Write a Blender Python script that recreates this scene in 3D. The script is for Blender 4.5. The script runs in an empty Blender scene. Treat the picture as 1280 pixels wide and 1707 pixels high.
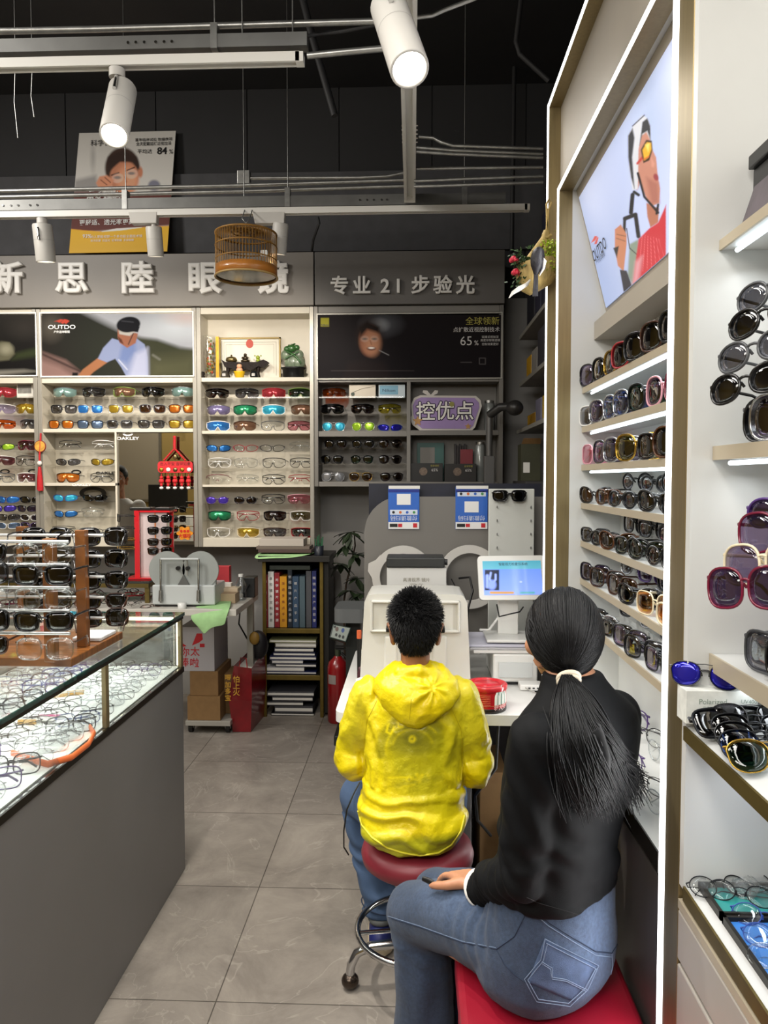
import bpy, math, random
import numpy as np
from mathutils import Vector, Matrix
from mathutils.bvhtree import BVHTree
random.seed(7)
rng = np.random.default_rng(7)
SC = bpy.context.scene
COL = SC.collection
R = math.radians
# camera
F, CX, CY, H = 1250.0, 640.0, 853.5, 1.5
YAW, PITCH = math.atan(50 / F), math.atan(56.5 / F)
cam_data = bpy.data.cameras.new('camera')
cam = bpy.data.objects.new('camera', cam_data)
COL.objects.link(cam)
cam_data.sensor_fit = 'VERTICAL'
cam_data.sensor_height = 36
cam_data.lens = F / 1707 * 36
cam_data.clip_start = 0.02
cam.location = (0, 0, H)
cam.rotation_euler = (math.pi / 2 - PITCH, 0, YAW)
SC.camera = cam
CR = np.array(cam.rotation_euler.to_matrix())
# world, exposure
w = bpy.data.worlds.new('world')
SC.world = w
w.use_nodes = True
w.node_tree.nodes['Background'].inputs[0].default_value = (.8, .87, 1, 1)
w.node_tree.nodes['Background'].inputs[1].default_value = 0.10
vs = SC.view_settings
vs.view_transform = 'Standard'
vs.look = 'None'
vs.gamma = 1
vs.use_curve_mapping = False
vs.exposure = 0.0
SC.cycles.use_denoising = True
SC.cycles.max_bounces = 8
SC.cycles.transparent_max_bounces = 24
SC.cycles.sample_clamp_indirect = 4
SC.cycles.caustics_reflective = False
SC.cycles.caustics_refractive = False
def area(name, loc, size, power, target=None, color=(1, .96, .9), size_y=None, spread=180):
	l = bpy.data.lights.new(name, 'AREA')
	l.energy = power
	l.color = color
	l.spread = R(spread)
	l.size = size
	if size_y:
		l.shape = 'RECTANGLE'
		l.size_y = size_y
	o = bpy.data.objects.new(name, l)
	COL.objects.link(o)
	o.location = loc
	d = Vector(target) - Vector(loc) if target is not None else Vector((0, 0, -1))
	o.rotation_euler = d.to_track_quat('-Z', 'Y').to_euler()
	return o
def spot(name, loc, target, power, angle=50, blend=.6, color=(1, .94, .85), radius=.035):
	l = bpy.data.lights.new(name, 'SPOT')
	l.energy = power
	l.color = color
	l.spot_size = R(angle)
	l.spot_blend = blend
	l.shadow_soft_size = radius
	o = bpy.data.objects.new(name, l)
	COL.objects.link(o)
	o.location = loc
	o.rotation_euler = (Vector(target) - Vector(loc)).to_track_quat('-Z', 'Y').to_euler()
	return o
# soft fill lights added overhead and behind the camera, no fixtures built
area('fill_light_aisle', (-.45, .2, 3.0), .5, 46, size_y=2.6)
area('fill_light_counter', (-1.9, 1.5, 3.3), .6, 26, size_y=2.2)
area('fill_light_shop', (-1.2, -.9, 2.7), 2.2, 46, (-.2, 2.2, .9), size_y=.5)
area('fill_light_staff_side', (-3.1, 2.3, 3.4), .5, 75, (-2.6, 3.2, 1.2), size_y=1.2)
area('fill_light_khaki_wall', (-3.6, -.4, 3.4), .5, 60, (-3.9, -1.9, 1.4), size_y=1.2)
area('fill_light_desk', (.1, 2.75, 2.75), .25, 5, size_y=.6)
# pixel -> world
def ray(px, py):
	return CR @ np.array(((px - CX) / F, -(py - CY) / F, -1.0))
def onY(px, py, Y):
	d = ray(px, py)
	return Vector(d * (Y / d[1])) + Vector((0, 0, H))
def onX(px, py, X):
	d = ray(px, py)
	return Vector(d * (X / d[0])) + Vector((0, 0, H))
def onZ(px, py, Z):
	d = ray(px, py)
	return Vector(d * ((Z - H) / d[2])) + Vector((0, 0, H))
def proj(P):
	P = np.asarray(P, float) - np.array((0, 0, H))
	c = P @ CR
	return CX + F * c[..., 0] / -c[..., 2], CY - F * c[..., 1] / -c[..., 2]
# colours, materials
def C(h):
	if not isinstance(h, str):
		return tuple(h)[:3]
	h = h.lstrip('#')
	v = [int(h[i:i + 2], 16) / 255 for i in (0, 2, 4)]
	return tuple(x / 12.92 if x <= .04045 else ((x + .055) / 1.055) ** 2.4 for x in v)
MATS = {}
def M(name, col='#808080', rough=.5, metal=0.0, em=0.0, emcol=None, var=0.0, vscale=12, bump=0.0, bscale=60,
	  trans=0.0, coat=0.0, sheen=0.0, stretch=None, attr=None, spec=.5, detail=3):
	if name in MATS:
		return MATS[name]
	m = bpy.data.materials.new(name)
	m.use_nodes = True
	nt = m.node_tree
	b = nt.nodes['Principled BSDF']
	c = C(col)
	b.inputs['Base Color'].default_value = (*c, 1)
	b.inputs['Roughness'].default_value = rough
	b.inputs['Metallic'].default_value = metal
	b.inputs['Specular IOR Level'].default_value = spec
	b.inputs['Coat Weight'].default_value = coat
	b.inputs['Sheen Weight'].default_value = sheen
	b.inputs['Transmission Weight'].default_value = trans
	if em:
		b.inputs['Emission Color'].default_value = (*C(emcol or col), 1)
		b.inputs['Emission Strength'].default_value = em
	if attr:
		a = nt.nodes.new('ShaderNodeAttribute')
		a.attribute_name = attr
		nt.links.new(a.outputs['Color'], b.inputs['Base Color'])
		if em:
			nt.links.new(a.outputs['Color'], b.inputs['Emission Color'])
	if var or bump:
		tc = nt.nodes.new('ShaderNodeTexCoord')
		mp = nt.nodes.new('ShaderNodeMapping')
		nt.links.new(tc.outputs['Object'], mp.inputs[0])
		if stretch:
			mp.inputs['Scale'].default_value = stretch
		if var:
			n = nt.nodes.new('ShaderNodeTexNoise')
			n.inputs['Scale'].default_value = vscale
			n.inputs['Detail'].default_value = detail
			nt.links.new(mp.outputs[0], n.inputs['Vector'])
			mix = nt.nodes.new('ShaderNodeMix')
			mix.data_type = 'RGBA'
			mix.blend_type = 'MULTIPLY'
			mix.inputs['Factor'].default_value = 1
			rp = nt.nodes.new('ShaderNodeMapRange')
			rp.inputs['From Min'].default_value = .3
			rp.inputs['From Max'].default_value = .7
			rp.inputs['To Min'].default_value = 1 - var
			rp.inputs['To Max'].default_value = 1 + var
			nt.links.new(n.outputs['Fac'], rp.inputs['Value'])
			nt.links.new(rp.outputs[0], mix.inputs[7])
			if attr:
				nt.links.new(a.outputs['Color'], mix.inputs[6])
			else:
				mix.inputs[6].default_value = (*c, 1)
			nt.links.new(mix.outputs[2], b.inputs['Base Color'])
		if bump:
			n2 = nt.nodes.new('ShaderNodeTexNoise')
			n2.inputs['Scale'].default_value = bscale
			n2.inputs['Detail'].default_value = 4
			nt.links.new(mp.outputs[0], n2.inputs['Vector'])
			bp = nt.nodes.new('ShaderNodeBump')
			bp.inputs['Strength'].default_value = bump
			bp.inputs['Distance'].default_value = .01
			nt.links.new(n2.outputs['Fac'], bp.inputs['Height'])
			nt.links.new(bp.outputs[0], b.inputs['Normal'])
	MATS[name] = m
	return m
def GL(name, col=(1, 1, 1), refl=.5, rough=.02, tint=(1, 1, 1), base=.04):
	"""clear or tinted pane: see-through colour plus a fresnel reflection"""
	if name in MATS:
		return MATS[name]
	m = bpy.data.materials.new(name)
	m.use_nodes = True
	nt = m.node_tree
	nt.nodes.clear()
	out = nt.nodes.new('ShaderNodeOutputMaterial')
	mix = nt.nodes.new('ShaderNodeMixShader')
	tr = nt.nodes.new('ShaderNodeBsdfTransparent')
	gl = nt.nodes.new('ShaderNodeBsdfGlossy')
	lw = nt.nodes.new('ShaderNodeLayerWeight')
	mr = nt.nodes.new('ShaderNodeMapRange')
	tr.inputs[0].default_value = (*C(col), 1)
	gl.inputs[0].default_value = (*C(tint), 1)
	gl.inputs['Roughness'].default_value = rough
	lw.inputs[0].default_value = .35
	mr.inputs['To Min'].default_value = base
	mr.inputs['To Max'].default_value = refl
	nt.links.new(lw.outputs['Facing'], mr.inputs['Value'])
	nt.links.new(mr.outputs[0], mix.inputs[0])
	nt.links.new(tr.outputs[0], mix.inputs[1])
	nt.links.new(gl.outputs[0], mix.inputs[2])
	nt.links.new(mix.outputs[0], out.inputs[0])
	MATS[name] = m
	return m
# mesh building
def tag(o, label, cat, group=None, kind=None):
	o['label'] = label
	o['category'] = cat
	if group:
		o['group'] = group
	if kind:
		o['kind'] = kind
	return o
def thing(name, label, cat, loc=(0, 0, 0), group=None, rotz=0):
	o = bpy.data.objects.new(name, None)
	COL.objects.link(o)
	o.empty_display_size = .05
	o.location = loc
	o.rotation_euler = (0, 0, rotz)
	return tag(o, label, cat, group)
def org(o):
	v = Vector((0, 0, 0))
	while o is not None:
		v += Vector(o.location)
		o = o.parent
	return v
TXT = {}
def text_data(s, size, off):
	key = (s, round(size, 4), round(off, 5))
	if key not in TXT:
		cu = bpy.data.curves.new('t', 'FONT')
		cu.body = s
		cu.size = size
		cu.offset = off
		cu.align_x = 'CENTER'
		cu.align_y = 'CENTER'
		cu.resolution_u = 3
		ob = bpy.data.objects.new('t', cu)
		me = ob.to_mesh()
		vv = [tuple(v.co) for v in me.vertices]
		ff = [tuple(p.vertices) for p in me.polygons]
		ob.to_mesh_clear()
		bpy.data.objects.remove(ob)
		TXT[key] = (vv, ff)
	return TXT[key]
class MB:
	def __init__(s, X=None):
		s.v, s.f, s.m, s.s = [], [], [], []
		s.X = X
	def add(s, vv, ff, mi=0, smooth=False):
		n = len(s.v)
		if s.X is not None:
			vv = [s.X @ Vector(a) for a in vv]
		s.v += [tuple(a) for a in vv]
		s.f += [tuple(i + n for i in f) for f in ff]
		s.m += [mi] * len(ff)
		s.s += [smooth] * len(ff)
		return s
	def box(s, x0, x1, y0, y1, z0, z1, mi=0):
		v = [(x, y, z) for z in (z0, z1) for y in (y0, y1) for x in (x0, x1)]
		return s.add(v, [(0, 2, 3, 1), (4, 5, 7, 6), (0, 1, 5, 4), (2, 6, 7, 3), (0, 4, 6, 2), (1, 3, 7, 5)], mi)
	def hexa(s, bot, top, mi=0):
		"""box from 4 bottom and 4 top corners, each ring counter-clockwise from above"""
		v = list(bot) + list(top)
		return s.add(v, [(3, 2, 1, 0), (4, 5, 6, 7), (0, 1, 5, 4), (1, 2, 6, 5), (2, 3, 7, 6), (3, 0, 4, 7)], mi)
	def rings(s, rings, mi=0, smooth=True, caps=True, closed=False):
		n = len(rings[0])
		v = [p for r in rings for p in r]
		f = []
		K = len(rings)
		for k in range(K if closed else K - 1):
			a, b = k * n, ((k + 1) % K) * n
			for i in range(n):
				j = (i + 1) % n
				f.append((a + i, a + j, b + j, b + i))
		s.add(v, f, mi, smooth)
		if caps and not closed:
			s.add(list(rings[0]), [tuple(range(n))[::-1]], mi, False)
			s.add(list(rings[-1]), [tuple(range(n))], mi, False)
		return s
	def tube(s, pts, r, n=8, mi=0, closed=False, caps=True, flat=1.0, ref=None, smooth=True):
		pts = [Vector(p) for p in pts]
		K = len(pts)
		rr = r if isinstance(r, (list, tuple)) else [r] * K
		rings = []
		u = None
		for k in range(K):
			if closed:
				t = pts[(k + 1) % K] - pts[k - 1]
			else:
				t = pts[min(k + 1, K - 1)] - pts[max(k - 1, 0)]
			if t.length < 1e-9:
				t = Vector((0, 0, 1))
			t.normalize()
			if u is None:
				a = Vector(ref) if ref else (Vector((0, 0, 1)) if abs(t.z) < .9 else Vector((1, 0, 0)))
				u = a
			u = (u - t * u.dot(t))
			if u.length < 1e-6:
				u = t.orthogonal()
			u.normalize()
			v = t.cross(u)
			rings.append([tuple(pts[k] + (u * math.cos(2 * math.pi * i / n) + v * math.sin(2 * math.pi * i / n) * flat) * rr[k]) for i in range(n)])
		return s.rings(rings, mi, smooth, caps, closed)
	def cyl(s, p0, p1, r, n=16, mi=0, r2=None, smooth=True):
		return s.tube([p0, p1], [r, r if r2 is None else r2], n, mi, smooth=smooth)
	def lathe(s, prof, c=(0, 0, 0), n=24, mi=0, sx=1, sy=1, smooth=True, caps=True):
		rings = [[(c[0] + max(r, 1e-5) * math.cos(2 * math.pi * i / n) * sx, c[1] + max(r, 1e-5) * math.sin(2 * math.pi * i / n) * sy, c[2] + z) for i in range(n)] for r, z in prof]
		return s.rings(rings, mi, smooth, caps)
	def ball(s, c, r, nu=16, nv=10, mi=0):
		rx, ry, rz = (r, r, r) if not isinstance(r, (tuple, list)) else r
		rings = []
		for k in range(nv + 1):
			a = -math.pi / 2 + math.pi * k / nv
			q = max(math.cos(a), 1e-4)
			rings.append([(c[0] + rx * q * math.cos(2 * math.pi * i / nu), c[1] + ry * q * math.sin(2 * math.pi * i / nu), c[2] + rz * math.sin(a)) for i in range(nu)])
		return s.rings(rings, mi, True, True)
	def ext(s, poly, o, ux, uy, d, mi=0, smooth=False):
		"""2-D outline in the plane o+ux,uy pushed along vector d"""
		o, ux, uy, d = Vector(o), Vector(ux), Vector(uy), Vector(d)
		a = [o + ux * p[0] + uy * p[1] for p in poly]
		n = len(a)
		ar = sum(poly[i][0] * poly[(i + 1) % n][1] - poly[(i + 1) % n][0] * poly[i][1] for i in range(n))
		if (ar > 0) != (ux.cross(uy).dot(d) > 0):
			a = a[::-1]
		v = a + [p + d for p in a]
		s.add(v, [tuple(range(n))[::-1], tuple(range(n, 2 * n))], mi, False)
		s.add(v, [(i, (i + 1) % n, n + (i + 1) % n, n + i) for i in range(n)], mi, smooth)
		return s
	def text(s, string, o, ux, uy, size, d=.001, bold=0.0, mi=0, sx=1.0):
		vv, ff = text_data(string, 1.0, bold)
		o, ux, uy = Vector(o), Vector(ux).normalized(), Vector(uy).normalized()
		nrm = ux.cross(uy)
		P = [o + ux * (x * size * sx) + uy * (y * size) + nrm * d for x, y, z in vv]
		n = len(P)
		s.add(P, ff, mi)
		if d > .002:  # solid letters get sides
			cnt = {}
			for f in ff:
				for i in range(len(f)):
					e = (f[i], f[(i + 1) % len(f)])
					cnt[e] = cnt.get(e, 0) + 1
			B = [p - nrm * d for p in P]
			s.add(P + B, [(e[1], e[0], n + e[0], n + e[1]) for e in cnt if (e[1], e[0]) not in cnt], mi)
		return s
	def fat_text(s, ch, o, ux, uy, size, fat, sx=1.0):
		key = (ch, 'fat', fat)
		if key not in TXT:
			cu = bpy.data.curves.new('t', 'FONT')
			cu.body = ch
			cu.align_x = cu.align_y = 'CENTER'
			cu.extrude = .035
			cu.bevel_depth = fat
			cu.bevel_resolution = 1
			cu.resolution_u = 3
			ob = bpy.data.objects.new('t', cu)
			me = ob.to_mesh()
			TXT[key] = ([tuple(v.co) for v in me.vertices], [tuple(p.vertices) for p in me.polygons])
			ob.to_mesh_clear()
			bpy.data.objects.remove(ob)
		vv, ff = TXT[key]
		o, ux, uy = Vector(o), Vector(ux), Vector(uy)
		nrm = ux.cross(uy)
		return s.add([o + ux * (x * size * sx) + uy * (y * size) + nrm * (z * size) for x, y, z in vv], ff)
	def build(s, name, mats, parent=None, bevel=0, seg=2, sub=0, auto=True):
		me = bpy.data.meshes.new(name)
		if parent is not None:
			o0 = org(parent)
		else:
			A = np.array(s.v)
			lo, hi = A.min(0), A.max(0)
			o0 = Vector(((lo[0] + hi[0]) / 2, (lo[1] + hi[1]) / 2, lo[2]))
		me.from_pydata([(x - o0.x, y - o0.y, z - o0.z) for x, y, z in s.v], [], s.f)
		for m in (mats if isinstance(mats, (list, tuple)) else [mats]):
			me.materials.append(m)
		me.polygons.foreach_set('material_index', s.m)
		me.polygons.foreach_set('use_smooth', s.s)
		me.update()
		o = bpy.data.objects.new(name, me)
		COL.objects.link(o)
		if parent is not None:
			o.parent = parent
		else:
			o.location = o0
		if bevel:
			b = o.modifiers.new('bevel', 'BEVEL')
			b.width = bevel
			b.segments = seg
			b.limit_method = 'ANGLE'
			b.angle_limit = R(50)
		if sub:
			q = o.modifiers.new('sub', 'SUBSURF')
			q.levels = q.render_levels = sub
		return o
def struct(o):
	o['kind'] = 'structure'
	return o
def rrect(x0, y0, x1, y1, r, n=5):
	out = []
	for cx, cy, a0 in ((x1 - r, y0 + r, -90), (x1 - r, y1 - r, 0), (x0 + r, y1 - r, 90), (x0 + r, y0 + r, 180)):
		for k in range(n + 1):
			a = R(a0 + 90 * k / n)
			out.append((cx + r * math.cos(a), cy + r * math.sin(a)))
	return out
def ell(cx, cy, rx, ry, n=28):
	return [(cx + rx * math.cos(2 * math.pi * k / n), cy + ry * math.sin(2 * math.pi * k / n)) for k in range(n)]
# printed pictures
class Pic:
	"""a printed picture: a fine grid of points on a flat board, coloured as the print is"""
	def __init__(s, P00, P10, P01, nx, ny):
		P00, P10, P01 = map(np.array, (P00, P10, P01))
		U, V = np.meshgrid(np.linspace(0, 1, nx), np.linspace(0, 1, ny))
		s.P = P00 + U[..., None] * (P10 - P00) + V[..., None] * (P01 - P00)
		s.px, s.py = proj(s.P)
		s.u, s.v = U, V
		s.nx, s.ny = nx, ny
		s.img = np.zeros((ny, nx, 3))
		s.nrm = np.cross(P10 - P00, P00 - P01)
		s.nrm = s.nrm / np.linalg.norm(s.nrm)
	def fill(s, c):
		s.img[:] = C(c)
		return s
	def mixin(s, mask, c, a=1.0):
		mk = (np.clip(mask, 0, 1) * a)[..., None]
		s.img = s.img * (1 - mk) + np.array(C(c)) * mk
		return s
	def grad(s, stops, axis='v', a=1.0, lo=0., hi=1.):
		t = s.v if axis == 'v' else s.u
		xs = [k for k, _ in stops]
		cs = np.array([C(c) for _, c in stops])
		g = np.stack([np.interp(t, xs, cs[:, i]) for i in range(3)], -1)
		mk = ((t >= lo) & (t <= hi))[..., None] * a
		s.img = s.img * (1 - mk) + g * mk
		return s
	def poly(s, pts, c, blur=.8, a=1.0):
		pts = np.array(pts, float)
		x, y = s.px, s.py
		d = np.full(x.shape, 1e9)
		ins = np.zeros(x.shape, bool)
		n = len(pts)
		for i in range(n):
			p, q = pts[i], pts[(i + 1) % n]
			e = q - p
			L = max(e @ e, 1e-9)
			t = np.clip(((x - p[0]) * e[0] + (y - p[1]) * e[1]) / L, 0, 1)
			d = np.minimum(d, np.hypot(x - p[0] - t * e[0], y - p[1] - t * e[1]))
			cond = (p[1] > y) != (q[1] > y)
			with np.errstate(divide='ignore', invalid='ignore'):
				xi = (q[0] - p[0]) * (y - p[1]) / (q[1] - p[1] + 1e-12) + p[0]
			ins ^= cond & (x < xi)
		sd = np.where(ins, d, -d)
		return s.mixin(.5 + sd / (2 * blur), c, a)
	def ell(s, cx, cy, rx, ry, c, blur=1.0, rot=0, a=1.0):
		q = R(rot)
		dx, dy = s.px - cx, s.py - cy
		X = dx * math.cos(q) + dy * math.sin(q)
		Y = -dx * math.sin(q) + dy * math.cos(q)
		k = np.hypot(X / rx, Y / ry)
		return s.mixin(.5 + (1 - k) * min(rx, ry) / (2 * blur), c, a)
	def line(s, pts, wd, c, blur=.6, a=1.0):
		x, y = s.px, s.py
		d = np.full(x.shape, 1e9)
		for p, q in zip(pts[:-1], pts[1:]):
			p, q = np.array(p, float), np.array(q, float)
			e = q - p
			t = np.clip(((x - p[0]) * e[0] + (y - p[1]) * e[1]) / max(e @ e, 1e-9), 0, 1)
			d = np.minimum(d, np.hypot(x - p[0] - t * e[0], y - p[1] - t * e[1]))
		return s.mixin(.5 + (wd / 2 - d) / (2 * blur), c, a)
	def noise(s, amt, fx=40, fy=10, seed=1):
		r = np.random.default_rng(seed)
		g = r.random((fy + 2, fx + 2))
		x, y = s.u * fx, s.v * fy
		i, j = x.astype(int), y.astype(int)
		fx_, fy_ = x - i, y - j
		n = g[j, i] * (1 - fx_) * (1 - fy_) + g[j, i + 1] * fx_ * (1 - fy_) + g[j + 1, i] * (1 - fx_) * fy_ + g[j + 1, i + 1] * fx_ * fy_
		s.img *= (1 + amt * (n - .5) * 2)[..., None]
		return s
	def build(s, name, parent, mat, thick=.004, edge=None):
		nx, ny = s.nx, s.ny
		o0 = np.array(org(parent))
		V = s.P.reshape(-1, 3)
		idx = np.arange(nx * ny).reshape(ny, nx)
		f = np.stack([idx[:-1, :-1], idx[1:, :-1], idx[1:, 1:], idx[:-1, 1:]], -1).reshape(-1, 4)
		back = [V[idx[0, 0]], V[idx[0, -1]], V[idx[-1, -1]], V[idx[-1, 0]]]
		B = [b - s.nrm * thick for b in back]
		nb = len(V)
		allv = np.vstack([V, B]) - o0
		c4 = [int(idx[0, 0]), int(idx[0, -1]), int(idx[-1, -1]), int(idx[-1, 0])]
		faces = [tuple(map(int, q)) for q in f] + [(nb, nb + 1, nb + 2, nb + 3)]
		bo = [list(idx[0, :]), list(idx[:, -1]), list(idx[-1, ::-1]), list(idx[::-1, 0])]
		for k in range(4):
			faces.append(tuple([int(i) for i in bo[k]]) + (nb + (k + 1) % 4, nb + k))
		me = bpy.data.meshes.new(name)
		me.from_pydata([tuple(a) for a in allv], [], faces)
		at = me.color_attributes.new('Col', 'FLOAT_COLOR', 'POINT')
		cc = np.ones((len(allv), 4), np.float32)
		cc[:nb, :3] = s.img.reshape(-1, 3)
		cc[nb:, :3] = s.img.reshape(-1, 3)[c4]
		at.data.foreach_set('color', cc.ravel())
		me.materials.append(mat)
		o = bpy.data.objects.new(name, me)
		COL.objects.link(o)
		o.parent = parent
		return o
# materials in use
white_panel = M('white_panel', '#dcdbd6', .35, var=.03, vscale=4)
cream_panel = M('cream_panel', '#cfc9bb', .45, var=.04, vscale=5)
grey_panel = M('grey_panel', '#6d6a67', .55, var=.05, vscale=6)
trim_grey = M('trim_grey', '#9a9890', .4, .3)
brass = M('brushed_brass', '#93835f', .38, .75, var=.08, vscale=20, stretch=(6, 6, .3))
brass_dark = M('dark_brass', '#6f6034', .42, .6, var=.1, vscale=30)
black_plastic = M('black_plastic', '#121212', .4)
dark_metal = M('dark_metal', '#2a2723', .4, .6)
chrome = M('chrome', '#c9c9c9', .12, 1)
steel = M('galvanised_steel', '#9a9a97', .35, .9, var=.12, vscale=40)
white_paint = M('white_paint', '#e6e4df', .35, var=.02)
white_plastic = M('white_plastic', '#e4e4e0', .3, var=.02)
black_wall = M('black_paint', '#262628', .7, var=.12, vscale=2)
LED = M('led_strip', '#ffffff', .5, em=4, emcol='#ffffff')
LED2 = M('led_tube', '#ffffff', .5, em=3, emcol='#e6f6ff')
clear_glass = GL('clear_glass', (.95, .98, .965), refl=.55)
acrylic = GL('clear_acrylic', (.97, .97, .965), refl=.35, base=.02)
glass_edge = GL('green_glass_edge', (.10, .32, .26), refl=.35, base=.08)
print_mat = M('printed_picture', rough=.45, attr='Col')
print_lit = M('backlit_picture', rough=.55, em=.16, attr='Col', spec=.06)
paper_white = M('white_paper', '#e9e7e0', .6)
card_brown = M('brown_cardboard', '#8e6d45', .75, var=.08, vscale=25)
ink_black = M('black_ink', '#141414', .5)
ink_white = M('white_ink', '#ececea', .5)
ink_red = M('red_ink', '#c8202c', .5)
ink_gold = M('gold_ink', '#d9a53a', .4)
wood = M('zebra_wood', '#7a4a20', .35, var=.35, vscale=9, stretch=(1.5, 10, 1.5), coat=.3)
# == ROOM SHELL
YF = 4.78          # front of the wall cabinets
YB = 5.10          # back wall
ZC = 4.10          # ceiling
def bx(px, Y=YF):
	return onY(px, 797, Y).x
def bz(py, Y=YF):
	return onY(430, py, Y).z
def tile_floor():
	m = bpy.data.materials.new('stone_floor_tiles')
	m.use_nodes = True
	nt = m.node_tree
	b = nt.nodes['Principled BSDF']
	N, L = nt.nodes.new, nt.links.new
	tc = N('ShaderNodeTexCoord')
	mp = N('ShaderNodeMapping')
	mp.inputs['Location'].default_value = (.565 + .603 * 20, -2.667 + .603 * 20, 0)
	L(tc.outputs['Object'], mp.inputs[0])
	br = N('ShaderNodeTexBrick')
	br.offset = 0
	br.inputs['Scale'].default_value = 1
	br.inputs['Brick Width'].default_value = .603
	br.inputs['Row Height'].default_value = .603
	br.inputs['Mortar Size'].default_value = .0022
	br.inputs['Mortar Smooth'].default_value = .3
	br.inputs['Color1'].default_value = (.9, .9, .9, 1)
	br.inputs['Color2'].default_value = (1.06, 1.05, 1.04, 1)
	br.inputs['Mortar'].default_value = (.3, .29, .28, 1)
	L(mp.outputs[0], br.inputs['Vector'])
	n1 = N('ShaderNodeTexNoise')
	n1.inputs['Scale'].default_value = 3.2
	n1.inputs['Detail'].default_value = 9
	n1.inputs['Roughness'].default_value = .72
	n1.inputs['Distortion'].default_value = .6
	L(tc.outputs['Object'], n1.inputs['Vector'])
	cr = N('ShaderNodeValToRGB')
	cr.color_ramp.elements[0].position = .3
	cr.color_ramp.elements[0].color = (*C('#7c756e'), 1)
	cr.color_ramp.elements[1].position = .72
	cr.color_ramp.elements[1].color = (*C('#a9a197'), 1)
	L(n1.outputs['Fac'], cr.inputs[0])
	n2 = N('ShaderNodeTexNoise')      # pale veins
	n2.inputs['Scale'].default_value = 2.3
	n2.inputs['Detail'].default_value = 5
	n2.inputs['Distortion'].default_value = 1.6
	L(tc.outputs['Object'], n2.inputs['Vector'])
	r2 = N('ShaderNodeValToRGB')
	e = r2.color_ramp.elements
	e[0].position, e[0].color = .492, (0, 0, 0, 1)
	e[1].position, e[1].color = .508, (0, 0, 0, 1)
	k = e.new(.5)
	k.color = (.35, .35, .35, 1)
	L(n2.outputs['Fac'], r2.inputs[0])
	mx = N('ShaderNodeMix')
	mx.data_type = 'RGBA'
	L(r2.outputs[0], mx.inputs[0])
	L(cr.outputs[0], mx.inputs[6])
	mx.inputs[7].default_value = (*C('#c2bab0'), 1)
	mu = N('ShaderNodeMix')
	mu.data_type = 'RGBA'
	mu.blend_type = 'MULTIPLY'
	mu.inputs[0].default_value = 1
	L(mx.outputs[2], mu.inputs[6])
	L(br.outputs['Color'], mu.inputs[7])
	L(mu.outputs[2], b.inputs['Base Color'])
	b.inputs['Roughness'].default_value = .42
	bp = N('ShaderNodeBump')
	bp.inputs['Strength'].default_value = .25
	bp.inputs['Distance'].default_value = .004
	L(br.outputs['Fac'], bp.inputs['Height'])
	bp.invert = True
	L(bp.outputs[0], b.inputs['Normal'])
	return m
fl = MB().box(-5, 3, -2.2, 6, -.05, 0).build('floor', tile_floor())
fl.location = (0, 0, 0)
fl.data.transform(Matrix.Translation(Vector((-1, 1.9, -.05))))
struct(fl)
struct(MB().box(-5, 3, -2.2, 6, ZC, ZC + .05).build('ceiling', black_wall))
wall_grey = M('grey_wall_paint', '#8f8d8a', .7, var=.04, vscale=3)
khaki = M('khaki_wall_panel', '#8d7742', .5, var=.05, vscale=2)
struct(MB().box(-5, 3, YB, YB + .1, 0, 2.7).build('wall_back', wall_grey))
bw = MB().box(-5, 3, YB + .02, YB + .1, 2.7, ZC)
for k in range(11):      # dark cladding sheets with narrow gaps
	x = -3.6 + k * .62
	bw.box(x, x + .612, YB + .005, YB + .02, 2.7, ZC)
struct(bw.build('wall_back_upper', black_wall))
struct(MB().box(.97, 1.07, 2.62, YB, 0, ZC).build('wall_right', black_wall))
struct(MB().box(-5.1, -5, -2.2, YB, 0, ZC).build('wall_left', khaki))
kw = MB().box(-5, 3, -2.1, -2.0, 0, ZC)
for k in range(9):
	kw.box(-4.9 + k * .9, -4.9 + k * .9 + .885, -2.0, -1.988, 0, 3.2)
struct(kw.build('wall_front', khaki))
# dull ledge and cross beam under the ceiling above the sign
MB().box(-4.9, .95, YB - .03, YB + .004, bz(420, YB - .03), bz(288, YB - .03)).build('trim_1', M('dull_grey_paint', '#47474a', .7, var=.1))['kind'] = 'structure'
# == WALL CABINETS
cab_white = M('cabinet_white', '#c8c1b1', .45, var=.02)
cab_frame = M('cabinet_frame_metal', '#97938a', .38, .45, var=.03)
cab_shaded = M('cabinet_white_shaded', '#77746f', .5, var=.03)  # darker copy of the cabinet white, standing in for the dim light
YI = YF + .165      # inner back of the display boxes
def cabinet(label, x0, x1, thick, thin, bottom, inner=cab_white, frame=cab_frame, top=512, xr=None):
	"""thick: boards (y0,y1) in the picture at the front; thin: heights of the clear ledges"""
	X0, X1 = bx(x0), bx(x1)
	t = thing('display_cabinet', label, 'cabinet', ((X0 + X1) / 2, YF, bz(bottom)))
	zt, zb = bz(top), bz(bottom)
	sw = .028
	for xa, xb in ((X0, X0 + sw), (X1 - sw, X1)):
		p = MB().box(xa + .001, xb - .001, YF, YB - .005, zb, zt).build('side_panel', inner, t, .002)
		MB().box(xa + .0015, xb - .0015, YF - .006, YF + .0005, zb, zt).build('edge_strip', frame, p, .0015)
	MB().box(X0 + sw, X1 - sw, YI, YI + .012, zb, zt).build('back_panel', inner, t)
	for a, b in thick:
		MB().box(X0 + sw, X1 - sw, YF, YI, bz(b), bz(a)).build('shelf_board', inner, t, .0015)
	xr1 = X1 - sw if xr is None else bx(xr)
	for y in thin:
		q = MB().box(X0 + sw + .002, xr1 - .002, YF + .012, YI, bz(y) - .003, bz(y))
		q.box(X0 + sw + .002, xr1 - .002, YF + .012, YF + .015, bz(y), bz(y) + .007)
		q.build('acrylic_ledge', acrylic, t)
	return t
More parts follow.
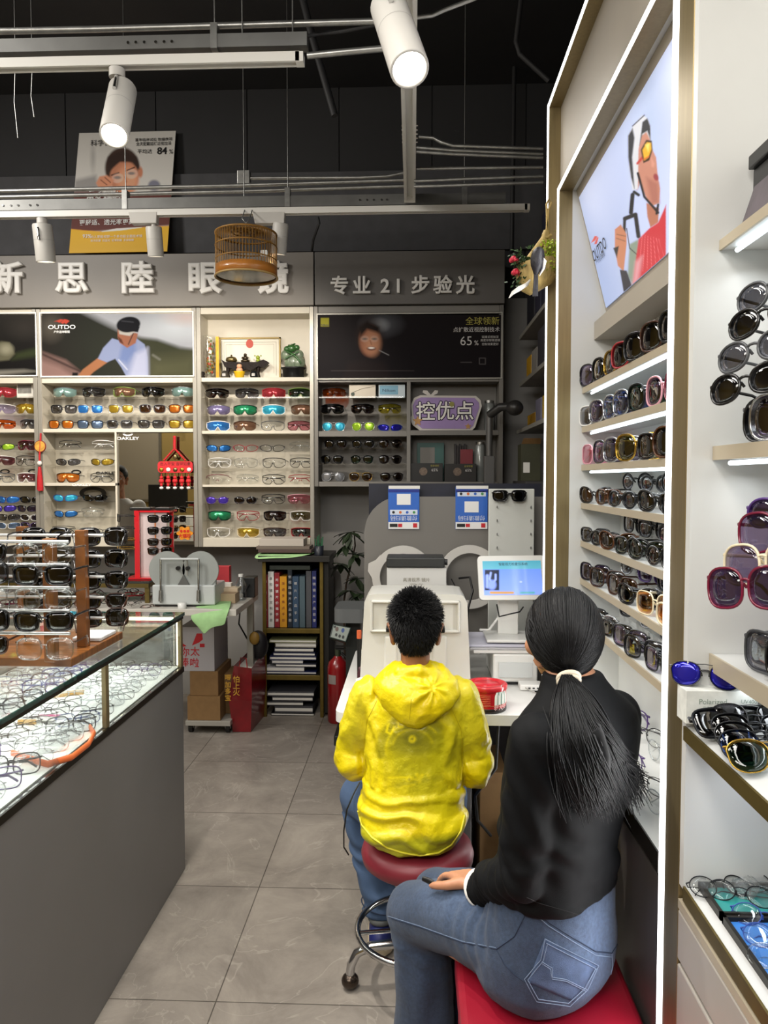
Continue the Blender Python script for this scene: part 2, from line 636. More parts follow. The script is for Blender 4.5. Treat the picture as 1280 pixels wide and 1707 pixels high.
B_thick = [(512, 523), (627, 637), (714, 720), (805, 810), (895, 912)]
cabinet('cream wall cabinet at left edge behind the wooden eyewear stand', -75, 66, B_thick,
		[660, 688, 750, 776, 840, 855, 870, 884], 912)
cabinet('cream wall cabinet under the cyclist poster with mirror in its lower right', 66, 330,
		[(512, 523), (627, 637), (714, 720)], [660, 688], 912)
cabinet('cream wall cabinet with golden ornaments in its upper niche', 330, 524,
		[(512, 523), (629, 636), (718, 723), (808, 812), (897, 912)], [663, 691, 753, 780, 841, 869], 912)
cabD = cabinet('dimly lit wall cabinet under the dark widescreen poster', 524, 838,
			   [(512, 523), (632, 638), (803, 811)], [], 811, inner=cab_shaded, frame=M('cabinet_frame_shaded', '#6f6c67', .4, .4))  # frame colour darkened too, for the dim end of the wall
# left half of the cyclist cabinet: two further boxes, the right half carries the mirror
tB = [o for o in bpy.data.objects if o.get('label', '').startswith('cream wall cabinet under')][0]
xm = bx(195)
MB().box(bx(66) + .028, xm, YF, YI, bz(810), bz(805)).build('shelf_board', cab_white, tB, .0015)
MB().box(bx(66) + .028, xm, YF, YI, bz(912), bz(895)).build('shelf_board', cab_white, tB, .0015)
MB().box(xm - .012, xm, YF, YI, bz(895), bz(720)).build('divider', cab_white, tB, .001)
for y in (750, 776, 837, 864):
	q = MB().box(bx(66) + .03, xm - .013, YF + .012, YI, bz(y) - .003, bz(y))
	q.box(bx(66) + .03, xm - .013, YF + .012, YF + .015, bz(y), bz(y) + .007)
	q.build('acrylic_ledge', acrylic, tB)
# the dim cabinet: box for glasses at left, open niches at right
xd = bx(681)
MB().box(xd - .012, xd + .012, YF, YI, bz(803), bz(638)).build('divider', cab_shaded, cabD, .001)
MB().box(bx(524) + .028, xd - .012, YF, YI, bz(728), bz(719)).build('shelf_board', cab_shaded, cabD, .001)
MB().box(xd + .012, bx(838) - .028, YF, YI, bz(726), bz(718)).build('shelf_board', cab_shaded, cabD, .001)
for y in (663, 690, 748, 774):
	q = MB().box(bx(524) + .03, xd - .014, YF + .012, YI, bz(y) - .003, bz(y))
	q.box(bx(524) + .03, xd - .014, YF + .012, YF + .015, bz(y), bz(y) + .006)
	q.build('acrylic_ledge', acrylic, cabD)
# mirror in the cyclist cabinet
mir = M('mirror_silver', '#d8d4c8', .015, 1)
t = thing('wall_mirror', 'wall mirror with white lettering beneath the cyclist poster shelves', 'mirror', (bx(260), YF, bz(900)))
MB().box(bx(195) + .004, bx(326), YF + .02, YF + .026, bz(903), bz(721)).build('mirror_glass', mir, t)
MB().box(bx(195) + .004, bx(326), YF + .026, YI - .001, bz(903), bz(721)).build('backing_board', cab_white, t)
mt = MB()
mt.text('OAKLEY', onY(213, 731, YF + .018), (1, 0, 0), (0, 0, 1), .027, .0012, .02, sx=1.45)
o = onY(213, 723, YF + .018)
a, b = ell(0, 0, .034, .015, 32), ell(0, 0, .022, .007, 32)
mt.rings([[(o.x + p[0], o.y, o.z + p[1]) for p in b], [(o.x + p[0], o.y, o.z + p[1]) for p in a],
		  [(o.x + p[0], o.y + .002, o.z + p[1]) for p in a], [(o.x + p[0], o.y + .002, o.z + p[1]) for p in b]], smooth=False, caps=False, closed=True)
mt.build('lettering', ink_white, t)
# marks on the sports eyewear boxes
def ring_mark(px, py, Y, rx, ry, m, parent, name='logo_mark', th=.0015):
	o = onY(px, py, Y)
	a, b = ell(0, 0, rx, ry, 36), ell(0, -ry * .02, rx * .70, ry * .52, 36)
	q = MB().rings([[(o.x + p[0], Y, o.z + p[1]) for p in b], [(o.x + p[0], Y, o.z + p[1]) for p in a],
					[(o.x + p[0], Y + th, o.z + p[1]) for p in a], [(o.x + p[0], Y + th, o.z + p[1]) for p in b]], smooth=False, caps=False, closed=True)
	return q.build(name, m, parent)
tA = [o for o in bpy.data.objects if o.get('label', '').startswith('cream wall cabinet at left edge')][0]
for par, px, py in ((tA, 8, 786), (tA, 55, 786), (tB, 127, 787)):
	ring_mark(px, py, YI - .003, .034, .016, ink_black, par)
MB().text('OAKLEY', onY(178, 789, YI - .002), (1, 0, 0), (0, 0, 1), .027, .001, .03, sx=1.5).build('lettering', ink_black, tB)
MB().text('OAKLEY', onY(136, 808.5, YF - .001), (1, 0, 0), (0, 0, 1), .020, .001, .02, sx=1.7).build('lettering', ink_white, tB)
t = thing('logo_plaque', 'black oval ring plaque standing in the lower left box of the cyclist cabinet', 'plaque', onY(156, 838, YF + .10))
ring_mark(154, 822, YF + .10, .088, .042, M('plaque_black', '#17140f', .4), t, 'ring', .012)
MB().box(onY(150, 0, YF + .10).x, onY(158, 0, YF + .10).x, YF + .098, YF + .118, bz(837) + .0015, onY(154, 831, YF + .10).z).build('foot', M('plaque_black'), t)
a_, b_ = onY(28, 660, YF + .06), onY(57, 638, YF + .06)
t = thing('printed_plaque', 'small grey printed plaque on the top ledge of the edge cabinet', 'plaque', ((a_.x + b_.x) / 2, YF + .06, bz(660)))
MB().box(a_.x, b_.x, YF + .06, YF + .075, bz(660) + .001, b_.z).build('block', M('plaque_pale', '#d3cfc6', .4), t, .001)
MB().box(a_.x + .008, b_.x - .02, YF + .0585, YF + .06, bz(660) + .03, b_.z - .006).build('print', M('plaque_print', '#77756f', .5, var=.3, vscale=40), t)
# long sign boards
sign_m = M('sign_board_grey', '#7d7872', .5, var=.03, vscale=3)
letter_m = M('white_acrylic_letter', '#dedcd8', .4)
letter_edge = M('letter_edge', '#b7b3ac', .5)
YS = YF - .03
def signboard(label, x0, x1, y0, y1, chars, size, bold, sx=1.0, bm=None):
	t = thing('sign_board', label, 'sign', (bx((x0 + x1) / 2, YS), YS, bz(y1, YS)))
	MB().box(bx(x0, YS), bx(x1, YS), YS, YB - .01, bz(512) + .004, bz(y0, YS)).build('board', bm or sign_m, t, .003)
	for ch, px, py in chars:
		p = onY(px, py, YS - .018)
		q = MB()
		q.fat_text(ch, p, (1, 0, 0), (0, 0, 1), size, bold, sx)
		q.build('letter', letter_m, t)
	return t
signboard('grey shop sign board with five big white characters', -75, 524, 421, 512,
		  [('新', 12, 467), ('思', 120, 467), ('陸', 229, 467), ('眼', 341, 467), ('镜', 453, 467)], .205, .040, 1.06)
signboard('grey sign board with smaller white characters and number 21', 526, 839, 421, 512,
		  [('专', 566, 478), ('业', 603, 478), ('2', 642, 478), ('1', 664, 478), ('步', 701, 477), ('验', 738, 477), ('光', 776, 477)], .118, .030, 1.0, M('sign_board_shaded', '#5d5a57', .5, var=.03, vscale=3))  # board colour darkened to stand in for weaker light at this end
# posters in the cabinets
def flat_poster(name, label, cat, x0, y0, x1, y1, Y, res, lit, paint, lets, frame=None):
	t = thing(name, label, cat, onY((x0 + x1) / 2, y1, Y))
	P = Pic(onY(x0, y0, Y), onY(x1, y0, Y), onY(x0, y1, Y), *res)
	paint(P)
	if lit is print_lit:
		P.img = P.img * .56
	P.build('print', t, lit, .002)
	if lets:
		for (s_, px, py, hpx, m, bold, *r) in lets:
			q = MB()
			q.text(s_, onY(px, py, Y - .003), (1, 0, 0), (0, 0, 1), hpx / F * Y, .001, bold, sx=(r[0] if r else 1))
			q.build('lettering', m, t)
	if frame:
		q = MB()
		a, b, c, d = [onY(*k, Y) for k in ((x0, y1), (x1, y1), (x1, y0), (x0, y0))]
		w_ = .008
		q.box(a.x - w_, a.x, Y - .006, Y + .006, a.z - w_, d.z + w_)
		q.box(b.x, b.x + w_, Y - .006, Y + .006, a.z - w_, d.z + w_)
		q.box(a.x, b.x, Y - .006, Y + .006, d.z, d.z + w_)
		q.box(a.x, b.x, Y - .006, Y + .006, a.z - w_, a.z)
		q.build('frame', frame, t)
	return t
def paint_cyclist(P):
	P.fill('#26231f')
	P.grad([(0, '#2a2724'), (.35, '#2b2d26'), (1, '#35362c')], 'u')
	P.poly([(130, 515), (330, 515), (330, 590), (300, 581), (258, 568), (236, 566), (205, 552), (172, 536)], '#b3b6bd', 7)
	P.ell(290, 545, 40, 16, '#d3d9e0', 14)
	P.ell(312, 529, 28, 10, '#d3c3c0', 9)
	P.poly([(228, 562), (262, 566), (300, 580), (326, 582), (326, 632), (225, 632)], '#3d3f2e', 4)
	P.poly([(250, 600), (326, 590), (326, 632), (246, 632)], '#57573f', 14)
	P.line([(255, 592), (266, 599)], 3, '#8f8f86', 2, .6)
	P.ell(85, 545, 16, 18, '#5b554c', 12)
	P.poly([(60, 582), (110, 600), (150, 632), (60, 632)], '#7d625c', 3)
	P.poly([(60, 598), (100, 612), (128, 632), (60, 632)], '#9a7a73', 4)
	P.line([(70, 590), (140, 622)], 3, '#3a2d2a', 2)
	jersey = [(187, 564), (203, 569), (226, 563), (241, 574), (246, 596), (247, 632), (213, 632), (202, 612), (192, 598), (178, 604), (163, 598), (172, 580)]
	P.poly([(163, 597), (179, 604), (156, 620), (144, 632), (126, 632), (138, 616)], '#a8714f', 1)
	P.poly(jersey, '#8f9abd', 1)
	P.poly([(205, 570), (226, 564), (226, 585), (212, 606), (198, 600)], '#7485b4', 4)
	P.poly([(226, 590), (246, 580), (247, 632), (213, 632)], '#b7bcd6', 5)
	P.line([(198, 600), (212, 616)], 2, '#d7dbea', 1, .7)
	P.poly([(121, 621), (130, 621), (129, 632), (119, 632)], '#1c1a1a', 1)
	P.poly([(196, 548), (230, 556), (226, 572), (212, 580), (200, 572), (196, 562)], '#9b654f', 1)
	P.poly([(196, 560), (203, 566), (206, 574), (199, 570)], '#5c3528', 1.2)
	P.poly([(197, 546), (226, 553), (216, 560), (199, 557)], '#b9b5ae', 1)
	P.ell(214, 541, 20, 13, '#17181d', 1, -8)
	P.poly([(196, 541), (233, 545), (230, 554), (197, 549)], '#17181d', 1)
	P.line([(203, 535), (222, 537)], 1.5, '#4a4b52', 1, .8)
	P.line([(222, 556), (214, 574)], 1.5, '#17181d', .7)
	P.poly([(90, 536), (101, 532), (106, 533), (99, 538), (95, 536)], '#d2503f', .6)
	P.poly([(101, 538), (107, 532), (112, 533), (105, 540)], '#d2503f', .6)
	P.poly([(107, 538), (112, 533), (116, 535), (110, 540)], '#d2503f', .6)
flat_poster('cyclist_poster', 'wide poster of a cyclist with black helmet leaning on a handlebar', 'poster', 70, 523, 322, 627,
			YF - .009, (270, 112), print_lit, paint_cyclist,
			[('OUTDO', 103, 545.5, 9.5, ink_white, .012, 1.35), ('户外运动眼镜', 103, 553.5, 4.6, ink_white, .01)], white_paint)
def paint_rock(P):
	P.grad([(0, '#33302c'), (.5, '#211f1d'), (1, '#1a1918')])
	P.poly([(-20, 575), (3, 569), (16, 571), (25, 590), (15, 600), (-20, 604)], '#6f6c56', 2)
	P.ell(10, 582, 10, 8, '#a29e86', 5)
	P.poly([(28, 588), (62, 580), (62, 594), (20, 600)], '#394028', 4)
	P.poly([(-20, 618), (40, 616), (62, 619), (-20, 627)], '#8d897f', 3)
	P.ell(40, 545, 20, 14, '#3a3632', 12)
	P.poly([(-75, 523), (-20, 523), (-30, 627), (-75, 627)], '#2a2724', 6)
flat_poster('rock_poster', 'dark poster of a rock and grass at the left edge', 'poster', -68, 524, 61, 626, YF - .009,
			(140, 110), print_lit, paint_rock, [], white_paint)
def paint_dark(P):
	P.fill('#161113')
	P.grad([(0, '#191416'), (1, '#120e12')])
	P.ell(636, 541, 20, 12, '#5a5c62', 14)
	P.ell(632, 542, 9, 6, '#9a9da2', 8)
	P.ell(617, 560, 20, 27, '#2a1d19', 8)
	P.ell(616, 568, 17, 25, '#8a5b45', 3)
	P.ell(621, 572, 12, 18, '#ab7b60', 6)
	P.poly([(598, 545), (612, 536), (632, 545), (632, 555), (612, 549), (601, 562)], '#1d1512', 3)
	for ex in (608, 624):
		P.ell(ex, 565, 4, 1.6, '#2a1712', 1)
		P.ell(ex, 565, 7, 5.5, '#c9c1ba', 1, a=.18)
	P.line([(617, 568), (619, 574)], 1.5, '#5f3a2a', 1, .6)
	P.ell(619, 581, 7, 3, '#4d1f1c', 1)
	P.ell(619, 580, 5, 1.6, '#e4dcd4', .7)
	P.line([(632, 584), (648, 592)], 1.2, '#8a8a8c', .6)
	P.poly([(580, 604), (610, 598), (640, 604), (655, 632), (570, 632)], '#1b1415', 5)
	P.poly([(534.5, 530), (548.5, 530), (548.5, 544.5), (534.5, 544.5)], '#8e8a2c', .6)
	P.line([(552, 618), (690, 618)], 1.2, '#3a3536', .6)
	P.line([(768, 604), (786, 604)], 1.2, '#5a5556', .6)
	P.line([(799, 597), (809, 597), (809, 607), (799, 607), (799, 597)], .9, '#6a6566', .5)
dim_ink = M('dim_white_ink', '#c9c6c4', .5)
dim_gold = M('dim_gold_ink', '#a39a3e', .5)
flat_poster('widescreen_poster', 'dark widescreen poster with a smiling face and 65% lettering', 'poster', 530, 525, 835, 631, YF - .009,
			(300, 110), M('dark_print', rough=.55, attr='Col', spec=.08), paint_dark,
			[('全球领新', 804, 536, 14, dim_gold, .005), ('点扩散近视控制技术', 794, 550, 8.5, dim_ink, .003),
			 ('65', 777, 569, 21, dim_ink, -.004), ('%', 794, 572, 11, dim_ink, 0), ('延缓近视加深', 817, 562, 4.6, dim_ink, 0),
			 ('高度非球微透镜', 817, 567.5, 4.6, dim_ink, 0), ('控制效果更好', 817, 574, 4.6, dim_ink, 0),
			 ('Nikon', 541.5, 542, 5, ink_black, .01)], trim_grey)
# poster standing on top of the cabinets, leaning on the dark wall
YP = YB - .17
def paint_child(P):
	P.grad([(0, '#8c8a86'), (.55, '#9d9b97'), (1, '#8a8580')])
	P.poly([(125, 300), (160, 292), (170, 330), (120, 330)], '#6f6d6c', 4)
	P.ell(155, 262, 4, 20, '#7d7b78', 3)
	P.ell(257, 309, 10, 9, '#5a5a66', 2)
	P.poly([(118, 320), (165, 318), (185, 330), (236, 322), (290, 316), (290, 376), (116, 390)], '#45231f', 3)
	P.poly([(236, 336), (250, 333), (262, 339), (240, 342)], '#b79a8c', 1.5)
	P.ell(204, 280, 29, 34, '#2b1d17', 2)
	P.ell(207, 296, 24, 29, '#8d5d47', 2)
	P.ell(212, 300, 17, 22, '#a8745a', 6)
	P.ell(234, 287, 4, 9, '#8f5c46', 1.2)
	P.poly([(178, 290), (180, 262), (205, 250), (228, 262), (232, 282), (222, 270), (200, 270), (186, 282)], '#231713', 2)
	P.line([(186, 292), (198, 288)], 2, '#2a1711', .8)
	P.line([(212, 284), (224, 279)], 2, '#2a1711', .8)
	P.ell(196, 296, 6, 2.6, '#2a1711', 1)
	P.ell(219, 289, 6, 2.6, '#2a1711', 1)
	for c in ((196, 297, 10, 8), (220, 290, 10, 8)):
		P.ell(*c, '#c5bab4', 1, -15, .22)
	P.line([(208, 295), (211, 303)], 2, '#6f4230', 1, .7)
	P.ell(214, 312, 7, 2.5, '#7d3a36', 1)
	P.poly([(160, 305), (166, 294), (178, 292), (190, 300), (186, 311), (165, 314)], '#9c6a52', 1.5)
	P.line([(168, 300), (178, 308)], 1.5, '#5d3527', .8)
	P.line([(175, 296), (184, 304)], 1.5, '#5d3527', .8)
	P.poly([(110, 381), (140, 384), (170, 386), (200, 383), (236, 379), (290, 376), (290, 424), (105, 424)], '#b57d1e', 1)
	P.poly([(170, 386), (195, 381), (236, 379), (200, 384)], '#cfc8bf', 1)
t = thing('standing_poster', 'tall poster of a child touching eyeglasses above the shop sign', 'poster', onY(200, 422, YP))
q = (onY(132, 222, YP + .12), onY(293, 218, YP + .12), onY(115, 422, YP))
P = Pic(*q, 190, 220)
paint_child(P)
P.img = np.clip(P.img * 2.4, 0, .85)
P.build('print', t, print_mat, .008)
for m, rows in ((ink_black, [('科学优', 168, 239, 12, 0, 1), ('首年临床试验 数据表明', 256, 233, 6.2, .008, 1), ('全天配戴延缓近视加深', 256, 240, 7, .008, .86),
							 ('平均达', 241, 253, 8.5, .004, 1), ('84', 270, 252, 17, .02, 1), ('%', 285, 253, 11, .0, 1)]),
				(ink_white, [('更少对比', 172, 318, 13, .01, 1), ('更多精彩', 172, 333, 15, .01, 1), ('更舒适、透光率更高', 178, 371, 10.5, .01, 1), ('93%', 145, 394, 9, .01, 1),
							 ('的人更能视野一个多功能全面技术镜', 194, 394.5, 5.5, 0, 1), ('防污防雾  防蓝光  轻薄耐磨  多层镀膜', 187, 401, 4.4, 0, 1)])):
	for s_, px, py, hp, bold, sx in rows:
		Yq = YP + .12 * (422 - py) / 202
		b = MB()
		b.text(s_, onY(px, py, Yq - .006), Vector(q[1]) - Vector(q[0]), Vector((0, .12, 1)), hp / F * YP, .001, bold, sx=sx)
		b.build('lettering', m, t)
# == RIGHT-HAND DISPLAY UNIT
XF = .445
bei = M('beige_lacquer', '#a9a194', .45, var=.03, vscale=4)
shelf_face = M('champagne_edge', '#bdb19a', .4, .25)
unit_white = M('unit_white', '#d3d4d2', .35, var=.015)
base_dark = M('dark_base_panel', '#4a4643', .35, var=.05)
U = thing('display_unit', 'tall white display unit with white light lines and sunglasses shelves at right', 'display unit', (XF + .15, 1.9, 0))
YO, YI2, YN = 2.577, 2.385, 1.347      # outer far jamb, inner far jamb, near post
ZO, ZI = 2.746, 2.39
XB = .65
YEND = .45
# jambs, soffits
MB().box(XF + .003, .80, YO, YO + .025, 0, ZO).box(XF + .003, .487, YEND, YO, ZO - .012, ZO).build('outer_frame', brass, U)
MB().box(.487, .80, YI2 + .02, YO, 0, ZO - .012).box(.487, .80, YEND, YI2 + .02, ZI + .014, ZO - .012).build('surround_panel', bei, U)
MB().box(XF + .003, .489, YI2, YI2 + .02, .0, ZI + .012).box(XF + .003, .489, YN, YI2, ZI - .001, ZI + .013).build('inner_frame', brass, U)
MB().box(.489, XB + .02, YI2, YI2 + .018, .82, ZI).box(XB, XB + .02, YN, YI2, .82, ZI).box(.489, XB, YN, YI2, ZI, ZI + .012).build('back_panel', unit_white, U)
q = MB().box(XF - .001, XF + .003, YO + .004, YO + .015, 0, ZO).box(XF - .001, XF + .003, YEND, YO + .004, ZO - .010, ZO)
q.build('light_line', LED, U)
q = MB().box(XF - .001, XF + .003, YI2 + .003, YI2 + .014, .0, ZI + .01).box(XF - .001, XF + .003, YN, YI2 + .003, ZI, ZI + .010)
q.build('light_line', LED, U)
# near post
YP1 = 1.322
q = MB().box(XF - .001, XF + .004, YN - .012, YN, 0, 3.2)
q.build('light_line', LED, U)
MB().box(XF - .001, XF + .004, YP1, YN - .0145, 0, 3.2).build('light_line', LED, U)
MB().box(XF + .004, .80, YP1 - .001, YN, 0, 3.2).build('post_core', trim_grey, U)
YQ = 1.245
MB().box(XF, .80, YQ + .004, YP1 - .002, 0, 3.2).build('post', brass, U, .002)
# far bay shelves
for k, yb in enumerate((655.9, 721, 784, 847, 910, 972.5, 1036)):
	z1 = onY(965, yb - 8.5, YI2).z
	z0 = onY(965, yb, YI2).z
	s_ = MB().box(.53, XB, YN + .001, YI2 - .001, z0, z1).build('shelf', unit_white, U)
	MB().box(.5255, .53, YN + .001, YI2 - .001, z0 - .001, z1 + .001).build('shelf_edge', shelf_face, s_)
	if k < 3:
		MB().cyl((.541, YI2 - .06, z0 - .006), (.541, YN + .02, z0 - .004), .0038, 8).build('light_tube', LED2, s_)
SH = [onY(965, yb - 8.5, YI2).z for yb in (655.9, 721, 784, 847, 910, 972.5, 1036)]
MB().box(XF, XB, YN, YI2, .79, .82).build('bottom_board', unit_white, U)
MB().box(XF - .003, XF, YN, YI2, .785, .823).build('bottom_edge', dark_metal, U)
q = MB().box(XF + .004, .80, YN, YI2, .0, .785)
q.box(XF, XF + .004, YN, 1.85, .05, .39).box(XF, XF + .004, YN, 1.85, .40, .775).box(XF, XF + .004, 1.86, YI2, .05, .39).box(XF, XF + .004, 1.86, YI2, .40, .775)
q.build('base_cabinet', base_dark, U)
# slanted light box with the cyclist portrait
a, b = Vector((.500, 0, 2.388)), Vector((.604, 0, 1.985))
n_ = Vector((.36, 0, .093)).normalized() * .05
q = MB()
q.add([(p.x, y, p.z) for y in (YN + .001, YI2 - .001) for p in (a, a + n_, b + n_, b)], [(0, 1, 2, 3), (7, 6, 5, 4), (0, 4, 5, 1), (1, 5, 6, 2), (2, 6, 7, 3), (3, 7, 4, 0)])
q.box(.56, XB, YN + .001, YI2 - .001, 1.93, 1.985)
q.build('slanted_box', bei, U)
lb = thing('lightbox_poster', 'slanted backlit poster of a cyclist in red jersey and amber goggles', 'poster', (.55, 1.86, 2.0))
dn = (b - a)
off = -n_.normalized() * .004
c0, c1 = a + dn * .07 + off, a + dn * .90 + off
P = Pic((c0.x, 2.362, c0.z), (c0.x, 1.352, c0.z), (c1.x, 2.362, c1.z), 210, 200)
def Z3(*pts):
	return [(900 + x / 3.047, y / 3.047) for x, y in pts]
P.grad([(0, '#98a8cf'), (.45, '#b4bfe0'), (1, '#c3cbe6')], 'u')
P.ell(985, 300, 30, 60, '#c9d0ea', 25, 0, .6)
P.ell(1085, 200, 20, 70, '#9fb2d4', 25, 0, .7)
# bike and arm
P.poly(Z3((455, 1240), (500, 1215), (500, 1330), (470, 1450), (445, 1400)), '#7c8a7d', 2)
P.line(Z3((430, 1110), (425, 1260)), 5, '#15151a', 1)
P.line(Z3((432, 1110), (485, 1090), (500, 1200)), 7, '#1a1b20', 1)
P.line(Z3((470, 990), (462, 1080)), 7, '#1a1b20', 1)
P.line(Z3((478, 975), (500, 990)), 5, '#1a1b20', 1)
P.line(Z3((440, 1160), (455, 1260), (500, 1300)), 1.5, '#1a1b20', .6)
P.poly(Z3((380, 1165), (410, 1140), (440, 1190), (440, 1240), (425, 1380), (395, 1350), (380, 1260)), '#b3765a', 1)
P.line(Z3((390, 1190), (435, 1200)), 1.2, '#7a4a36', .7)
P.line(Z3((388, 1210), (432, 1225)), 1.2, '#7a4a36', .7)
P.poly(Z3((372, 1260), (400, 1250), (390, 1310)), '#1a1b20', 1)
P.poly(Z3((405, 1370), (440, 1375), (470, 1460), (428, 1500)), '#20212e', 1)
# jersey
P.poly(Z3((500, 1215), (555, 1160), (600, 1130), (640, 1040), (640, 1340), (560, 1395), (470, 1460), (485, 1330)), '#b7323c', 1.2)
P.poly(Z3((485, 1330), (520, 1300), (500, 1420), (470, 1450)), '#c98f98', 4)
for k in range(7):
	P.line(Z3((520 + k * 14, 1190 + k * 4), (500 + k * 22, 1390 - k * 12)), .7, '#d98288', .4, .7)
# neck, face
P.poly(Z3((540, 1030), (605, 1060), (600, 1130), (560, 1155), (545, 1100)), '#a46a55', 1)
P.poly(Z3((500, 690), (550, 650), (562, 740), (590, 800), (596, 870), (600, 900), (610, 960), (605, 1030), (560, 1050), (520, 960), (490, 900)), '#b57d6b', 1)
P.poly(Z3((540, 900), (600, 930), (605, 1030), (565, 1040)), '#a0675a', 4)
P.ell(*Z3((589, 900))[0], 4, 6, '#8e3d44', 1, -20)
P.ell(*Z3((492, 930))[0], 4, 11, '#a86c57', 1)
P.poly(Z3((565, 800), (583, 830), (578, 850), (566, 846)), '#c48d7b', 1.5)
# helmet, strap, goggles
P.poly(Z3((447, 690), (470, 640), (520, 585), (545, 600), (560, 640), (562, 715), (540, 670), (515, 690), (500, 760), (497, 960), (470, 965), (452, 850)), '#c9cbd3', 1)
P.poly(Z3((447, 690), (470, 650), (480, 700), (468, 800), (480, 960), (462, 900), (448, 800)), '#2a2b32', 1.5)
P.poly(Z3((520, 620), (545, 600), (560, 640), (562, 715), (545, 665), (520, 680), (505, 740)), '#1c1d23', 1.2)
P.line(Z3((470, 640), (530, 585)), 2, '#3a3c45', .8)
P.line(Z3((497, 880), (530, 1000), (600, 1080)), 4, '#1b1b20', .8)
P.line(Z3((600, 1040), (592, 1085)), 4, '#1b1b20', .8)
P.line(Z3((495, 830), (520, 800)), 4, '#b33a33', 1)
P.poly(Z3((512, 760), (540, 710), (568, 715), (572, 760), (555, 815), (525, 828)), '#2a1a14', 1)
P.poly(Z3((520, 762), (543, 722), (564, 726), (566, 758), (550, 800), (530, 815)), '#d9a52a', 1.5)
P.poly(Z3((535, 735), (556, 728), (550, 770)), '#f0d36a', 2)
P.line(Z3((526, 810), (552, 795)), 2, '#c2562a', 1)
# mark
P.poly(Z3((258, 1235), (278, 1198), (292, 1200), (280, 1222)), '#c14a3e', .6)
P.poly(Z3((275, 1240), (290, 1205), (298, 1206), (288, 1240)), '#c14a3e', .6)
P.build('print', lb, M('lightbox_print', rough=.4, em=.62, attr='Col'), .003)
ux = Vector((0, -1, 0))
uy = -dn.normalized()
pn_ = dn.cross(Vector((0, 1, 0))).normalized()
for s_, u_, v_, sz, bold in (('OUTDO', 1000, 417, .047, .006), ('户外运动眼镜', 1002, 430, .018, .0)):
	rd = Vector(ray(u_, v_))
	p_ = Vector((0, 0, H)) + rd * ((Vector((c0.x, 2, c0.z)) - Vector((0, 0, H))).dot(pn_) / rd.dot(pn_)) + off * .4
	MB().text(s_, p_, ux, uy, sz, .001, bold, sx=.9).build('lettering', ink_black, lb)
# near bay
XB2 = .60
V = thing('display_unit', 'white display bay at the right edge with drawers and slanted tray shelf', 'display unit', (.55, .85, 0))
YV = YQ
MB().box(XF + .001, XB2 + .2, YV - .015, YV + .003, .82, 3.2).build('side_panel', unit_white, V)
MB().box(XB2, XB2 + .02, YEND, YV - .015, .82, 3.2).build('back_panel', unit_white, V)
YV -= .016
NS = {}
for name_, y1, y0, xl in (('a', 402, 417, 1203), ('b', 745, 766, 1192), ('c', 1090, 1116, 1186)):
	z1, z0 = onY(xl, y1, YV).z, onY(xl, y0, YV).z
	x0 = onY(xl, y1, YV).x
	s_ = MB().box(x0, XB2, YEND, YV, z0, z1).build('shelf', unit_white, V)
	MB().box(x0 - .004, x0, YEND, YV, z0 - .001, z1 + .001).build('shelf_edge', shelf_face, s_)
	if name_ != 'c':
		MB().cyl((x0 + .016, YV - .02, z0 - .006), (x0 + .016, YEND + .02, z0 - .004), .0038, 8).build('light_tube', LED2, s_)
	NS[name_] = (x0, z1)
ZL = onX(1135, 1206, XF).z
q = MB()
q.hexa([(XF, YEND, ZL - .018), (XB2, YEND, ZL + .012), (XB2, YV, ZL + .012), (XF, YV, ZL - .018)],
	   [(XF, YEND, ZL), (XB2, YEND, ZL + .03), (XB2, YV, ZL + .03), (XF, YV, ZL)])
q.build('slanted_board', unit_white, V)
MB().box(XF - .004, XF, YEND, YV, ZL - .02, ZL + .003).build('board_edge', brass_dark, V)
ZT = onX(1124, 1458, XF).z
MB().box(XF + .004, XB2 + .2, YEND, YV, ZT - .025, ZT).build('tray_board', unit_white, V)
MB().box(XF, XF + .004, YEND, YV, ZT - .022, ZT + .002).build('board_edge', brass_dark, V)
drawer_m = M('drawer_front', '#a8a29a', .4, var=.02)
zz = onX(1118, 1578, XF).z
MB().box(XF + .012, XB2 + .2, YEND, YQ + .003, 0, ZT - .026).build('carcass', bei, V)
for z0, z1 in ((zz + .004, ZT - .045), (zz - .30, zz - .004), (.03, zz - .308)):
	MB().box(XF - .002, XF + .011, YEND, YQ - .001, z0, z1).build('drawer', drawer_m, V, .003)
MB().box(XF - .002, XF + .011, YEND, YQ - .001, ZT - .042, ZT - .027).build('trim', shelf_face, V)
# area lights along the lines and shelves; several shelves have no tube built
area('line_light_near', (XF - .012, 1.335, 1.2), .02, 3.5, (-1, 1.335, 1.2), (1, 1, 1), 2.2)
area('line_light_far', (XF - .012, 2.39, 1.3), .02, 2.5, (-1, 2.39, 1.3), (1, 1, 1), 2.0)
for z in (SH[0], SH[1], SH[2]):
	area('shelf_light', (.55, 1.87, z - .04), .02, .30, None, (.9, .97, 1), .95)
for z in (SH[3], SH[4], SH[5]):
	area('shelf_light', (.55, 1.87, z - .035), .02, .26, None, (.9, .97, 1), .95)
area('shelf_light', (.54, 1.87, SH[6] - .035), .02, .30, None, (.9, .97, 1), .95)
for z, p_ in ((NS['a'][1], .45), (NS['b'][1], .4), (NS['c'][1], .3), (ZL, .4)):
	area('shelf_light', (.53, .85, z - .045), .02, p_, None, (.9, .96, 1), .7)
area('near_bay_fill', (.52, .8, 2.9), .05, 1.2, None, (.9, .94, 1), .7)  # added light over the near bay, no fixture
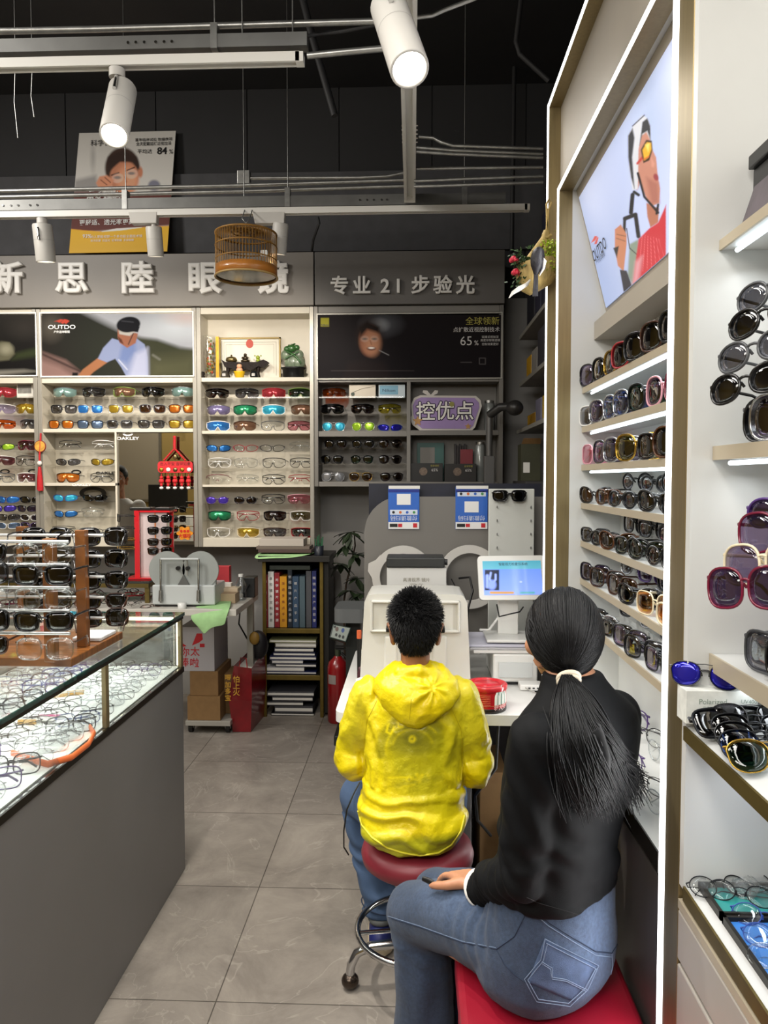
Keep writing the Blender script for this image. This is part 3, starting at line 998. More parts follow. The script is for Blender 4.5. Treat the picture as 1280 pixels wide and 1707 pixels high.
# == LEFT GLASS COUNTER
XCT = -.876
YC1 = 2.786
ZCB, ZCT = .785, .992
K = thing('glass_counter', 'long grey counter with lit glass display case at left', 'counter', (-1.17, 1.8, 0))
counter_grey = M('counter_grey_laminate', '#716f6e', .45, var=.03, vscale=5)
XCL = -1.50
MB().box(XCL, XCT, .75, YC1, .0, ZCB - .02).build('base', counter_grey, K, .002)
MB().box(XCL - .002, XCT + .004, .75, YC1 + .004, ZCB - .02, ZCB).build('bottom_rail', M('dark_bronze', '#2b2419', .35, .7), K)
case_white = M('case_floor_white', '#eef0ec', .4)
MB().box(XCL + .01, XCT - .012, .76, YC1 - .012, ZCB, ZCB + .004).build('case_floor', case_white, K)
for x0, x1, y0, y1 in ((XCT - .006, XCT, .75, YC1), (XCL, XCT - .006, YC1 - .006, YC1), (XCL, XCL + .006, .75, YC1 - .006)):
	MB().box(x0, x1, y0, y1, ZCB + .001, ZCT - .013).build('glass_pane', clear_glass, K)
MB().box(XCL - .004, XCT + .006, .75, YC1 + .006, ZCT - .012, ZCT).build('glass_top', clear_glass, K)
q = MB().box(XCT + .006, XCT + .0075, .75, YC1 + .0075, ZCT - .012, ZCT).box(XCL, XCT + .006, YC1 + .006, YC1 + .0075, ZCT - .012, ZCT)
q.build('glass_edge', M('green_glass_edge', '#0f3a31', .15, coat=.5), K)
MB().box(XCT - .010, XCT + .003, .75, YC1 + .003, ZCT - .024, ZCT - .0125).build('top_rail', M('dark_bronze'), K)
for y in (YC1 - .01, onX(179, 1165, XCT).y, 1.45, .8):
	MB().box(XCT - .012, XCT + .001, y - .011, y + .011, ZCB + .001, ZCT - .024).build('corner_post', brass, K, .001)
MB().cyl((XCL + .05, YC1 - .018, ZCT - .022), (XCT - .03, YC1 - .018, ZCT - .022), .006, 8).build('case_light', M('warm_case_tube', '#fff3d8', em=6), K)
MB().box(XCT - .016, XCT - .012, YC1 - .024, YC1 - .012, ZCB + .01, ZCT - .03).build('case_light', M('warm_case_tube'), K)
area('case_lamp', (-1.17, 1.85, ZCT - .03), .45, 9, None, (1, 1, .97), 1.75)
# == CEILING TRACKS, PIPES, LAMPS
galv = M('galvanised_conduit', '#a3a3a0', .38, .85, var=.15, vscale=30)
track_white = M('track_white', '#d8d6d0', .4)
def conduit(label, pts, r, m=galv):
	o = MB().tube(pts, r, 10).build('conduit', m)
	return tag(o, label, 'pipe')
Y1 = 2.33
# front row: conduit, strut, white track
conduit('thick bare metal conduit nearest the top edge, over the front track', [onY(-60, 53.5, Y1 + .02), onY(150, 49, Y1 + .02), onY(645, 35, Y1 + .02)], .0095)
conduit('short bare conduit joining the front strut to the lengthwise track', [onY(512, 93, Y1), onY(560, 88, Y1), onY(648, 80, Y1), onY(692, 74, Y1)], .0095)
st = thing('ceiling_strut', 'perforated steel strut above the front white lamp track', 'strut', onY(250, 90, Y1))
a, b = onY(-60, 88, Y1), onY(513, 82, Y1)
MB().box(a.x, b.x, Y1 - .02, Y1 + .02, 2.822 - .018, 2.822 + .022).build('channel', M('dull_steel', '#6d6d6b', .45, .7, var=.1), st)
MB().box(onY(353, 0, Y1).x, onY(364, 0, Y1).x, Y1 - .024, Y1 + .024, 2.80, 2.875).build('clamp', steel, st)
for x in (214, 227, 241, 260, 274, 287):
	p = onY(x, 84, Y1 - .021)
	MB().cyl((p.x, Y1 - .020, 2.822), (p.x, Y1 - .024, 2.822), .0045, 8).build('bolt', chrome, st)
for x in (358, 404, 488):
	p = onY(x, 60, Y1)
	MB().cyl((p.x, Y1, 2.84), (p.x, Y1, ZC), .0022, 6).build('hanging_rod', steel, st)
def track(label, p0, p1, w=.018, h=.018):
	p0, p1 = Vector(p0), Vector(p1)
	d = (p1 - p0).normalized()
	s_ = Vector((0, 0, 1)).cross(d).normalized()
	t = thing('lamp_track', label, 'lamp track', (p0 + p1) / 2)
	q = MB()
	for o_, w_ in ((s_ * (w * .75), w * .25), (-s_ * (w * .75), w * .25)):
		c = [p0 + o_ - s_ * w_, p0 + o_ + s_ * w_, p1 + o_ + s_ * w_, p1 + o_ - s_ * w_]
		q.hexa(c, [k + Vector((0, 0, h)) for k in c])
	c = [p0 - s_ * w + Vector((0, 0, h)), p0 + s_ * w + Vector((0, 0, h)), p1 + s_ * w + Vector((0, 0, h)), p1 - s_ * w + Vector((0, 0, h))]
	q.hexa(c, [k + Vector((0, 0, h * .6)) for k in c])
	q.build('rail', track_white, t)
	for e in (p0, p1):
		c = [e - s_ * w - d * .012, e + s_ * w - d * .012, e + s_ * w + d * .012, e - s_ * w + d * .012]
		c = [k + Vector((0, 0, -.001)) for k in c]
		MB().hexa(c, [k + Vector((0, 0, h * 1.62)) for k in c]).build('end_cap', track_white, t)
	return t
zt1 = onY(250, 112, Y1).z
track('white lamp track across the top left, nearest the camera', (onY(-60, 112, Y1).x, Y1, zt1), (onY(500, 108, Y1).x, Y1, zt1))
Y2 = 3.63
zt2 = onY(300, 360, Y2).z
track('white lamp track farther back, in front of the shop sign', (onY(-60, 360, Y2).x, Y2, zt2), (onY(878, 348, Y2).x, Y2, zt2))
st = thing('ceiling_strut', 'perforated steel strut above the rear white lamp track', 'strut', (-.5, Y2, zt2 + .05))
MB().box(onY(-60, 340, Y2).x, onY(842, 340, Y2).x, Y2 - .018, Y2 + .018, zt2 + .032, zt2 + .082).build('channel', M('dull_steel'), st)
for x in (210, 407, 480, 774):
	MB().cyl((onY(x, 340, Y2).x, Y2, zt2 + .08), (onY(x, 340, Y2).x, Y2, ZC), .0025, 6).build('hanging_rod', steel, st)
for x in (210, 480, 774):
	q = onY(x, 340, Y2).x
	MB().box(q - .012, q + .012, Y2 - .022, Y2 + .022, zt2 + .03, zt2 + .12).build('clamp', steel, st)
for x in (5, 18, 30, 50, 62, 600, 612, 623, 636, 645):
	p = onY(x, 349, Y2 - .02).x
	MB().cyl((p, Y2 - .018, zt2 + .055), (p, Y2 - .022, zt2 + .055), .005, 8).build('bolt', chrome, st)
# lengthwise track over the aisle
XT = onY(683, 344, Y2 - .03).x
t = track('white lamp track running lengthwise over the aisle', (XT, Y2 - .06, zt2 + .03), (XT + .006, .6, zt2 + .03), .026, .02)
st = thing('ceiling_strut', 'steel strut over the lengthwise lamp track', 'strut', (XT, 2, zt2 + .07))
MB().box(XT - .02, XT + .026, .6, Y2 - .03, zt2 + .064, zt2 + .10).build('channel', M('dull_steel'), st)
for y in (1.2, 2.4):
	MB().cyl((XT, y, zt2 + .1), (XT, y, ZC), .003, 6).build('hanging_rod', steel, st)
for k in range(5):
	for sx in (-1, 1):
		y = 2.92 + k * .035
		MB().cyl((XT + .003 + sx * .022, y, zt2 + .08), (XT + .003 + sx * .031, y, zt2 + .08), .005, 8).build('bolt', chrome, st)
# conduits at the back
Y3 = 3.86
conduit('upper of two long rear conduits below the leaning poster', [onY(-60, 320, Y3), onY(400, 309, Y3), onY(680, 300, Y3)], .010)
conduit('lower of two long rear conduits above the rear track', [onY(-60, 330, Y3 - .05), onY(400, 319, Y3 - .05), onY(680, 310, Y3 - .05)], .010)
conduit('short conduit leaving the grey junction box', [onY(412, 297, Y3 + .05), onY(600, 296, Y3 + .05), onY(645, 294, Y3 + .05), onY(675, 288, Y3 + .05)], .009)
Yr = 3.3
for lab, pts in (('topmost right-hand conduit with a bent end beside the lengthwise track', [(698, 228), (722, 230), (735, 237), (755, 243), (905, 248)]),
				 ('second right-hand conduit, running to the light-lined unit', [(694, 246), (760, 251), (905, 257)]),
				 ('third right-hand conduit, close beneath the second', [(694, 253), (760, 257), (905, 263)]),
				 ('single right-hand conduit below the group of three', [(694, 281), (905, 279)]),
				 ('upper of the lowest pair of right-hand conduits', [(690, 302), (780, 298), (905, 294)]),
				 ('lowest right-hand conduit just over the track end', [(690, 311), (780, 308), (905, 304)])):
	conduit(lab, [onY(x, y, Yr) for x, y in pts], .0075)
conduit('bent bare conduit rising to the top edge right of the big lamp', [onY(695, 29, 2.2), onY(720, 26, 2.2), onY(740, 17, 2.2), onY(790, -2, 2.2), onY(830, -20, 2.2)], .006)
blk = M('black_pipe', '#232325', .6, var=.1)
conduit('dark slanting pipe hanging from the black ceiling', [Vector((onY(490, 0, 3.4).x, 3.4, ZC)), onY(500, -20, 3.4), onY(520, 60, 3.4), onY(558, 193, 3.4)], .016, blk)
conduit('dark bent conduit at the top right against the black wall', [Vector((onY(872, 0, 3.6).x, 3.6, ZC)), onY(872, -30, 3.6), onY(860, 70, 3.6), onY(866, 90, 3.6), onY(915, 135, 3.6)], .012, blk)
conduit('dark vertical pipe on the black wall near the track end', [onY(857, 110, 4.9), onY(853, 420, 4.9)], .014, blk)
conduit('black cable looping behind the front strut', [onY(495, 78, Y1), onY(505, 62, 2.36), onY(530, 56, 2.40), onY(570, 52, 2.38), onY(640, 38, Y1 + .02)], .006, blk)
conduit('black cable dropping behind the birdcage to the sign', [onY(530, 362, 4.6), onY(532, 372, 4.6), onY(522, 400, 4.68), Vector((onY(519, 420, 4.80).x, 4.80, bz(421, YS) - .002))], .008, blk)
o = MB().box(onY(394, 0, Y3 + .05).x, onY(415, 0, Y3 + .05).x, Y3 + .03, Y3 + .07, onY(400, 304, Y3).z, onY(400, 279, Y3).z).build('junction_box', galv, None, .003)
tag(o, 'small grey metal junction box on the rear conduits', 'junction box')
for lab, pts, Yw in (('thin loose wire hanging at the far top left', [(26, 100), (24, 170), (30, 230)], 3.0),
					 ('short curled wire hanging left of the lit lamp', [(54, 115), (52, 160), (57, 195)], 3.0)):
	tag(MB().tube([Vector((onY(*pts[0], Yw).x, Yw, ZC))] + [onY(x, y, Yw) for x, y in pts], .0022, 5).build('wire', steel), lab, 'wire')
spot_white = M('lamp_white', '#bebbb5', .45)
lamp_glow = M('lamp_glow', '#fff6e2', em=18)
def track_lamp(label, top, end, r, mount, arm=True, lit=True, box_=None, ring=True):
	"""cylinder lamp from its rear end to its mouth"""
	top, end = Vector(top), Vector(end)
	d = (end - top).normalized()
	t = thing('track_lamp', label, 'lamp', top)
	side = d.orthogonal().normalized()
	up = d.cross(side)
	L = (end - top).length
	def ringp(s_, rr, n=28):
		return [tuple(top + d * s_ + (side * math.cos(2 * math.pi * k / n) + up * math.sin(2 * math.pi * k / n)) * rr) for k in range(n)]
	q = MB().rings([ringp(0.0, r * .93), ringp(.006, r), ringp(L - .004, r), ringp(L, r * .985), ringp(L, r * .87), ringp(L - .012, r * .84)], caps=False)
	q.add(ringp(0, r * .93), [tuple(range(28))[::-1]])
	q.build('housing', spot_white, t)
	q = MB().add(ringp(L - .010, r * .84), [tuple(range(28))])
	q.build('lens', lamp_glow if lit else M('lamp_off_lens', '#bdbab2', .2), t)
	if ring:
		MB().rings([ringp(L * .42, r * 1.006), ringp(L * .428, r * 1.006)], caps=False).build('seam', M('lamp_seam', '#9c9a95', .5), t)
	mount = Vector(mount)
	if arm:
		fr_ = Vector((0, -1, 0)) - d * Vector((0, -1, 0)).dot(d)
		fr_ = fr_.normalized() * (r + .004)
		MB().tube([mount, mount + Vector((0, -.005, -.03)), mount.lerp(top + fr_ + d * .03, .75), top + fr_ + d * .03, top + fr_ + d * .075], [.006] * 5, 8).build('arm', chrome, t)
		MB().cyl(mount + Vector((0, 0, -.004)), mount + Vector((0, 0, -.030)), .024, 16).build('adapter', spot_white, t)
	if box_:
		a_, b_ = box_
		MB().hexa([(a_.x + .012, a_.y - .02, b_.z), (b_.x - .004, a_.y - .02, b_.z), (b_.x - .004, a_.y + .02, b_.z), (a_.x + .012, a_.y + .02, b_.z)],
				  [(a_.x, a_.y - .02, a_.z), (b_.x, a_.y - .02, a_.z), (b_.x, a_.y + .02, a_.z), (a_.x, a_.y + .02, a_.z)]).build('driver_box', spot_white, t, .003)
		MB().cyl(((top.x), top.y, b_.z), tuple(top + d * .01), .012, 10).build('stem', spot_white, t)
	return t, d
t, d = track_lamp('lit white track lamp at upper left, mouth turned to camera', onY(205, 148, Y1), onY(190, 226, Y1 - .13), .0415, (onY(195, 118, Y1).x, Y1, zt1), True)
spot('lamp_beam', Vector(onY(190, 226, Y1 - .13)) + d * .03, (-.65, 1.8, 0), 95, 85, .7)
t, d = track_lamp('big lit white track lamp at top centre', onY(647, 10, 1.86), onY(683, 116, 1.72), .0445, (XT, 1.9, zt2 + .02), True)
spot('lamp_beam', Vector(onY(683, 116, 1.72)) + d * .03, (-.35, 1.7, 0), 38, 80, .7)
for lab, x0, y0, x1, y1, xb, tgt in (('white track lamp at left pointing down before the sign', 70, 374, 77, 437, None, (bx(66), YF, 1.75)),
									 ('short white track lamp hanging before the orange poster foot', 256, 378, 260, 428, (216, 264), (bx(240), YF, 1.85)),
									 ('white track lamp beside the birdcage', 468, 372, 464, 424, (422, 476), (bx(430), YF, 1.85))):
	a, b = onY(x0, y0, Y2), onY(x1, y1, Y2 + .03)
	t, d = track_lamp(lab, a, b, .046 if xb is None else .038, (a.x, Y2, zt2), xb is None, True,
					  (onY(xb[0], 356, Y2), onY(xb[1], 374, Y2)) if xb else None)
	b2 = Vector(b) + d * .03
	spot('lamp_beam', b2, tgt, 56, 95, .8, (1, .91, .79))
# == EYEWEAR
FR = {
	'black': M('frame_black', '#0e0e10', .25, coat=.3), 'grey': M('frame_grey', '#4b4d50', .3), 'white': M('frame_white', '#e8e6e2', .3),
	'clear': GL('frame_clear', (.80, .82, .83), refl=.5, base=.1), 'silver': M('frame_silver', '#b9babc', .2, .9), 'gold': M('frame_gold', '#b5913f', .22, .9),
	'brown': M('frame_brown', '#3b2114', .25, var=.3, vscale=60), 'red': M('frame_red', '#9a1c25', .28), 'wine': M('frame_wine', '#6d1230', .22, coat=.3),
	'pink': M('frame_pink', '#d59aa6', .3), 'blue': M('frame_blue', '#23418c', .3), 'green': M('frame_green', '#6f8a3c', .3),
	'purple': M('frame_purple', '#4d2f73', .3), 'tortoise': M('frame_tortoise', '#4a2a12', .25, var=.6, vscale=45), 'cream': M('frame_cream', '#e0d3b4', .3),
	'gunmetal': M('frame_gunmetal', '#2c2d30', .28, .8),
}
def ML(name, col, rough=.16, metal=.55):
	return M('lens_' + name, col, rough, metal, coat=.6)
LN = {
	'dark': GL('lens_dark', (.09, .09, .10), refl=.5, base=.045), 'smoke': GL('lens_smoke', (.36, .36, .39), refl=.45, base=.05),
	'brown': GL('lens_brown', (.26, .15, .09), refl=.45, base=.05), 'deepbrown': GL('lens_deepbrown', (.14, .07, .05), refl=.45, base=.05),
	'green': GL('lens_green', (.10, .20, .14), refl=.45, base=.05), 'blue': GL('lens_blue', (.2, .28, .5), refl=.45, base=.05),
	'purple': GL('lens_purple', (.25, .19, .32), refl=.45, base=.05), 'violet': GL('lens_violet', (.50, .44, .58), refl=.4, base=.05),
	'pink': GL('lens_pink', (.85, .52, .60), refl=.4, base=.05), 'amber': GL('lens_amber', (.80, .50, .22), refl=.4, base=.05),
	'yellow': GL('lens_yellow', (.86, .80, .18), refl=.4, base=.05), 'orange': GL('lens_orange', (.92, .38, .08), refl=.4, base=.05),
	'clear': GL('lens_clear', (.965, .97, .97), refl=.35, base=.025), 'lilac': GL('lens_lilac', (.72, .68, .86), refl=.4, base=.05),
	'rose': GL('lens_rose', (.45, .22, .26), refl=.45, base=.05), 'olive': GL('lens_olive', (.32, .30, .14), refl=.45, base=.05),
	'bluemirror': ML('blue_mirror', '#2f78c8'), 'cyanmirror': ML('cyan_mirror', '#3fc0e6'), 'goldmirror': ML('gold_mirror', '#a88a2a'),
	'orangemirror': ML('orange_mirror', '#c26a1c'), 'greenmirror': ML('green_mirror', '#2f9a68'), 'limemirror': ML('lime_mirror', '#a6d63a'),
	'redmirror': ML('red_mirror', '#b23a44'), 'silvermirror': ML('silver_mirror', '#8f9196'), 'purplemirror': ML('purple_mirror', '#4f3bb4'),
	'navymirror': ML('navy_mirror', '#2320b0', .12, .6), 'tealmirror': ML('teal_mirror', '#8fb2ac'), 'bronzemirror': ML('bronze_mirror', '#7b5a45'),
	'lilacmirror': ML('lilac_mirror', '#8b80ad'), 'steelmirror': ML('steel_mirror', '#566a86'),
}
LW = {'dark': 'black-lensed', 'smoke': 'grey-lensed', 'brown': 'brown-lensed', 'deepbrown': 'dark brown-lensed', 'green': 'green-lensed', 'blue': 'blue-lensed',
	  'purple': 'purple-lensed', 'violet': 'pale violet-lensed', 'pink': 'pink-lensed', 'amber': 'amber-lensed', 'yellow': 'yellow-lensed', 'orange': 'orange-lensed',
	  'clear': 'clear-lensed', 'lilac': 'lilac-lensed', 'rose': 'rose-lensed', 'olive': 'olive-lensed'}
def lens_words(k):
	return LW.get(k) or k.replace('mirror', '') + ' mirrored'
# half width, half height, roundness power, half gap, rim radius, shape of the outline
KINDS = {
	'aviator': (.029, .025, 2.3, .009, .0011, 'tear'), 'rect': (.0285, .0215, 3.4, .008, .0021, 'trap'), 'square': (.0315, .0265, 3.2, .006, .0018, 'sq'),
	'round': (.0255, .0240, 2.0, .010, .0012, 'sq'), 'cat': (.0310, .0235, 2.5, .007, .0026, 'cat'), 'wire': (.0270, .0195, 2.8, .009, .0009, 'sq'),
	'oval': (.0275, .0205, 2.2, .008, .0022, 'sq'), 'wrap': (.0320, .0190, 2.7, .005, .0017, 'wrap'), 'big': (.0335, .0290, 2.7, .005, .0022, 'sq'),
}
GM = {}
def lens_outline(a, b, n, shape, sgn, N=26):
	pts = []
	for k in range(N):
		t = 2 * math.pi * k / N
		c, s_ = math.cos(t), math.sin(t)
		x = a * math.copysign(abs(c) ** (2 / n), c)
		z = b * math.copysign(abs(s_) ** (2 / n), s_)
		if shape == 'tear':
			x *= 1 + .10 * z / b
			z -= .10 * b * (x / a) * (1 if z < 0 else .2)
			x -= .05 * a if z < 0 else 0
		elif shape == 'trap':
			x *= 1 + .08 * z / b
		elif shape == 'cat':
			z += .22 * b * (x / a) * (1 if z > 0 else .3)
		elif shape == 'wrap':
			z += .16 * b * (x / a)
			z *= 1 - .18 * max(0, x / a)
		pts.append((sgn * x, z))
	return pts
def to_mesh(name, mb):
	me = bpy.data.meshes.new(name)
	me.from_pydata(mb.v, [], mb.f)
	me.polygons.foreach_set('use_smooth', mb.s)
	me.materials.append(None)
	me.update()
	return me
def glass_meshes(kind, temple):
	key = (kind, temple)
	if key in GM:
		return GM[key]
	out = []
	if kind.startswith('shield'):
		hw, hh = .069, .058
		full = kind.endswith('full')
		N = 22
		xs = [-hw + 2 * hw * i / N for i in range(N + 1)]
		def zt(x): return hh * (1 - .17 * abs(x / hw) ** 2.6)
		def zb(x):
			u = abs(x) / hw
			base = .30 * hh * max(0, (u - .60) / .40) ** 2.0 + .02 * hh
			notch = max(0, 1 - abs(x) / .016) * .42 * hh
			return base + notch
		def yy(x): return 7.5 * x * x
		def P_(x, z): return (x, yy(x) + .0015 * (z / hh), z)
		top = [P_(x, zt(x)) for x in xs]
		bot = [P_(x, min(zb(x), zt(x) - .004)) for x in xs]
		v = top + bot + [(p[0], p[1] + .0016, p[2]) for p in top] + [(p[0], p[1] + .0016, p[2]) for p in bot]
		n = N + 1
		f = []
		for i in range(N):
			f += [(i, n + i, n + i + 1, i + 1), (2 * n + i, 2 * n + i + 1, 3 * n + i + 1, 3 * n + i),
				  (i, i + 1, 2 * n + i + 1, 2 * n + i), (n + i, 3 * n + i, 3 * n + i + 1, n + i + 1)]
		f += [(0, 2 * n, 3 * n, n), (N, n + N, 3 * n + N, 2 * n + N)]
		l = MB().add(v, f, 0, True)
		fr = MB().tube([(p[0], p[1] - .0003, p[2] + .001) for p in top], .0026 if full else .0021, 6)
		if full:
			fr.tube([top[0]] + bot + [top[-1]], .0018, 6)
		fr.tube([(-.009, yy(.009) + .004, .020), (-.004, .006, .028), (.004, .006, .028), (.009, yy(.009) + .004, .020)], .0022, 6)
		hx, hy, hz, tr = hw, yy(hw), zt(hw) - .006, .0026
		parts = [('frame', fr), ('lens', l)]
	else:
		a, b, n, g, r, shape = KINDS[kind]
		wrapk = 5.5 if shape == 'wrap' else 1.6
		def yy(x): return wrapk * x * x
		fr = MB()
		parts = []
		for sgn in (-1, 1):
			o2 = lens_outline(a, b, n, shape, sgn)
			cx = sgn * (g + a)
			pts = [(cx + x, yy(cx + x), b * 1.06 + z) for x, z in o2]
			fr.tube(pts, r, 6, closed=True)
			N = len(pts)
			cen = (cx, yy(cx) - .0012, b * 1.06)
			mid = [tuple((np.array(p) * .55 + np.array(cen) * .45) + np.array((0, -.0004, 0))) for p in pts]
			v = pts + mid + [cen]
			v += [(p[0], p[1] + .0016, p[2]) for p in v]
			f = []
			q = 2 * N + 1
			for i in range(N):
				j = (i + 1) % N
				f += [(i, j, N + j, N + i), (N + i, N + j, 2 * N), (q + j, q + i, q + N + i, q + N + j), (q + N + j, q + N + i, q + 2 * N), (j, i, q + i, q + j)]
			parts.append(('lens', MB().add(v, f, 0, True)))
		br = max(r, .0012)
		z1 = b * 1.06 + b * .35
		fr.tube([(-g - .002, yy(g), z1), (-g * .4, -.001, z1 + .002), (g * .4, -.001, z1 + .002), (g + .002, yy(g), z1)], br, 6)
		if kind == 'aviator':
			fr.tube([(-g - .010, yy(g), z1 + .012), (0, -.001, z1 + .0135), (g + .010, yy(g), z1 + .012)], .0010, 6)
		for sgn in (-1, 1):
			fr.tube([(sgn * (g * .9), yy(g) + .001, z1 - .004), (sgn * g * .8, .007, z1 - .010)], .0022, 6)
		hx = g + 2 * a + .002
		hy, hz = yy(hx), b * 1.06 + b * (.55 if shape != 'cat' else .75)
		for sgn in (-1, 1):
			fr.tube([(sgn * (hx - .006), hy - .001, hz), (sgn * (hx + .001), hy + .003, hz)], max(r, .0016), 6)
		tr = .0012 if r < .0013 else .0026
		parts.insert(0, ('frame', fr))
	for sgn in (-1, 1):
		t = MB()
		if temple == 'open':
			p = [(sgn * (hx + .001), hy + .002, hz), (sgn * (hx + .003), hy + .05, hz), (sgn * (hx + .001), hy + .088, hz - .002), (sgn * (hx - .006), hy + .108, hz - .012), (sgn * (hx - .010), hy + .124, hz - .030)]
		else:
			e = .008 if sgn > 0 else .013
			p = [(sgn * (hx + .001), hy + .002, hz), (sgn * hx * .93, hy + e, hz - .001), (sgn * hx * .3, hy + e + .001, hz - .004), (-sgn * hx * .55, hy + e, hz - .007), (-sgn * hx * .86, hy + e - .001, hz - .024)]
		t.tube(p, [tr * 1.1, tr, tr, tr * 1.15, tr * 1.2], 6, flat=.6 if temple == 'open' else 1)
		parts.append(('temple', t))
	GM[key] = [(nm, to_mesh(nm, m)) for nm, m in parts]
	return GM[key]
NG = [0]
def eyewear(kind, loc, rotz, frame, lens, label, group, temple='folded', tilt=0.0, scale=1.0, name=None, roll=0.0):
	t = thing(name or ('eyeglasses' if lens == 'clear' and not kind.startswith('shield') else 'sunglasses'), label, 'glasses', loc, group, rotz)
	t.rotation_euler = (tilt, roll, rotz)
	t.scale = (scale,) * 3
	for nm, me in glass_meshes(kind, temple):
		o = bpy.data.objects.new(nm, me)
		COL.objects.link(o)
		o.parent = t
		o.material_slots[0].link = 'OBJECT'
		o.material_slots[0].material = LN[lens] if nm == 'lens' else FR[frame]
	NG[0] += 1
	return t
ORD = ['first', 'second', 'third', 'fourth', 'fifth', 'sixth', 'seventh', 'eighth', 'ninth', 'tenth']
KW = {'aviator': 'aviator sunglasses', 'rect': 'rectangular sunglasses', 'square': 'square sunglasses', 'round': 'round glasses', 'cat': 'cat-eye sunglasses',
	  'wire': 'thin-rimmed glasses', 'oval': 'oval sunglasses', 'wrap': 'wraparound sports glasses', 'big': 'oversized sunglasses', 'shield': 'shield sports glasses',
	  'shieldfull': 'full-rim shield glasses'}
# rows on the wall cabinets: base height in the picture, then (centre, kind, frame, lens)
s, sf, av, re, wr = 'shield', 'shieldfull', 'aviator', 'rect', 'wrap'
CABS = [
	('edge cabinet', 'upper box', [(660, [(4, sf, 'red', 'redmirror')]), (688, [(3, s, 'white', 'lilac'), (42, s, 'gold', 'goldmirror')]), (714, [(3, s, 'grey', 'orange'), (46, s, 'grey', 'smoke')])]),
	('edge cabinet', 'middle box', [(750, [(2, wr, 'black', 'limemirror'), (43, sf, 'wine', 'rose')]), (776, [(2, s, 'white', 'rose'), (40, sf, 'black', 'clear')]), (805, [(2, sf, 'grey', 'clear'), (43, sf, 'white', 'rose')])]),
	('edge cabinet', 'lower box', [(840, [(10, wr, 'blue', 'bluemirror'), (52, wr, 'black', 'dark')]), (855, [(5, wr, 'black', 'purplemirror'), (44, wr, 'black', 'purple')]),
								   (870, [(12, wr, 'black', 'smoke'), (50, wr, 'white', 'purple')]), (884, [(12, wr, 'white', 'steelmirror'), (50, wr, 'purple', 'purple')])]),
	('cyclist cabinet', 'upper box', [(660, [(105, s, 'grey', 'tealmirror'), (153, sf, 'black', 'smoke'), (203, sf, 'green', 'bronzemirror'), (252, sf, 'black', 'dark'), (303, s, 'silver', 'tealmirror')]),
									  (688, [(106, re, 'black', 'smoke'), (150, re, 'silver', 'bluemirror'), (201, re, 'silver', 'goldmirror'), (254, re, 'grey', 'brown'), (303, re, 'brown', 'orangemirror')]),
									  (714, [(101, re, 'black', 'orangemirror'), (150, re, 'black', 'steelmirror'), (199, re, 'grey', 'smoke'), (252, re, 'black', 'smoke'), (303, re, 'brown', 'goldmirror')])]),
	('cyclist cabinet', 'middle box', [(750, [(113, s, 'black', 'clear'), (168, s, 'white', 'clear')]), (776, [(112, wr, 'black', 'smoke'), (168, wr, 'black', 'goldmirror')]), (805, [(110, sf, 'orange' if 0 else 'black', 'orangemirror'), (168, sf, 'black', 'clear')])]),
	('cyclist cabinet', 'lower box', [(837, [(107, wr, 'blue', 'cyanmirror'), (157, wr, 'black', 'dark')]), (864, [(107, wr, 'black', 'bluemirror'), (152, s, 'clear', 'clear')]), (895, [(103, s, 'black', 'clear'), (150, wr, 'black', 'clear')])]),
	('ornament cabinet', 'upper box', [(663, [(362, s, 'black', 'deepbrown'), (411, sf, 'black', 'smoke'), (456, sf, 'red', 'redmirror'), (501, sf, 'green', 'green')]),
									   (691, [(362, s, 'silver', 'lilacmirror'), (408, sf, 'black', 'greenmirror'), (455, sf, 'white', 'cyanmirror'), (502, s, 'brown', 'bronzemirror')]),
									   (718, [(363, sf, 'white', 'bluemirror'), (406, s, 'brown', 'bronzemirror'), (455, sf, 'grey', 'clear'), (498, sf, 'brown', 'pink')])]),
	('ornament cabinet', 'middle box', [(753, [(364, wr, 'black', 'bluemirror'), (409, wr, 'red', 'clear'), (454, wr, 'black', 'clear'), (500, s, 'clear', 'clear')]),
										(780, [(364, sf, 'white', 'clear'), (410, sf, 'clear', 'clear'), (455, sf, 'gunmetal', 'clear'), (501, sf, 'black', 'clear')]),
										(808, [(362, s, 'wine', 'clear'), (410, s, 'clear', 'clear'), (455, sf, 'black', 'clear'), (501, s, 'red', 'clear')])]),
	('ornament cabinet', 'lower box', [(841, [(362, 'oval', 'purple', 'purplemirror'), (409, 'oval', 'black', 'deepbrown'), (456, sf, 'black', 'clear'), (499, s, 'pink', 'pink')]),
									   (869, [(364, sf, 'black', 'greenmirror'), (411, sf, 'red', 'clear'), (456, sf, 'black', 'deepbrown'), (501, sf, 'white', 'olive')]),
									   (897, [(362, sf, 'white', 'clear'), (411, sf, 'cream', 'goldmirror'), (456, sf, 'brown', 'smoke'), (502, sf, 'red', 'dark')])]),
	('dim cabinet', 'upper box', [(663, [(557, s, 'black', 'orange')]), (690, [(553, sf, 'black', 'dark'), (604, s, 'black', 'deepbrown'), (651, s, 'black', 'yellow')]),
								  (719, [(556, av, 'silver', 'cyanmirror'), (605, av, 'silver', 'limemirror'), (650, wr, 'blue', 'navymirror')])]),
	('dim cabinet', 'lower box', [(748, [(559, av, 'gunmetal', 'deepbrown'), (605, av, 'black', 'dark'), (651, av, 'gunmetal', 'brown')]), (774, [(553, av, 'black', 'dark'), (603, av, 'black', 'green'), (651, av, 'gunmetal', 'deepbrown')]),
								  (803, [(555, av, 'silver', 'silvermirror'), (601, av, 'gold', 'brown'), (653, av, 'gunmetal', 'deepbrown')])]),
]
RW = ['top', 'middle', 'bottom']
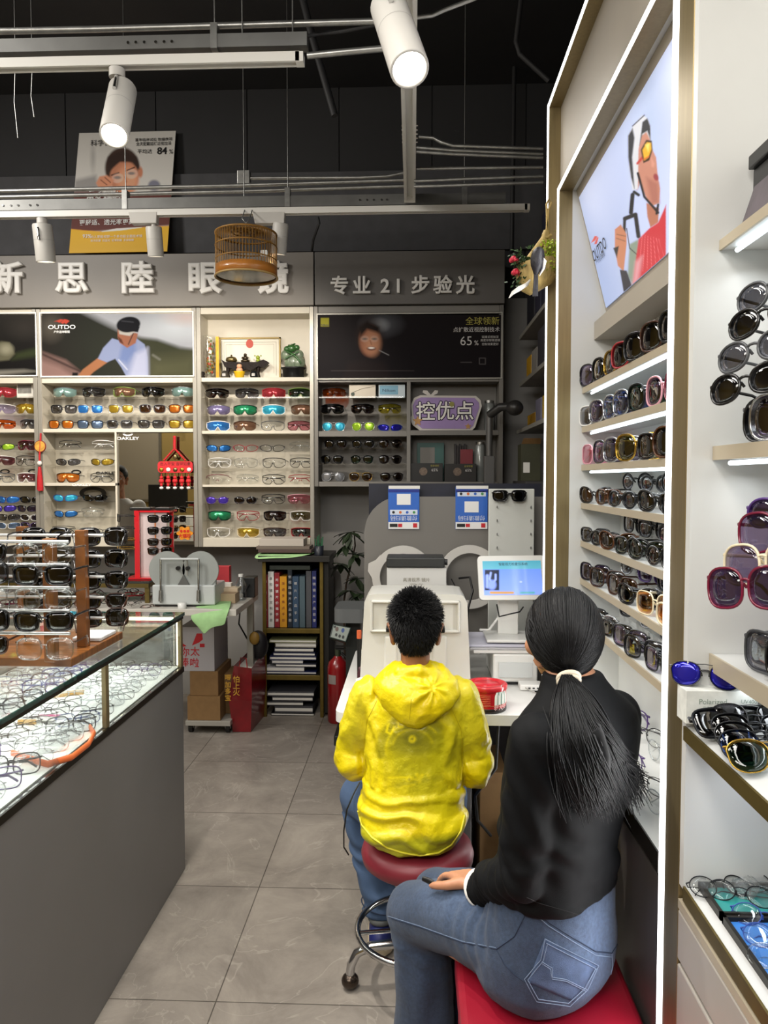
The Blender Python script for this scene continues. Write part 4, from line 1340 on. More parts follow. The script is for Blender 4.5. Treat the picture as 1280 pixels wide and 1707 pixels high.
for cab, boxw, rows in CABS:
	for ri, (yb, items) in enumerate(rows):
		for ci, (px, kind, fr, ln) in enumerate(items):
			p = onY(px, yb, YF + .032)
			z = bz(yb) + .0018
			rot = R(random.uniform(-4, 14)) if kind not in ('aviator',) else R(random.uniform(-10, 12))
			rowword = (RW[ri] if len(rows) == 3 else ORD[ri]) + ' ledge'
			pos = 'right' if ci == len(items) - 1 else 'left' if ci == 0 else ORD[ci] + ' from left'
			lab = f'{lens_words(ln)} {KW[kind]}, {pos} on {rowword}, {boxw} of {cab}'
			eyewear(kind, (p.x, p.y, z), rot, fr, ln, lab, f'glasses in the {boxw} of the {cab}', 'open' if kind in ('rect', 'wrap') or random.random() < .4 else 'folded',
					scale=1.06 if kind.startswith('shield') else 1.24 if kind == 'rect' else 1.1)
# right unit shelves
ROWS = [
	(0, [('big', 'black', 'violet'), ('big', 'gunmetal', 'dark'), ('big', 'gold', 'deepbrown'), ('big', 'red', 'deepbrown'), ('big', 'black', 'dark'), ('big', 'brown', 'dark'), ('big', 'black', 'dark')]),
	(1, [('square', 'white', 'smoke'), ('big', 'silver', 'purple'), ('big', 'silver', 'blue'), ('big', 'silver', 'blue'), ('big', 'gunmetal', 'green'), ('big', 'pink', 'purple'), ('big', 'wine', 'purple')]),
	(2, [('square', 'pink', 'pink'), ('big', 'black', 'violet'), ('big', 'silver', 'purple'), ('big', 'gold', 'olive'), ('square', 'black', 'deepbrown'), ('big', 'tortoise', 'dark')]),
	(3, [('cat', 'black', 'brown'), ('rect', 'tortoise', 'brown'), ('oval', 'black', 'dark'), ('oval', 'gunmetal', 'smoke'), ('cat', 'black', 'dark'), ('rect', 'black', 'dark')]),
	(4, [('rect', 'black', 'smoke'), ('oval', 'black', 'dark'), ('cat', 'tortoise', 'brown'), ('rect', 'black', 'green'), ('cat', 'black', 'green'), ('oval', 'black', 'brown'), ('cat', 'black', 'dark')]),
	(5, [('square', 'gunmetal', 'purple'), ('square', 'brown', 'smoke'), ('square', 'brown', 'brown'), ('cat', 'black', 'dark'), ('square', 'cream', 'amber'), ('cat', 'cream', 'amber')]),
	(6, [('rect', 'gunmetal', 'smoke'), ('rect', 'silver', 'smoke'), ('rect', 'black', 'dark'), ('square', 'black', 'violet'), ('square', 'black', 'smoke'), ('square', 'black', 'violet'), ('round', 'cream', 'violet')]),
]
SW = ['topmost', 'second', 'third', 'fourth', 'fifth', 'sixth', 'seventh']
for si, items in ROWS:
	n = len(items)
	for i, (kind, fr, ln) in enumerate(items):
		y = 2.31 - i * (.86 / (n - .2)) if si < 3 else 2.30 - i * (.84 / (n - .3))
		pos = 'far end' if i == 0 else 'nearest' if i == n - 1 else ORD[i] + ' from far end'
		lab = f'{fr}-framed {lens_words(ln)} sunglasses, {pos}, {SW[si]} shelf of light-lined unit'
		eyewear(kind, (.546, y, SH[si] + .0015), R(-90 + random.uniform(14, 30)), fr, ln, lab, f'sunglasses on the {SW[si]} unit shelf', 'folded' if si < 3 else random.choice(['folded', 'open']), scale=1.12 if si < 3 else 1.0)
# second row on clear risers at the back of the lower shelves
for si, items in ((3, [('round', 'gunmetal', 'smoke'), ('oval', 'grey', 'smoke'), ('round', 'grey', 'dark'), ('oval', 'clear', 'smoke')]),
				  (4, [('square', 'gunmetal', 'smoke'), ('rect', 'black', 'smoke'), ('oval', 'grey', 'rose'), ('square', 'clear', 'smoke')]),
				  (5, [('oval', 'silver', 'smoke'), ('square', 'purple', 'purple'), ('rect', 'black', 'smoke')]),
				  (6, [('rect', 'black', 'dark'), ('rect', 'silver', 'smoke'), ('rect', 'black', 'green'), ('square', 'silver', 'smoke')])):
	rz = .042
	rs = tag(MB().box(.605, XB - .002, 1.42, 2.2, SH[si] + .001, SH[si] + rz).build('riser', acrylic, None, .001), f'clear acrylic riser at the back of the {SW[si]} unit shelf', 'riser')
	for i, (kind, fr, ln) in enumerate(items):
		pos = 'far end' if i == 0 else 'nearest' if i == len(items) - 1 else ORD[i] + ' from far end'
		eyewear(kind, (.617, 2.12 - i * .165, SH[si] + rz + .001), R(-90 + random.uniform(14, 26)), fr, ln,
				f'{fr} {lens_words(ln)} sunglasses, {pos}, on riser of the {SW[si]} unit shelf', 'sunglasses on the clear risers')
# clear eyeglasses on the bottom board
for r_ in range(2):
	for i in range(6):
		fr = ['gunmetal', 'silver', 'clear', 'purple', 'black', 'clear'][(i + r_ * 2) % 6]
		if r_ == 0 and i == 0:
			eyewear('big', (.56, 2.20, .8215), R(-60), 'gold', 'brown', 'gold brown-lensed aviators at far end of the bottom unit board', 'eyeglasses on the bottom unit board')
			continue
		pos = 'far end' if i == 0 else 'nearest' if i == 5 else ORD[i] + ' from far end'
		eyewear(random.choice(['round', 'wire', 'square']), (.50 + r_ * .085, 2.20 - i * .145, .8215), R(-90 + random.uniform(10, 40)), fr, 'clear',
				f'{fr} clear eyeglasses, {pos}, {"front" if r_ == 0 else "rear"} row on the bottom unit board', 'eyeglasses on the bottom unit board', 'folded')
# near bay: upright card stands with hooks
def card_stand(label, P0, P1, wid, card, n, side):
	"""leaning card with clear hooks; returns hook positions"""
	P0, P1 = Vector(P0), Vector(P1)
	t = thing('display_stand', label, 'display stand', P0)
	u = (P1 - P0).normalized()
	s_ = Vector(side).normalized()
	nn = s_.cross(u).normalized()
	q = MB()
	c = [P0 - s_ * wid / 2, P0 + s_ * wid / 2, P1 + s_ * wid / 2, P1 - s_ * wid / 2]
	q.add(c + [k - nn * .003 for k in c], [(0, 1, 2, 3), (7, 6, 5, 4), (0, 4, 5, 1), (1, 5, 6, 2), (2, 6, 7, 3), (3, 7, 4, 0)])
	q.build('card', card, t)
	MB().box(P0.x - .035, P0.x + .035, P0.y - .05, P0.y + .05, P0.z, P0.z + .006).build('base', acrylic, t, .001)
	out = []
	for k in range(n):
		p = P0 + (P1 - P0) * ((k + .6) / n)
		h = MB().tube([p, p + nn * .035, p + nn * .045 + Vector((0, 0, .012))], .0035, 8)
		h.tube([p + nn * .045 - s_ * .012, p + nn * .047 + Vector((0, 0, .004)), p + nn * .045 + s_ * .012], .003, 6)
		h.build('hook', acrylic, t)
		out.append(p + nn * .05)
	return out, nn
def face(px, py, Y):
	return onY(px, py, Y)
card_black = M('card_black', '#17171c', .4)
card_yellow = M('card_yellow', '#d8b312', .45)
hang_scale = 1.0
stand1, n1 = card_stand('black card stand hung with sunglasses on the upper bay shelf', (.548, 1.02, NS['b'][1] + .001), (.580, 1.00, NS['b'][1] + .30), .075, card_black, 4, (.30, -1, 0))
stand2, n2 = card_stand('yellow card stand hung with sunglasses on the lower bay shelf', (.530, 1.02, NS['c'][1] + .001), (.580, .99, NS['c'][1] + .33), .075, card_yellow, 4, (.30, -1, 0))
for px, py, Yg, kind, fr, ln, lab in (
		(1290, 474, 1.06, 'oval', 'grey', 'smoke', 'grey oval sunglasses on the top hook of the black card stand'),
		(1275, 520, 1.06, 'oval', 'black', 'dark', 'black oval sunglasses on the second hook of the black card stand'),
		(1257, 577, 1.05, 'oval', 'grey', 'smoke', 'grey rose-tinted oval sunglasses on the third hook of the black card stand'),
		(1243, 632, 1.05, 'oval', 'black', 'dark', 'black oval sunglasses on the lowest hook of the black card stand'),
		(1308, 845, 1.04, 'oval', 'purple', 'purple', 'purple-lensed sunglasses on the top hook of the yellow card stand'),
		(1300, 890, 1.04, 'big', 'wine', 'violet', 'wine-rimmed round sunglasses on second hook of the yellow card stand'),
		(1274, 945, 1.04, 'big', 'cream', 'violet', 'cream-rimmed leopard-temple sunglasses on third hook of the yellow card stand'),
		(1245, 985, 1.04, 'big', 'wine', 'purple', 'glossy wine-red square sunglasses on lowest hook of the yellow card stand')):
	p = onY(px, py, Yg)
	eyewear(kind, p - Vector((0, 0, .026)), R(-63), fr, ln, lab, 'sunglasses on the card stands', 'open', tilt=R(-4), roll=R(-8), scale=.98)
for kind, fr, ln, x, y, shelf, rz, lab in (
		('big', 'black', 'dark', .535, 1.10, 'b', -62, 'black oversized sunglasses standing behind the purple pair on the upper bay shelf'),
		('big', 'silver', 'purple', .520, 1.045, 'b', -62, 'purple-lensed oversized sunglasses at the front of the upper bay shelf'),
		('big', 'black', 'dark', .525, .96, 'b', -60, 'black oversized sunglasses nearest on the upper bay shelf'),
		('square', 'grey', 'smoke', .520, 1.06, 'c', -66, 'grey square sunglasses farthest on the lower bay shelf'),
		('big', 'black', 'dark', .525, .99, 'c', -62, 'black oversized sunglasses standing on the lower bay shelf before the yellow card'),
		('big', 'black', 'green', .515, .93, 'c', -60, 'green-black oversized sunglasses nearest on the lower bay shelf')):
	eyewear(kind, (x, y, NS[shelf][1] + .002), R(rz), fr, ln, lab, 'sunglasses standing on the bay shelves', 'open', scale=1.12)
# dark leaflet card on the top shelf
p0 = onY(1212, 400, YV - .01)
t = thing('leaflet_stand', 'dark leaflet in a black holder on the topmost bay shelf', 'leaflet stand', (p0.x + .03, YV - .13, NS['a'][1]))
za = NS['a'][1]
c = [Vector((p0.x + .012, YV - .02, za + .002)), Vector((p0.x + .012, YV - .30, za + .002)), Vector((p0.x + .045, YV - .30, za + .105)), Vector((p0.x + .045, YV - .02, za + .105))]
MB().add(c + [k + Vector((.006, 0, 0)) for k in c], [(0, 1, 2, 3), (7, 6, 5, 4), (0, 4, 5, 1), (1, 5, 6, 2), (2, 6, 7, 3), (3, 7, 4, 0)]).build('leaflet', M('leaflet_print', '#4a4148', .35, var=.35, vscale=20), t)
MB().box(p0.x + .028, p0.x + .052, YV - .30, YV - .014, za + .104, za + .125).box(p0.x + .036, p0.x + .052, YV - .30, YV - .014, za + .001, za + .104).build('holder', black_plastic, t, .002)
# box with blue aviators, lenses laid on the slanted board
BX = thing('sample_box', 'white patterned carton under the blue mirrored aviators', 'box', (.49, YV - .04, ZL))
q = MB()
a0 = onZ(1122, 1203, ZL + .001)
yb0 = 1.200
a1 = onY(1263, 1195, yb0)
q.box(a0.x, a1.x, yb0, yb0 + .040, ZL + .016, onY(1122, 1151, yb0).z)
zbx = onY(1122, 1151, yb0).z
q.build('carton', M('carton_print', '#e6e8e2', .5, var=.12, vscale=45), BX, .001)
for s_, px, sz in (('Polarized', 1188, .012), ('SUNGLASSES', 1190, .006), ('UV400', 1248, .009)):
	MB().text(s_, onY(px, 1170 if sz > .007 else 1180, yb0 - .0005), (1, 0, 0), (0, 0, 1), sz, .0008, 0).build('lettering', M('pale_grey_ink', '#8c9a8e', .5), BX)
eyewear('aviator', (onY(1174, 1150, yb0 + .012).x, yb0 + .010, zbx + .001), R(-24), 'black', 'navymirror', 'blue mirrored aviators lying on the white patterned carton', 'sunglasses on the slanted board', 'folded', scale=.78, tilt=R(-14), name='sunglasses')
for k, (kind, fr, ln, x, y, rz, lab) in enumerate((
		('square', 'gunmetal', 'dark', onY(1236, 1222, 1.150).x, 1.150, 10, 'big black rectangular aviators at the far end of the slanted board'),
		('aviator', 'black', 'smoke', *onZ(1262, 1226, ZL + .015)[:2], 0, 'dark aviators with striped reflections second on the slanted board'),
		('aviator', 'gunmetal', 'dark', *onZ(1266, 1242, ZL + .015)[:2], -4, 'dark aviators third on the slanted board'),
		('aviator', 'black', 'dark', *onZ(1274, 1256, ZL + .015)[:2], -6, 'dark aviators fourth on the slanted board'),
		('aviator', 'gunmetal', 'blue', *onZ(1284, 1270, ZL + .015)[:2], -6, 'bluish aviators fifth on the slanted board'),
		('aviator', 'gold', 'green', *onZ(1300, 1288, ZL + .015)[:2], -8, 'gold-rimmed green aviators nearest on the slanted board'))):
	zb_ = ZL + .03 * (x - XF) / (XB2 - XF)
	eyewear(kind, (x, y, zb_ + .003), R(rz), fr, ln, lab, 'sunglasses on the slanted board', 'folded', tilt=R(-46 if k == 0 else -38), scale=.92)
# trays with round eyeglasses
TX0 = onZ(1205, 1523, ZT + .012).x - .004
TY = onZ(1205, 1523, ZT + .012).y
for nm, col, y0, y1, lab in (('teal', '#1d8d8a', YV - .004, TY, 'teal lined tray of round eyeglasses on the low board'), ('blue', '#3b7fd0', TY - .006, .66, 'blue lined tray of round eyeglasses nearest the corner')):
	t = thing('eyewear_tray', lab, 'tray', (.55, (y0 + y1) / 2, ZT))
	MB().box(TX0 + .006, XB2 - .006, min(y0, y1), max(y0, y1), ZT + .001, ZT + .006).build('lining', M('lining_' + nm, col, .35, coat=.4), t)
	q = MB()
	xa, xb, ya, yb_ = TX0, XB2 - .001, min(y0, y1), max(y0, y1)
	q.box(xa, xa + .006, ya, yb_, ZT + .001, ZT + .013).box(xb - .006, xb, ya, yb_, ZT + .001, ZT + .013).box(xa, xb, ya, ya + .005, ZT + .001, ZT + .013).box(xa, xb, yb_ - .005, yb_, ZT + .001, ZT + .013)
	q.build('rim', dark_metal, t)
for px, py, rz, fr, lab in (
		(1204, 1482, 35, 'gunmetal', 'dark round eyeglasses at the far corner of the teal tray'), (1286, 1465, -10, 'black', 'black round eyeglasses at the back of the teal tray'),
		(1236, 1502, 10, 'gunmetal', 'thin dark round eyeglasses in the middle of the teal tray'), (1260, 1470, 15, 'clear', 'clear round eyeglasses at the centre of the teal tray'),
		(1274, 1500, 12, 'clear', 'clear round eyeglasses at the front of the teal tray'), (1279, 1545, 5, 'blue', 'blue round eyeglasses at the far end of the blue tray'),
		(1306, 1580, 15, 'blue', 'blue round eyeglasses second in the blue tray'), (1309, 1620, 0, 'clear', 'clear round eyeglasses nearest in the blue tray')):
	p = onZ(px, py, ZT + .012)
	eyewear('round', (min(p.x, XB2 - .03), min(p.y, 1.19), ZT + .0075), R(rz - 30), fr, 'clear', lab, 'round eyeglasses in the trays', 'folded', tilt=R(-66), scale=.80)
# eyeglasses in the glass counter
cols = [-.955, -1.09, -1.225, -1.36]
CN = ['aisle', 'second', 'third', 'inner']
ri = 0
y = 2.70
while y > 1.12:
	for ci, x in enumerate(cols):
		fr = random.choice(['gunmetal', 'silver', 'black', 'silver', 'gunmetal', 'blue', 'clear', 'purple', 'brown'])
		eyewear(random.choice(['wire', 'wire', 'round', 'square']), (x + random.uniform(-.008, .008), y + random.uniform(-.008, .008), ZCB + .005), R(28 + random.uniform(-8, 8)), fr, 'clear',
				f'{fr} clear eyeglasses, {CN[ci]} column, row {["one","two","three","four","five","six","seven","eight","nine","ten","eleven","twelve","thirteen","fourteen","fifteen","sixteen","seventeen","eighteen","nineteen","twenty","twentyone","twentytwo","twentythree","twentyfour"][ri]} from far end, lit glass counter',
				'eyeglasses in the lit glass counter', 'folded', tilt=R(-28), scale=.93)
	ri += 1
	y -= .076
pts = [onZ(20, 1255, ZCB + .02), onZ(40, 1262, ZCB + .016), onZ(80, 1274, ZCB + .014), onZ(120, 1262, ZCB + .014), onZ(148, 1240, ZCB + .014), onZ(157, 1222, ZCB + .014), onZ(150, 1212, ZCB + .014)]
tag(MB().tube([tuple(p) for p in pts], .009, 8, flat=.5).build('strap', M('orange_rubber', '#e0703a', .45)), 'orange curved band lying at the aisle edge of the glass counter', 'band')
c = onZ(78, 1197, ZCB + .012)
t = thing('price_card', 'small white and magenta price card inside the glass counter', 'card', c)
MB().box(c.x - .03, c.x + .03, c.y - .025, c.y + .025, c.z, c.z + .002).build('card', paper_white, t)
MB().box(c.x - .03, c.x + .03, c.y + .008, c.y + .025, c.z + .002, c.z + .003).build('band', M('magenta_ink', '#c2347a', .5), t)
for a, b, lab in (((78, 1163), (140, 1155), 'upper'), ((30, 1206), (60, 1206), 'lower')):
	p, q_ = onZ(*a, ZCB + .008), onZ(*b, ZCB + .008)
	tag(MB().tube([p, q_], .012, 8, flat=.25).build('divider_strip', M('ochre_card', '#c79a4a', .5)), f'{lab} ochre divider strip among eyeglasses in the lit counter', 'strip')
# wooden eyewear stand on the counter
WS = thing('eyewear_stand', 'striped wooden eyewear stand with clear rods on the glass counter', 'display stand', (-1.17, 2.13, ZCT))
zt_ = ZCT + .001
MB().box(-1.46, -.916, 1.955, 2.31, zt_, zt_ + .024).build('board', wood, WS, .003)
zt_ += .024
posts = [(-.948, 2.10), (-.955, 1.925), (-1.20, 2.25), (-1.24, 1.925)]
for (x, y), h in zip(posts, (.335, .325, .335, .33)):
	MB().box(x - .014, x + .014, y - .014, y + .014, zt_, zt_ + h).build('post', wood, WS, .002)
LV = [1.335, 1.275, 1.215, 1.155, 1.095]
rod_m = M('clear_rod', '#d9dcdc', .12, .4)
for z in LV:
	for y in (1.905, 2.125):
		MB().cyl((-1.46, y, z), (-.895, y, z), .0045, 8).build('rod', rod_m, WS)
for k, (z, kind, fr, ln) in enumerate(zip((1.277, 1.227, 1.163, 1.108, 1.0185), ('square', 'rect', 'square', 'rect', 'square'), ('clear', 'black', 'clear', 'black', 'clear'), ('clear', 'dark', 'clear', 'dark', 'clear'))):
	eyewear(kind, (-.946, 1.862 if k < 4 else 1.955 - .09, z if k < 4 else z - .02 + .035), R(4), fr, ln, f'{"dark rectangular sunglasses" if ln == "dark" else "clear square eyeglasses"}, {ORD[k]} from top on front rods of wooden stand', 'glasses on the wooden stand', 'open', scale=1.04 if kind == 'square' else 1.14)
for k, z in enumerate((1.30, 1.235, 1.172, 1.115, 1.06)):
	eyewear('square' if k != 3 else 'rect', (-.915, 2.165, z), R(198), 'black' if k < 3 else 'brown', 'dark', f'black sunglasses facing away, {ORD[k]} from top at right post of wooden stand', 'glasses on the wooden stand', 'open', scale=1.0)
for k, z in enumerate((1.285, 1.228, 1.168, 1.105, 1.046)):
	eyewear(('rect', 'square', 'rect', 'square', 'rect')[k], (-1.115, 1.862, z), R(6), ('black', 'black', 'clear', 'black', 'brown')[k], ('dark', 'smoke', 'clear', 'dark', 'dark')[k],
			f'partly cut off glasses at the left edge, {ORD[k]} from top on wooden stand', 'glasses on the wooden stand', 'open', scale=1.08)
for k, z in enumerate((1.30, 1.235, 1.17, 1.11)):
	eyewear('square', (-1.08, 2.165, z), R(186), 'black', 'dark', f'black sunglasses facing away, {ORD[k]} from top between the posts of wooden stand', 'glasses on the wooden stand', 'open')
q = onZ(160, 1072, zt_ + .001)
t = thing('cloth_stack', 'folded white striped lens cloths on the wooden board', 'cloths', (-.97, 2.23, zt_))
MB().box(-1.01, -.925, 2.16, 2.28, zt_ + .0005, zt_ + .012).build('cloth', M('striped_cloth', '#d8dadd', .8, var=.15, vscale=30, stretch=(1, 12, 1)), t, .003)
# == ORNAMENT NICHE (third cabinet)
zn = bz(629) + .001
gold_m = M('polished_gold', '#b98b34', .25, .85, var=.15, vscale=40)
dark_wood = M('dark_carved_wood', '#170d09', .55, var=.3, vscale=60, bump=.4, bscale=120, spec=.2)
jade = M('jade_green', '#4d6b45', .35, var=.45, vscale=25, coat=.3)
stone_pale = M('pale_stone', '#8d9386', .4, var=.3, vscale=30)
def nx(px):
	return bx(px, YF + .07)
t = thing('certificate_frame', 'gold framed white certificate with red seal behind the ornaments', 'frame', (nx(419), YI - .02, zn))
x0, x1, zt0 = bx(367, YI - .03), bx(469, YI - .03), onY(419, 562, YI - .03).z
q = MB()
for a in ((x0, x0 + .012, zn, zt0), (x1 - .012, x1, zn, zt0), (x0, x1, zt0 - .012, zt0), (x0, x1, zn, zn + .012)):
	q.box(a[0], a[1], YI - .03, YI - .012, a[2], a[3])
q.build('frame', M('dull_gold_frame', '#8a7748', .4, .4), t, .002)
MB().box(x0 + .012, x1 - .012, YI - .022, YI - .014, zn + .012, zt0 - .012).build('sheet', M('certificate_paper', '#d9d3c4', .5), t)
q = MB()
for o_, w_ in ((.03, .002), (.045, .0015)):
	a0, a1, b0, b1 = x0 + o_, x1 - o_, zn + o_, zt0 - o_
	for c in ((a0, a0 + w_, b0, b1), (a1 - w_, a1, b0, b1), (a0, a1, b1 - w_, b1)):
		q.box(c[0], c[1], YI - .0235, YI - .022, c[2], c[3])
q.build('border_lines', M('grey_ink', '#8d8878', .5), t)
p = onY(416, 573, YI - .024)
MB().ext(ell(0, 0, .024, .028), p, (1, 0, 0), (0, 0, 1), (0, -.001, 0)).build('seal', M('seal_red', '#b5493a', .6), t)
Yn = YF + .06
t = thing('glass_ornament', 'tall clear glass ornament with red and gold speckles at niche left', 'ornament', (nx(355), Yn, zn))
hh = onY(355, 560, Yn).z - zn
MB().lathe([(.040, 0), (.044, .006), (.032, .016), (.036, .05), (.046, hh * .5), (.040, hh * .8), (.034, hh * .95), (.037, hh), (.030, hh), (.034, hh * .8), (.040, hh * .5), (.030, .05), (.0, .03)], (nx(353), Yn, zn), 20).build('vase', acrylic, t)
q = MB()
for k in range(70):
	a, r_, z = random.uniform(0, 6.28), random.uniform(.005, .03), zn + random.uniform(.03, hh * .9)
	c = Vector((nx(353) + r_ * math.cos(a), Yn + r_ * math.sin(a) * .7, z))
	q.ball(c, (.006, .004, .007), 6, 4, random.choice([0, 0, 1, 2, 3]))
q.build('blossoms', [gold_m, M('speckle_red', '#b8452c', .4), M('speckle_green', '#5a7d3c', .4), gold_m], t)
MB().box(nx(363), nx(368), Yn - .01, Yn + .012, zn, zn + hh * .98).build('gold_post', gold_m, t)
o = MB().lathe([(.012, 0), (.016, .008), (.010, .016), (.016, .026), (.012, .038), (.0, .042)], (nx(343), Yn - .035, zn), 16).build('wooden_bead', dark_wood)
tag(o, 'small dark round bead at the left front of the niche', 'ornament')
t = thing('carved_stand', 'dark carved root stand carrying small figurines', 'ornament', (nx(407), Yn + .015, zn))
q = MB()
zs = onY(407, 602, Yn).z
pr = [(nx(371), zs + .012), (nx(378), zs - .004), (nx(400), zs - .006), (nx(430), zs - .006), (nx(441), zs + .010), (nx(449), zs - .006), (nx(440), zs - .040), (nx(432), zs - .034), (nx(420), zs - .060), (nx(410), zs - .05), (nx(398), zs - .062), (nx(388), zs - .045), (nx(377), zs - .038)]
q.ext([(x, z) for x, z in pr], (0, Yn, 0), (1, 0, 0), (0, 0, 1), (0, .045, 0))
for px in (382, 432):
	q.tube([(nx(px), Yn + .022, zs - .03), (nx(px) - .006, Yn + .022, zn + .04), (nx(px), Yn + .022, zn)], [.016, .010, .014], 8)
q.build('stand', dark_wood, t, .003)
o = MB().lathe([(.020, 0), (.036, .006), (.037, .018), (.030, .030), (.012, .036), (.005, .038), (.006, .046), (.0, .05)], (nx(387), Yn + .02, zs - .004), 20).build('covered_dish', M('old_brass', '#7d6f4a', .3, .8, var=.2))
tag(o, 'small brass covered dish on the carved stand', 'ornament')
t = thing('bronze_figurine', 'small dark bronze seated figurine at the centre of carved stand', 'figurine', (nx(410), Yn + .02, zs))
brz = M('dark_bronze_figure', '#3f3526', .35, .7, var=.3, vscale=60)
q = MB().lathe([(.026, 0), (.030, .010), (.022, .016)], (nx(410), Yn + .02, zs - .004), 16).ball((nx(410), Yn + .02, zs + .022), (.017, .014, .016)).ball((nx(410), Yn + .018, zs + .042), .011)
q.ball((nx(406), Yn + .01, zs + .022), .008, 8, 6).ball((nx(414), Yn + .01, zs + .022), .008, 8, 6)
q.build('body', brz, t)
t = thing('green_figurine', 'tiny green figurine at the right of the carved stand', 'figurine', (nx(431), Yn + .02, zs))
MB().ball((nx(431), Yn + .02, zs + .008), (.013, .012, .014)).ball((nx(431), Yn + .016, zs + .026), (.014, .012, .013)).ball((nx(426), Yn + .016, zs + .036), .005, 8, 6).ball((nx(436), Yn + .016, zs + .036), .005, 8, 6).build('body', M('bright_green_glaze', '#8a9a2c', .3, coat=.5), t)
for lab, px, kc in (('small pewter bell-shaped figurine left of the yellow bowl', 379, '#55524c'), ('small dark box-shaped figurine right of the yellow bowl', 427, '#24262b')):
	t = thing('pewter_figurine', lab, 'figurine', (nx(px), Yn - .03, zn))
	q = MB().lathe([(.024, 0), (.027, .012), (.024, .032), (.012, .046), (0, .048)], (nx(px), Yn - .028, zn), 16)
	q.build('body', M('pewter' + kc[1:], kc, .3, .6), t)
	MB().box(nx(px) - .010, nx(px) + .010, Yn - .058, Yn - .050, zn + .008, zn + .026).build('plate', M('pewter_plate', '#9c9a94', .4), t)
t = thing('lucky_bowl', 'small yellow bowl holding a pink little figurine', 'ornament', (nx(403), Yn - .035, zn))
MB().lathe([(.024, 0), (.028, .006), (.036, .034), (.038, .040), (.034, .040), (.02, .03), (0, .03)], (nx(403), Yn - .03, zn), 20).build('bowl', M('yellow_glaze', '#d3a91e', .3, coat=.4), t)
MB().ball((nx(403), Yn - .03, zn + .050), (.022, .016, .018)).ball((nx(403), Yn - .033, zn + .074), (.017, .014, .015)).build('figure', M('pink_glaze', '#cf9a78', .4), t)
t = thing('jade_carving', 'green jade cabbage-like carving on a pebble-filled black planter', 'ornament', (nx(491), Yn + .01, zn))
MB().lathe([(.060, 0), (.066, .01), (.068, .055), (.078, .060), (.080, .068), (.070, .068), (.066, .058), (0, .056)], (nx(490), Yn + .008, zn), 28, sx=1.05, sy=.75).build('planter', M('black_planter', '#0d0d0f', .3), t)
q = MB()
for k in range(60):
	a, r_ = random.uniform(0, 6.28), .064 * math.sqrt(random.random())
	q.ball((nx(490) + r_ * math.cos(a) * 1.05, Yn + .008 + r_ * math.sin(a) * .72, zn + .064), (.007, .006, .005), 6, 4)
q.build('pebbles', M('white_pebbles', '#d5d2c4', .5), t)['kind'] = 'stuff'
q = MB().ball((nx(489), Yn + .012, zn + .105), (.056, .038, .056), 20, 12).ball((nx(478), Yn + .01, zn + .150), (.034, .028, .036)).ball((nx(499), Yn + .012, zn + .150), (.032, .026, .034)).ball((nx(497), Yn + .008, zn + .10), (.050, .036, .045))
q.build('stone', M('mottled_stone', '#6f7d68', .35, var=.4, vscale=28, coat=.4), t)
q = MB().ball((nx(487), Yn + .004, zn + .19), (.034, .026, .026)).ball((nx(480), Yn + .002, zn + .186), (.022, .02, .02)).ball((nx(496), Yn + .004, zn + .196), (.020, .02, .018))
q.tube([(nx(480), Yn - .02, zn + .168), (nx(490), Yn - .03, zn + .150), (nx(498), Yn - .032, zn + .125), (nx(504), Yn - .025, zn + .09)], .006, 8)
q.tube([(nx(500), Yn - .02, zn + .165), (nx(490), Yn - .03, zn + .145), (nx(478), Yn - .03, zn + .12)], .005, 8)
for k in range(14):
	q.ball((nx(487) + random.uniform(-.02, .024), Yn, zn + .212 + random.uniform(-.006, .008)), .006, 6, 4)
q.build('leaves', M('deep_jade', '#2f5a2c', .3, var=.4, vscale=40, coat=.5), t)
# == DIM CABINET NICHES
Yd = YF + .04
for lab, px, col in (('pale printed carton left of the blue one on the dim cabinet', 604, '#c9bfae'), ('blue and white printed carton on the dim cabinet', 653, '#b9c7cf')):
	z0 = bz(663) + .001
	a, b = onY(px - 22, 663, Yd), onY(px + 22, 641, Yd)
	t = thing('lens_carton', lab, 'box', ((a.x + b.x) / 2, Yd, z0))
	MB().box(a.x, b.x, Yd, Yd + .06, z0, b.z).build('carton', M('carton' + col[1:], col, .5, var=.06), t, .001)
	if px < 620:
		q = MB()
		q.tube([onY(586, 655, Yd - .001), onY(603, 648, Yd - .001), onY(624, 644, Yd - .001)], .0015, 5)
		q.build('print', M('grey_ink'), t)
		o_ = onY(588, 657, Yd - .0006)
		MB().ext(ell(0, 0, .012, .012), o_, (1, 0, 0), (0, 0, 1), (0, -.001, 0)).build('mark', M('dark_green_ink', '#2b3a2e', .5), t)
	else:
		MB().box(a.x + .008, b.x - .045, Yd - .001, Yd, z0 + .02, b.z - .006).build('print', M('print_blue', '#6fa0b8', .5), t)
		MB().text('Nikon', onY(648, 651, Yd - .0015), (1, 0, 0), (0, 0, 1), .026, .0005, 0, sx=1.3).build('lettering', M('navy_ink', '#27364d', .5), t)
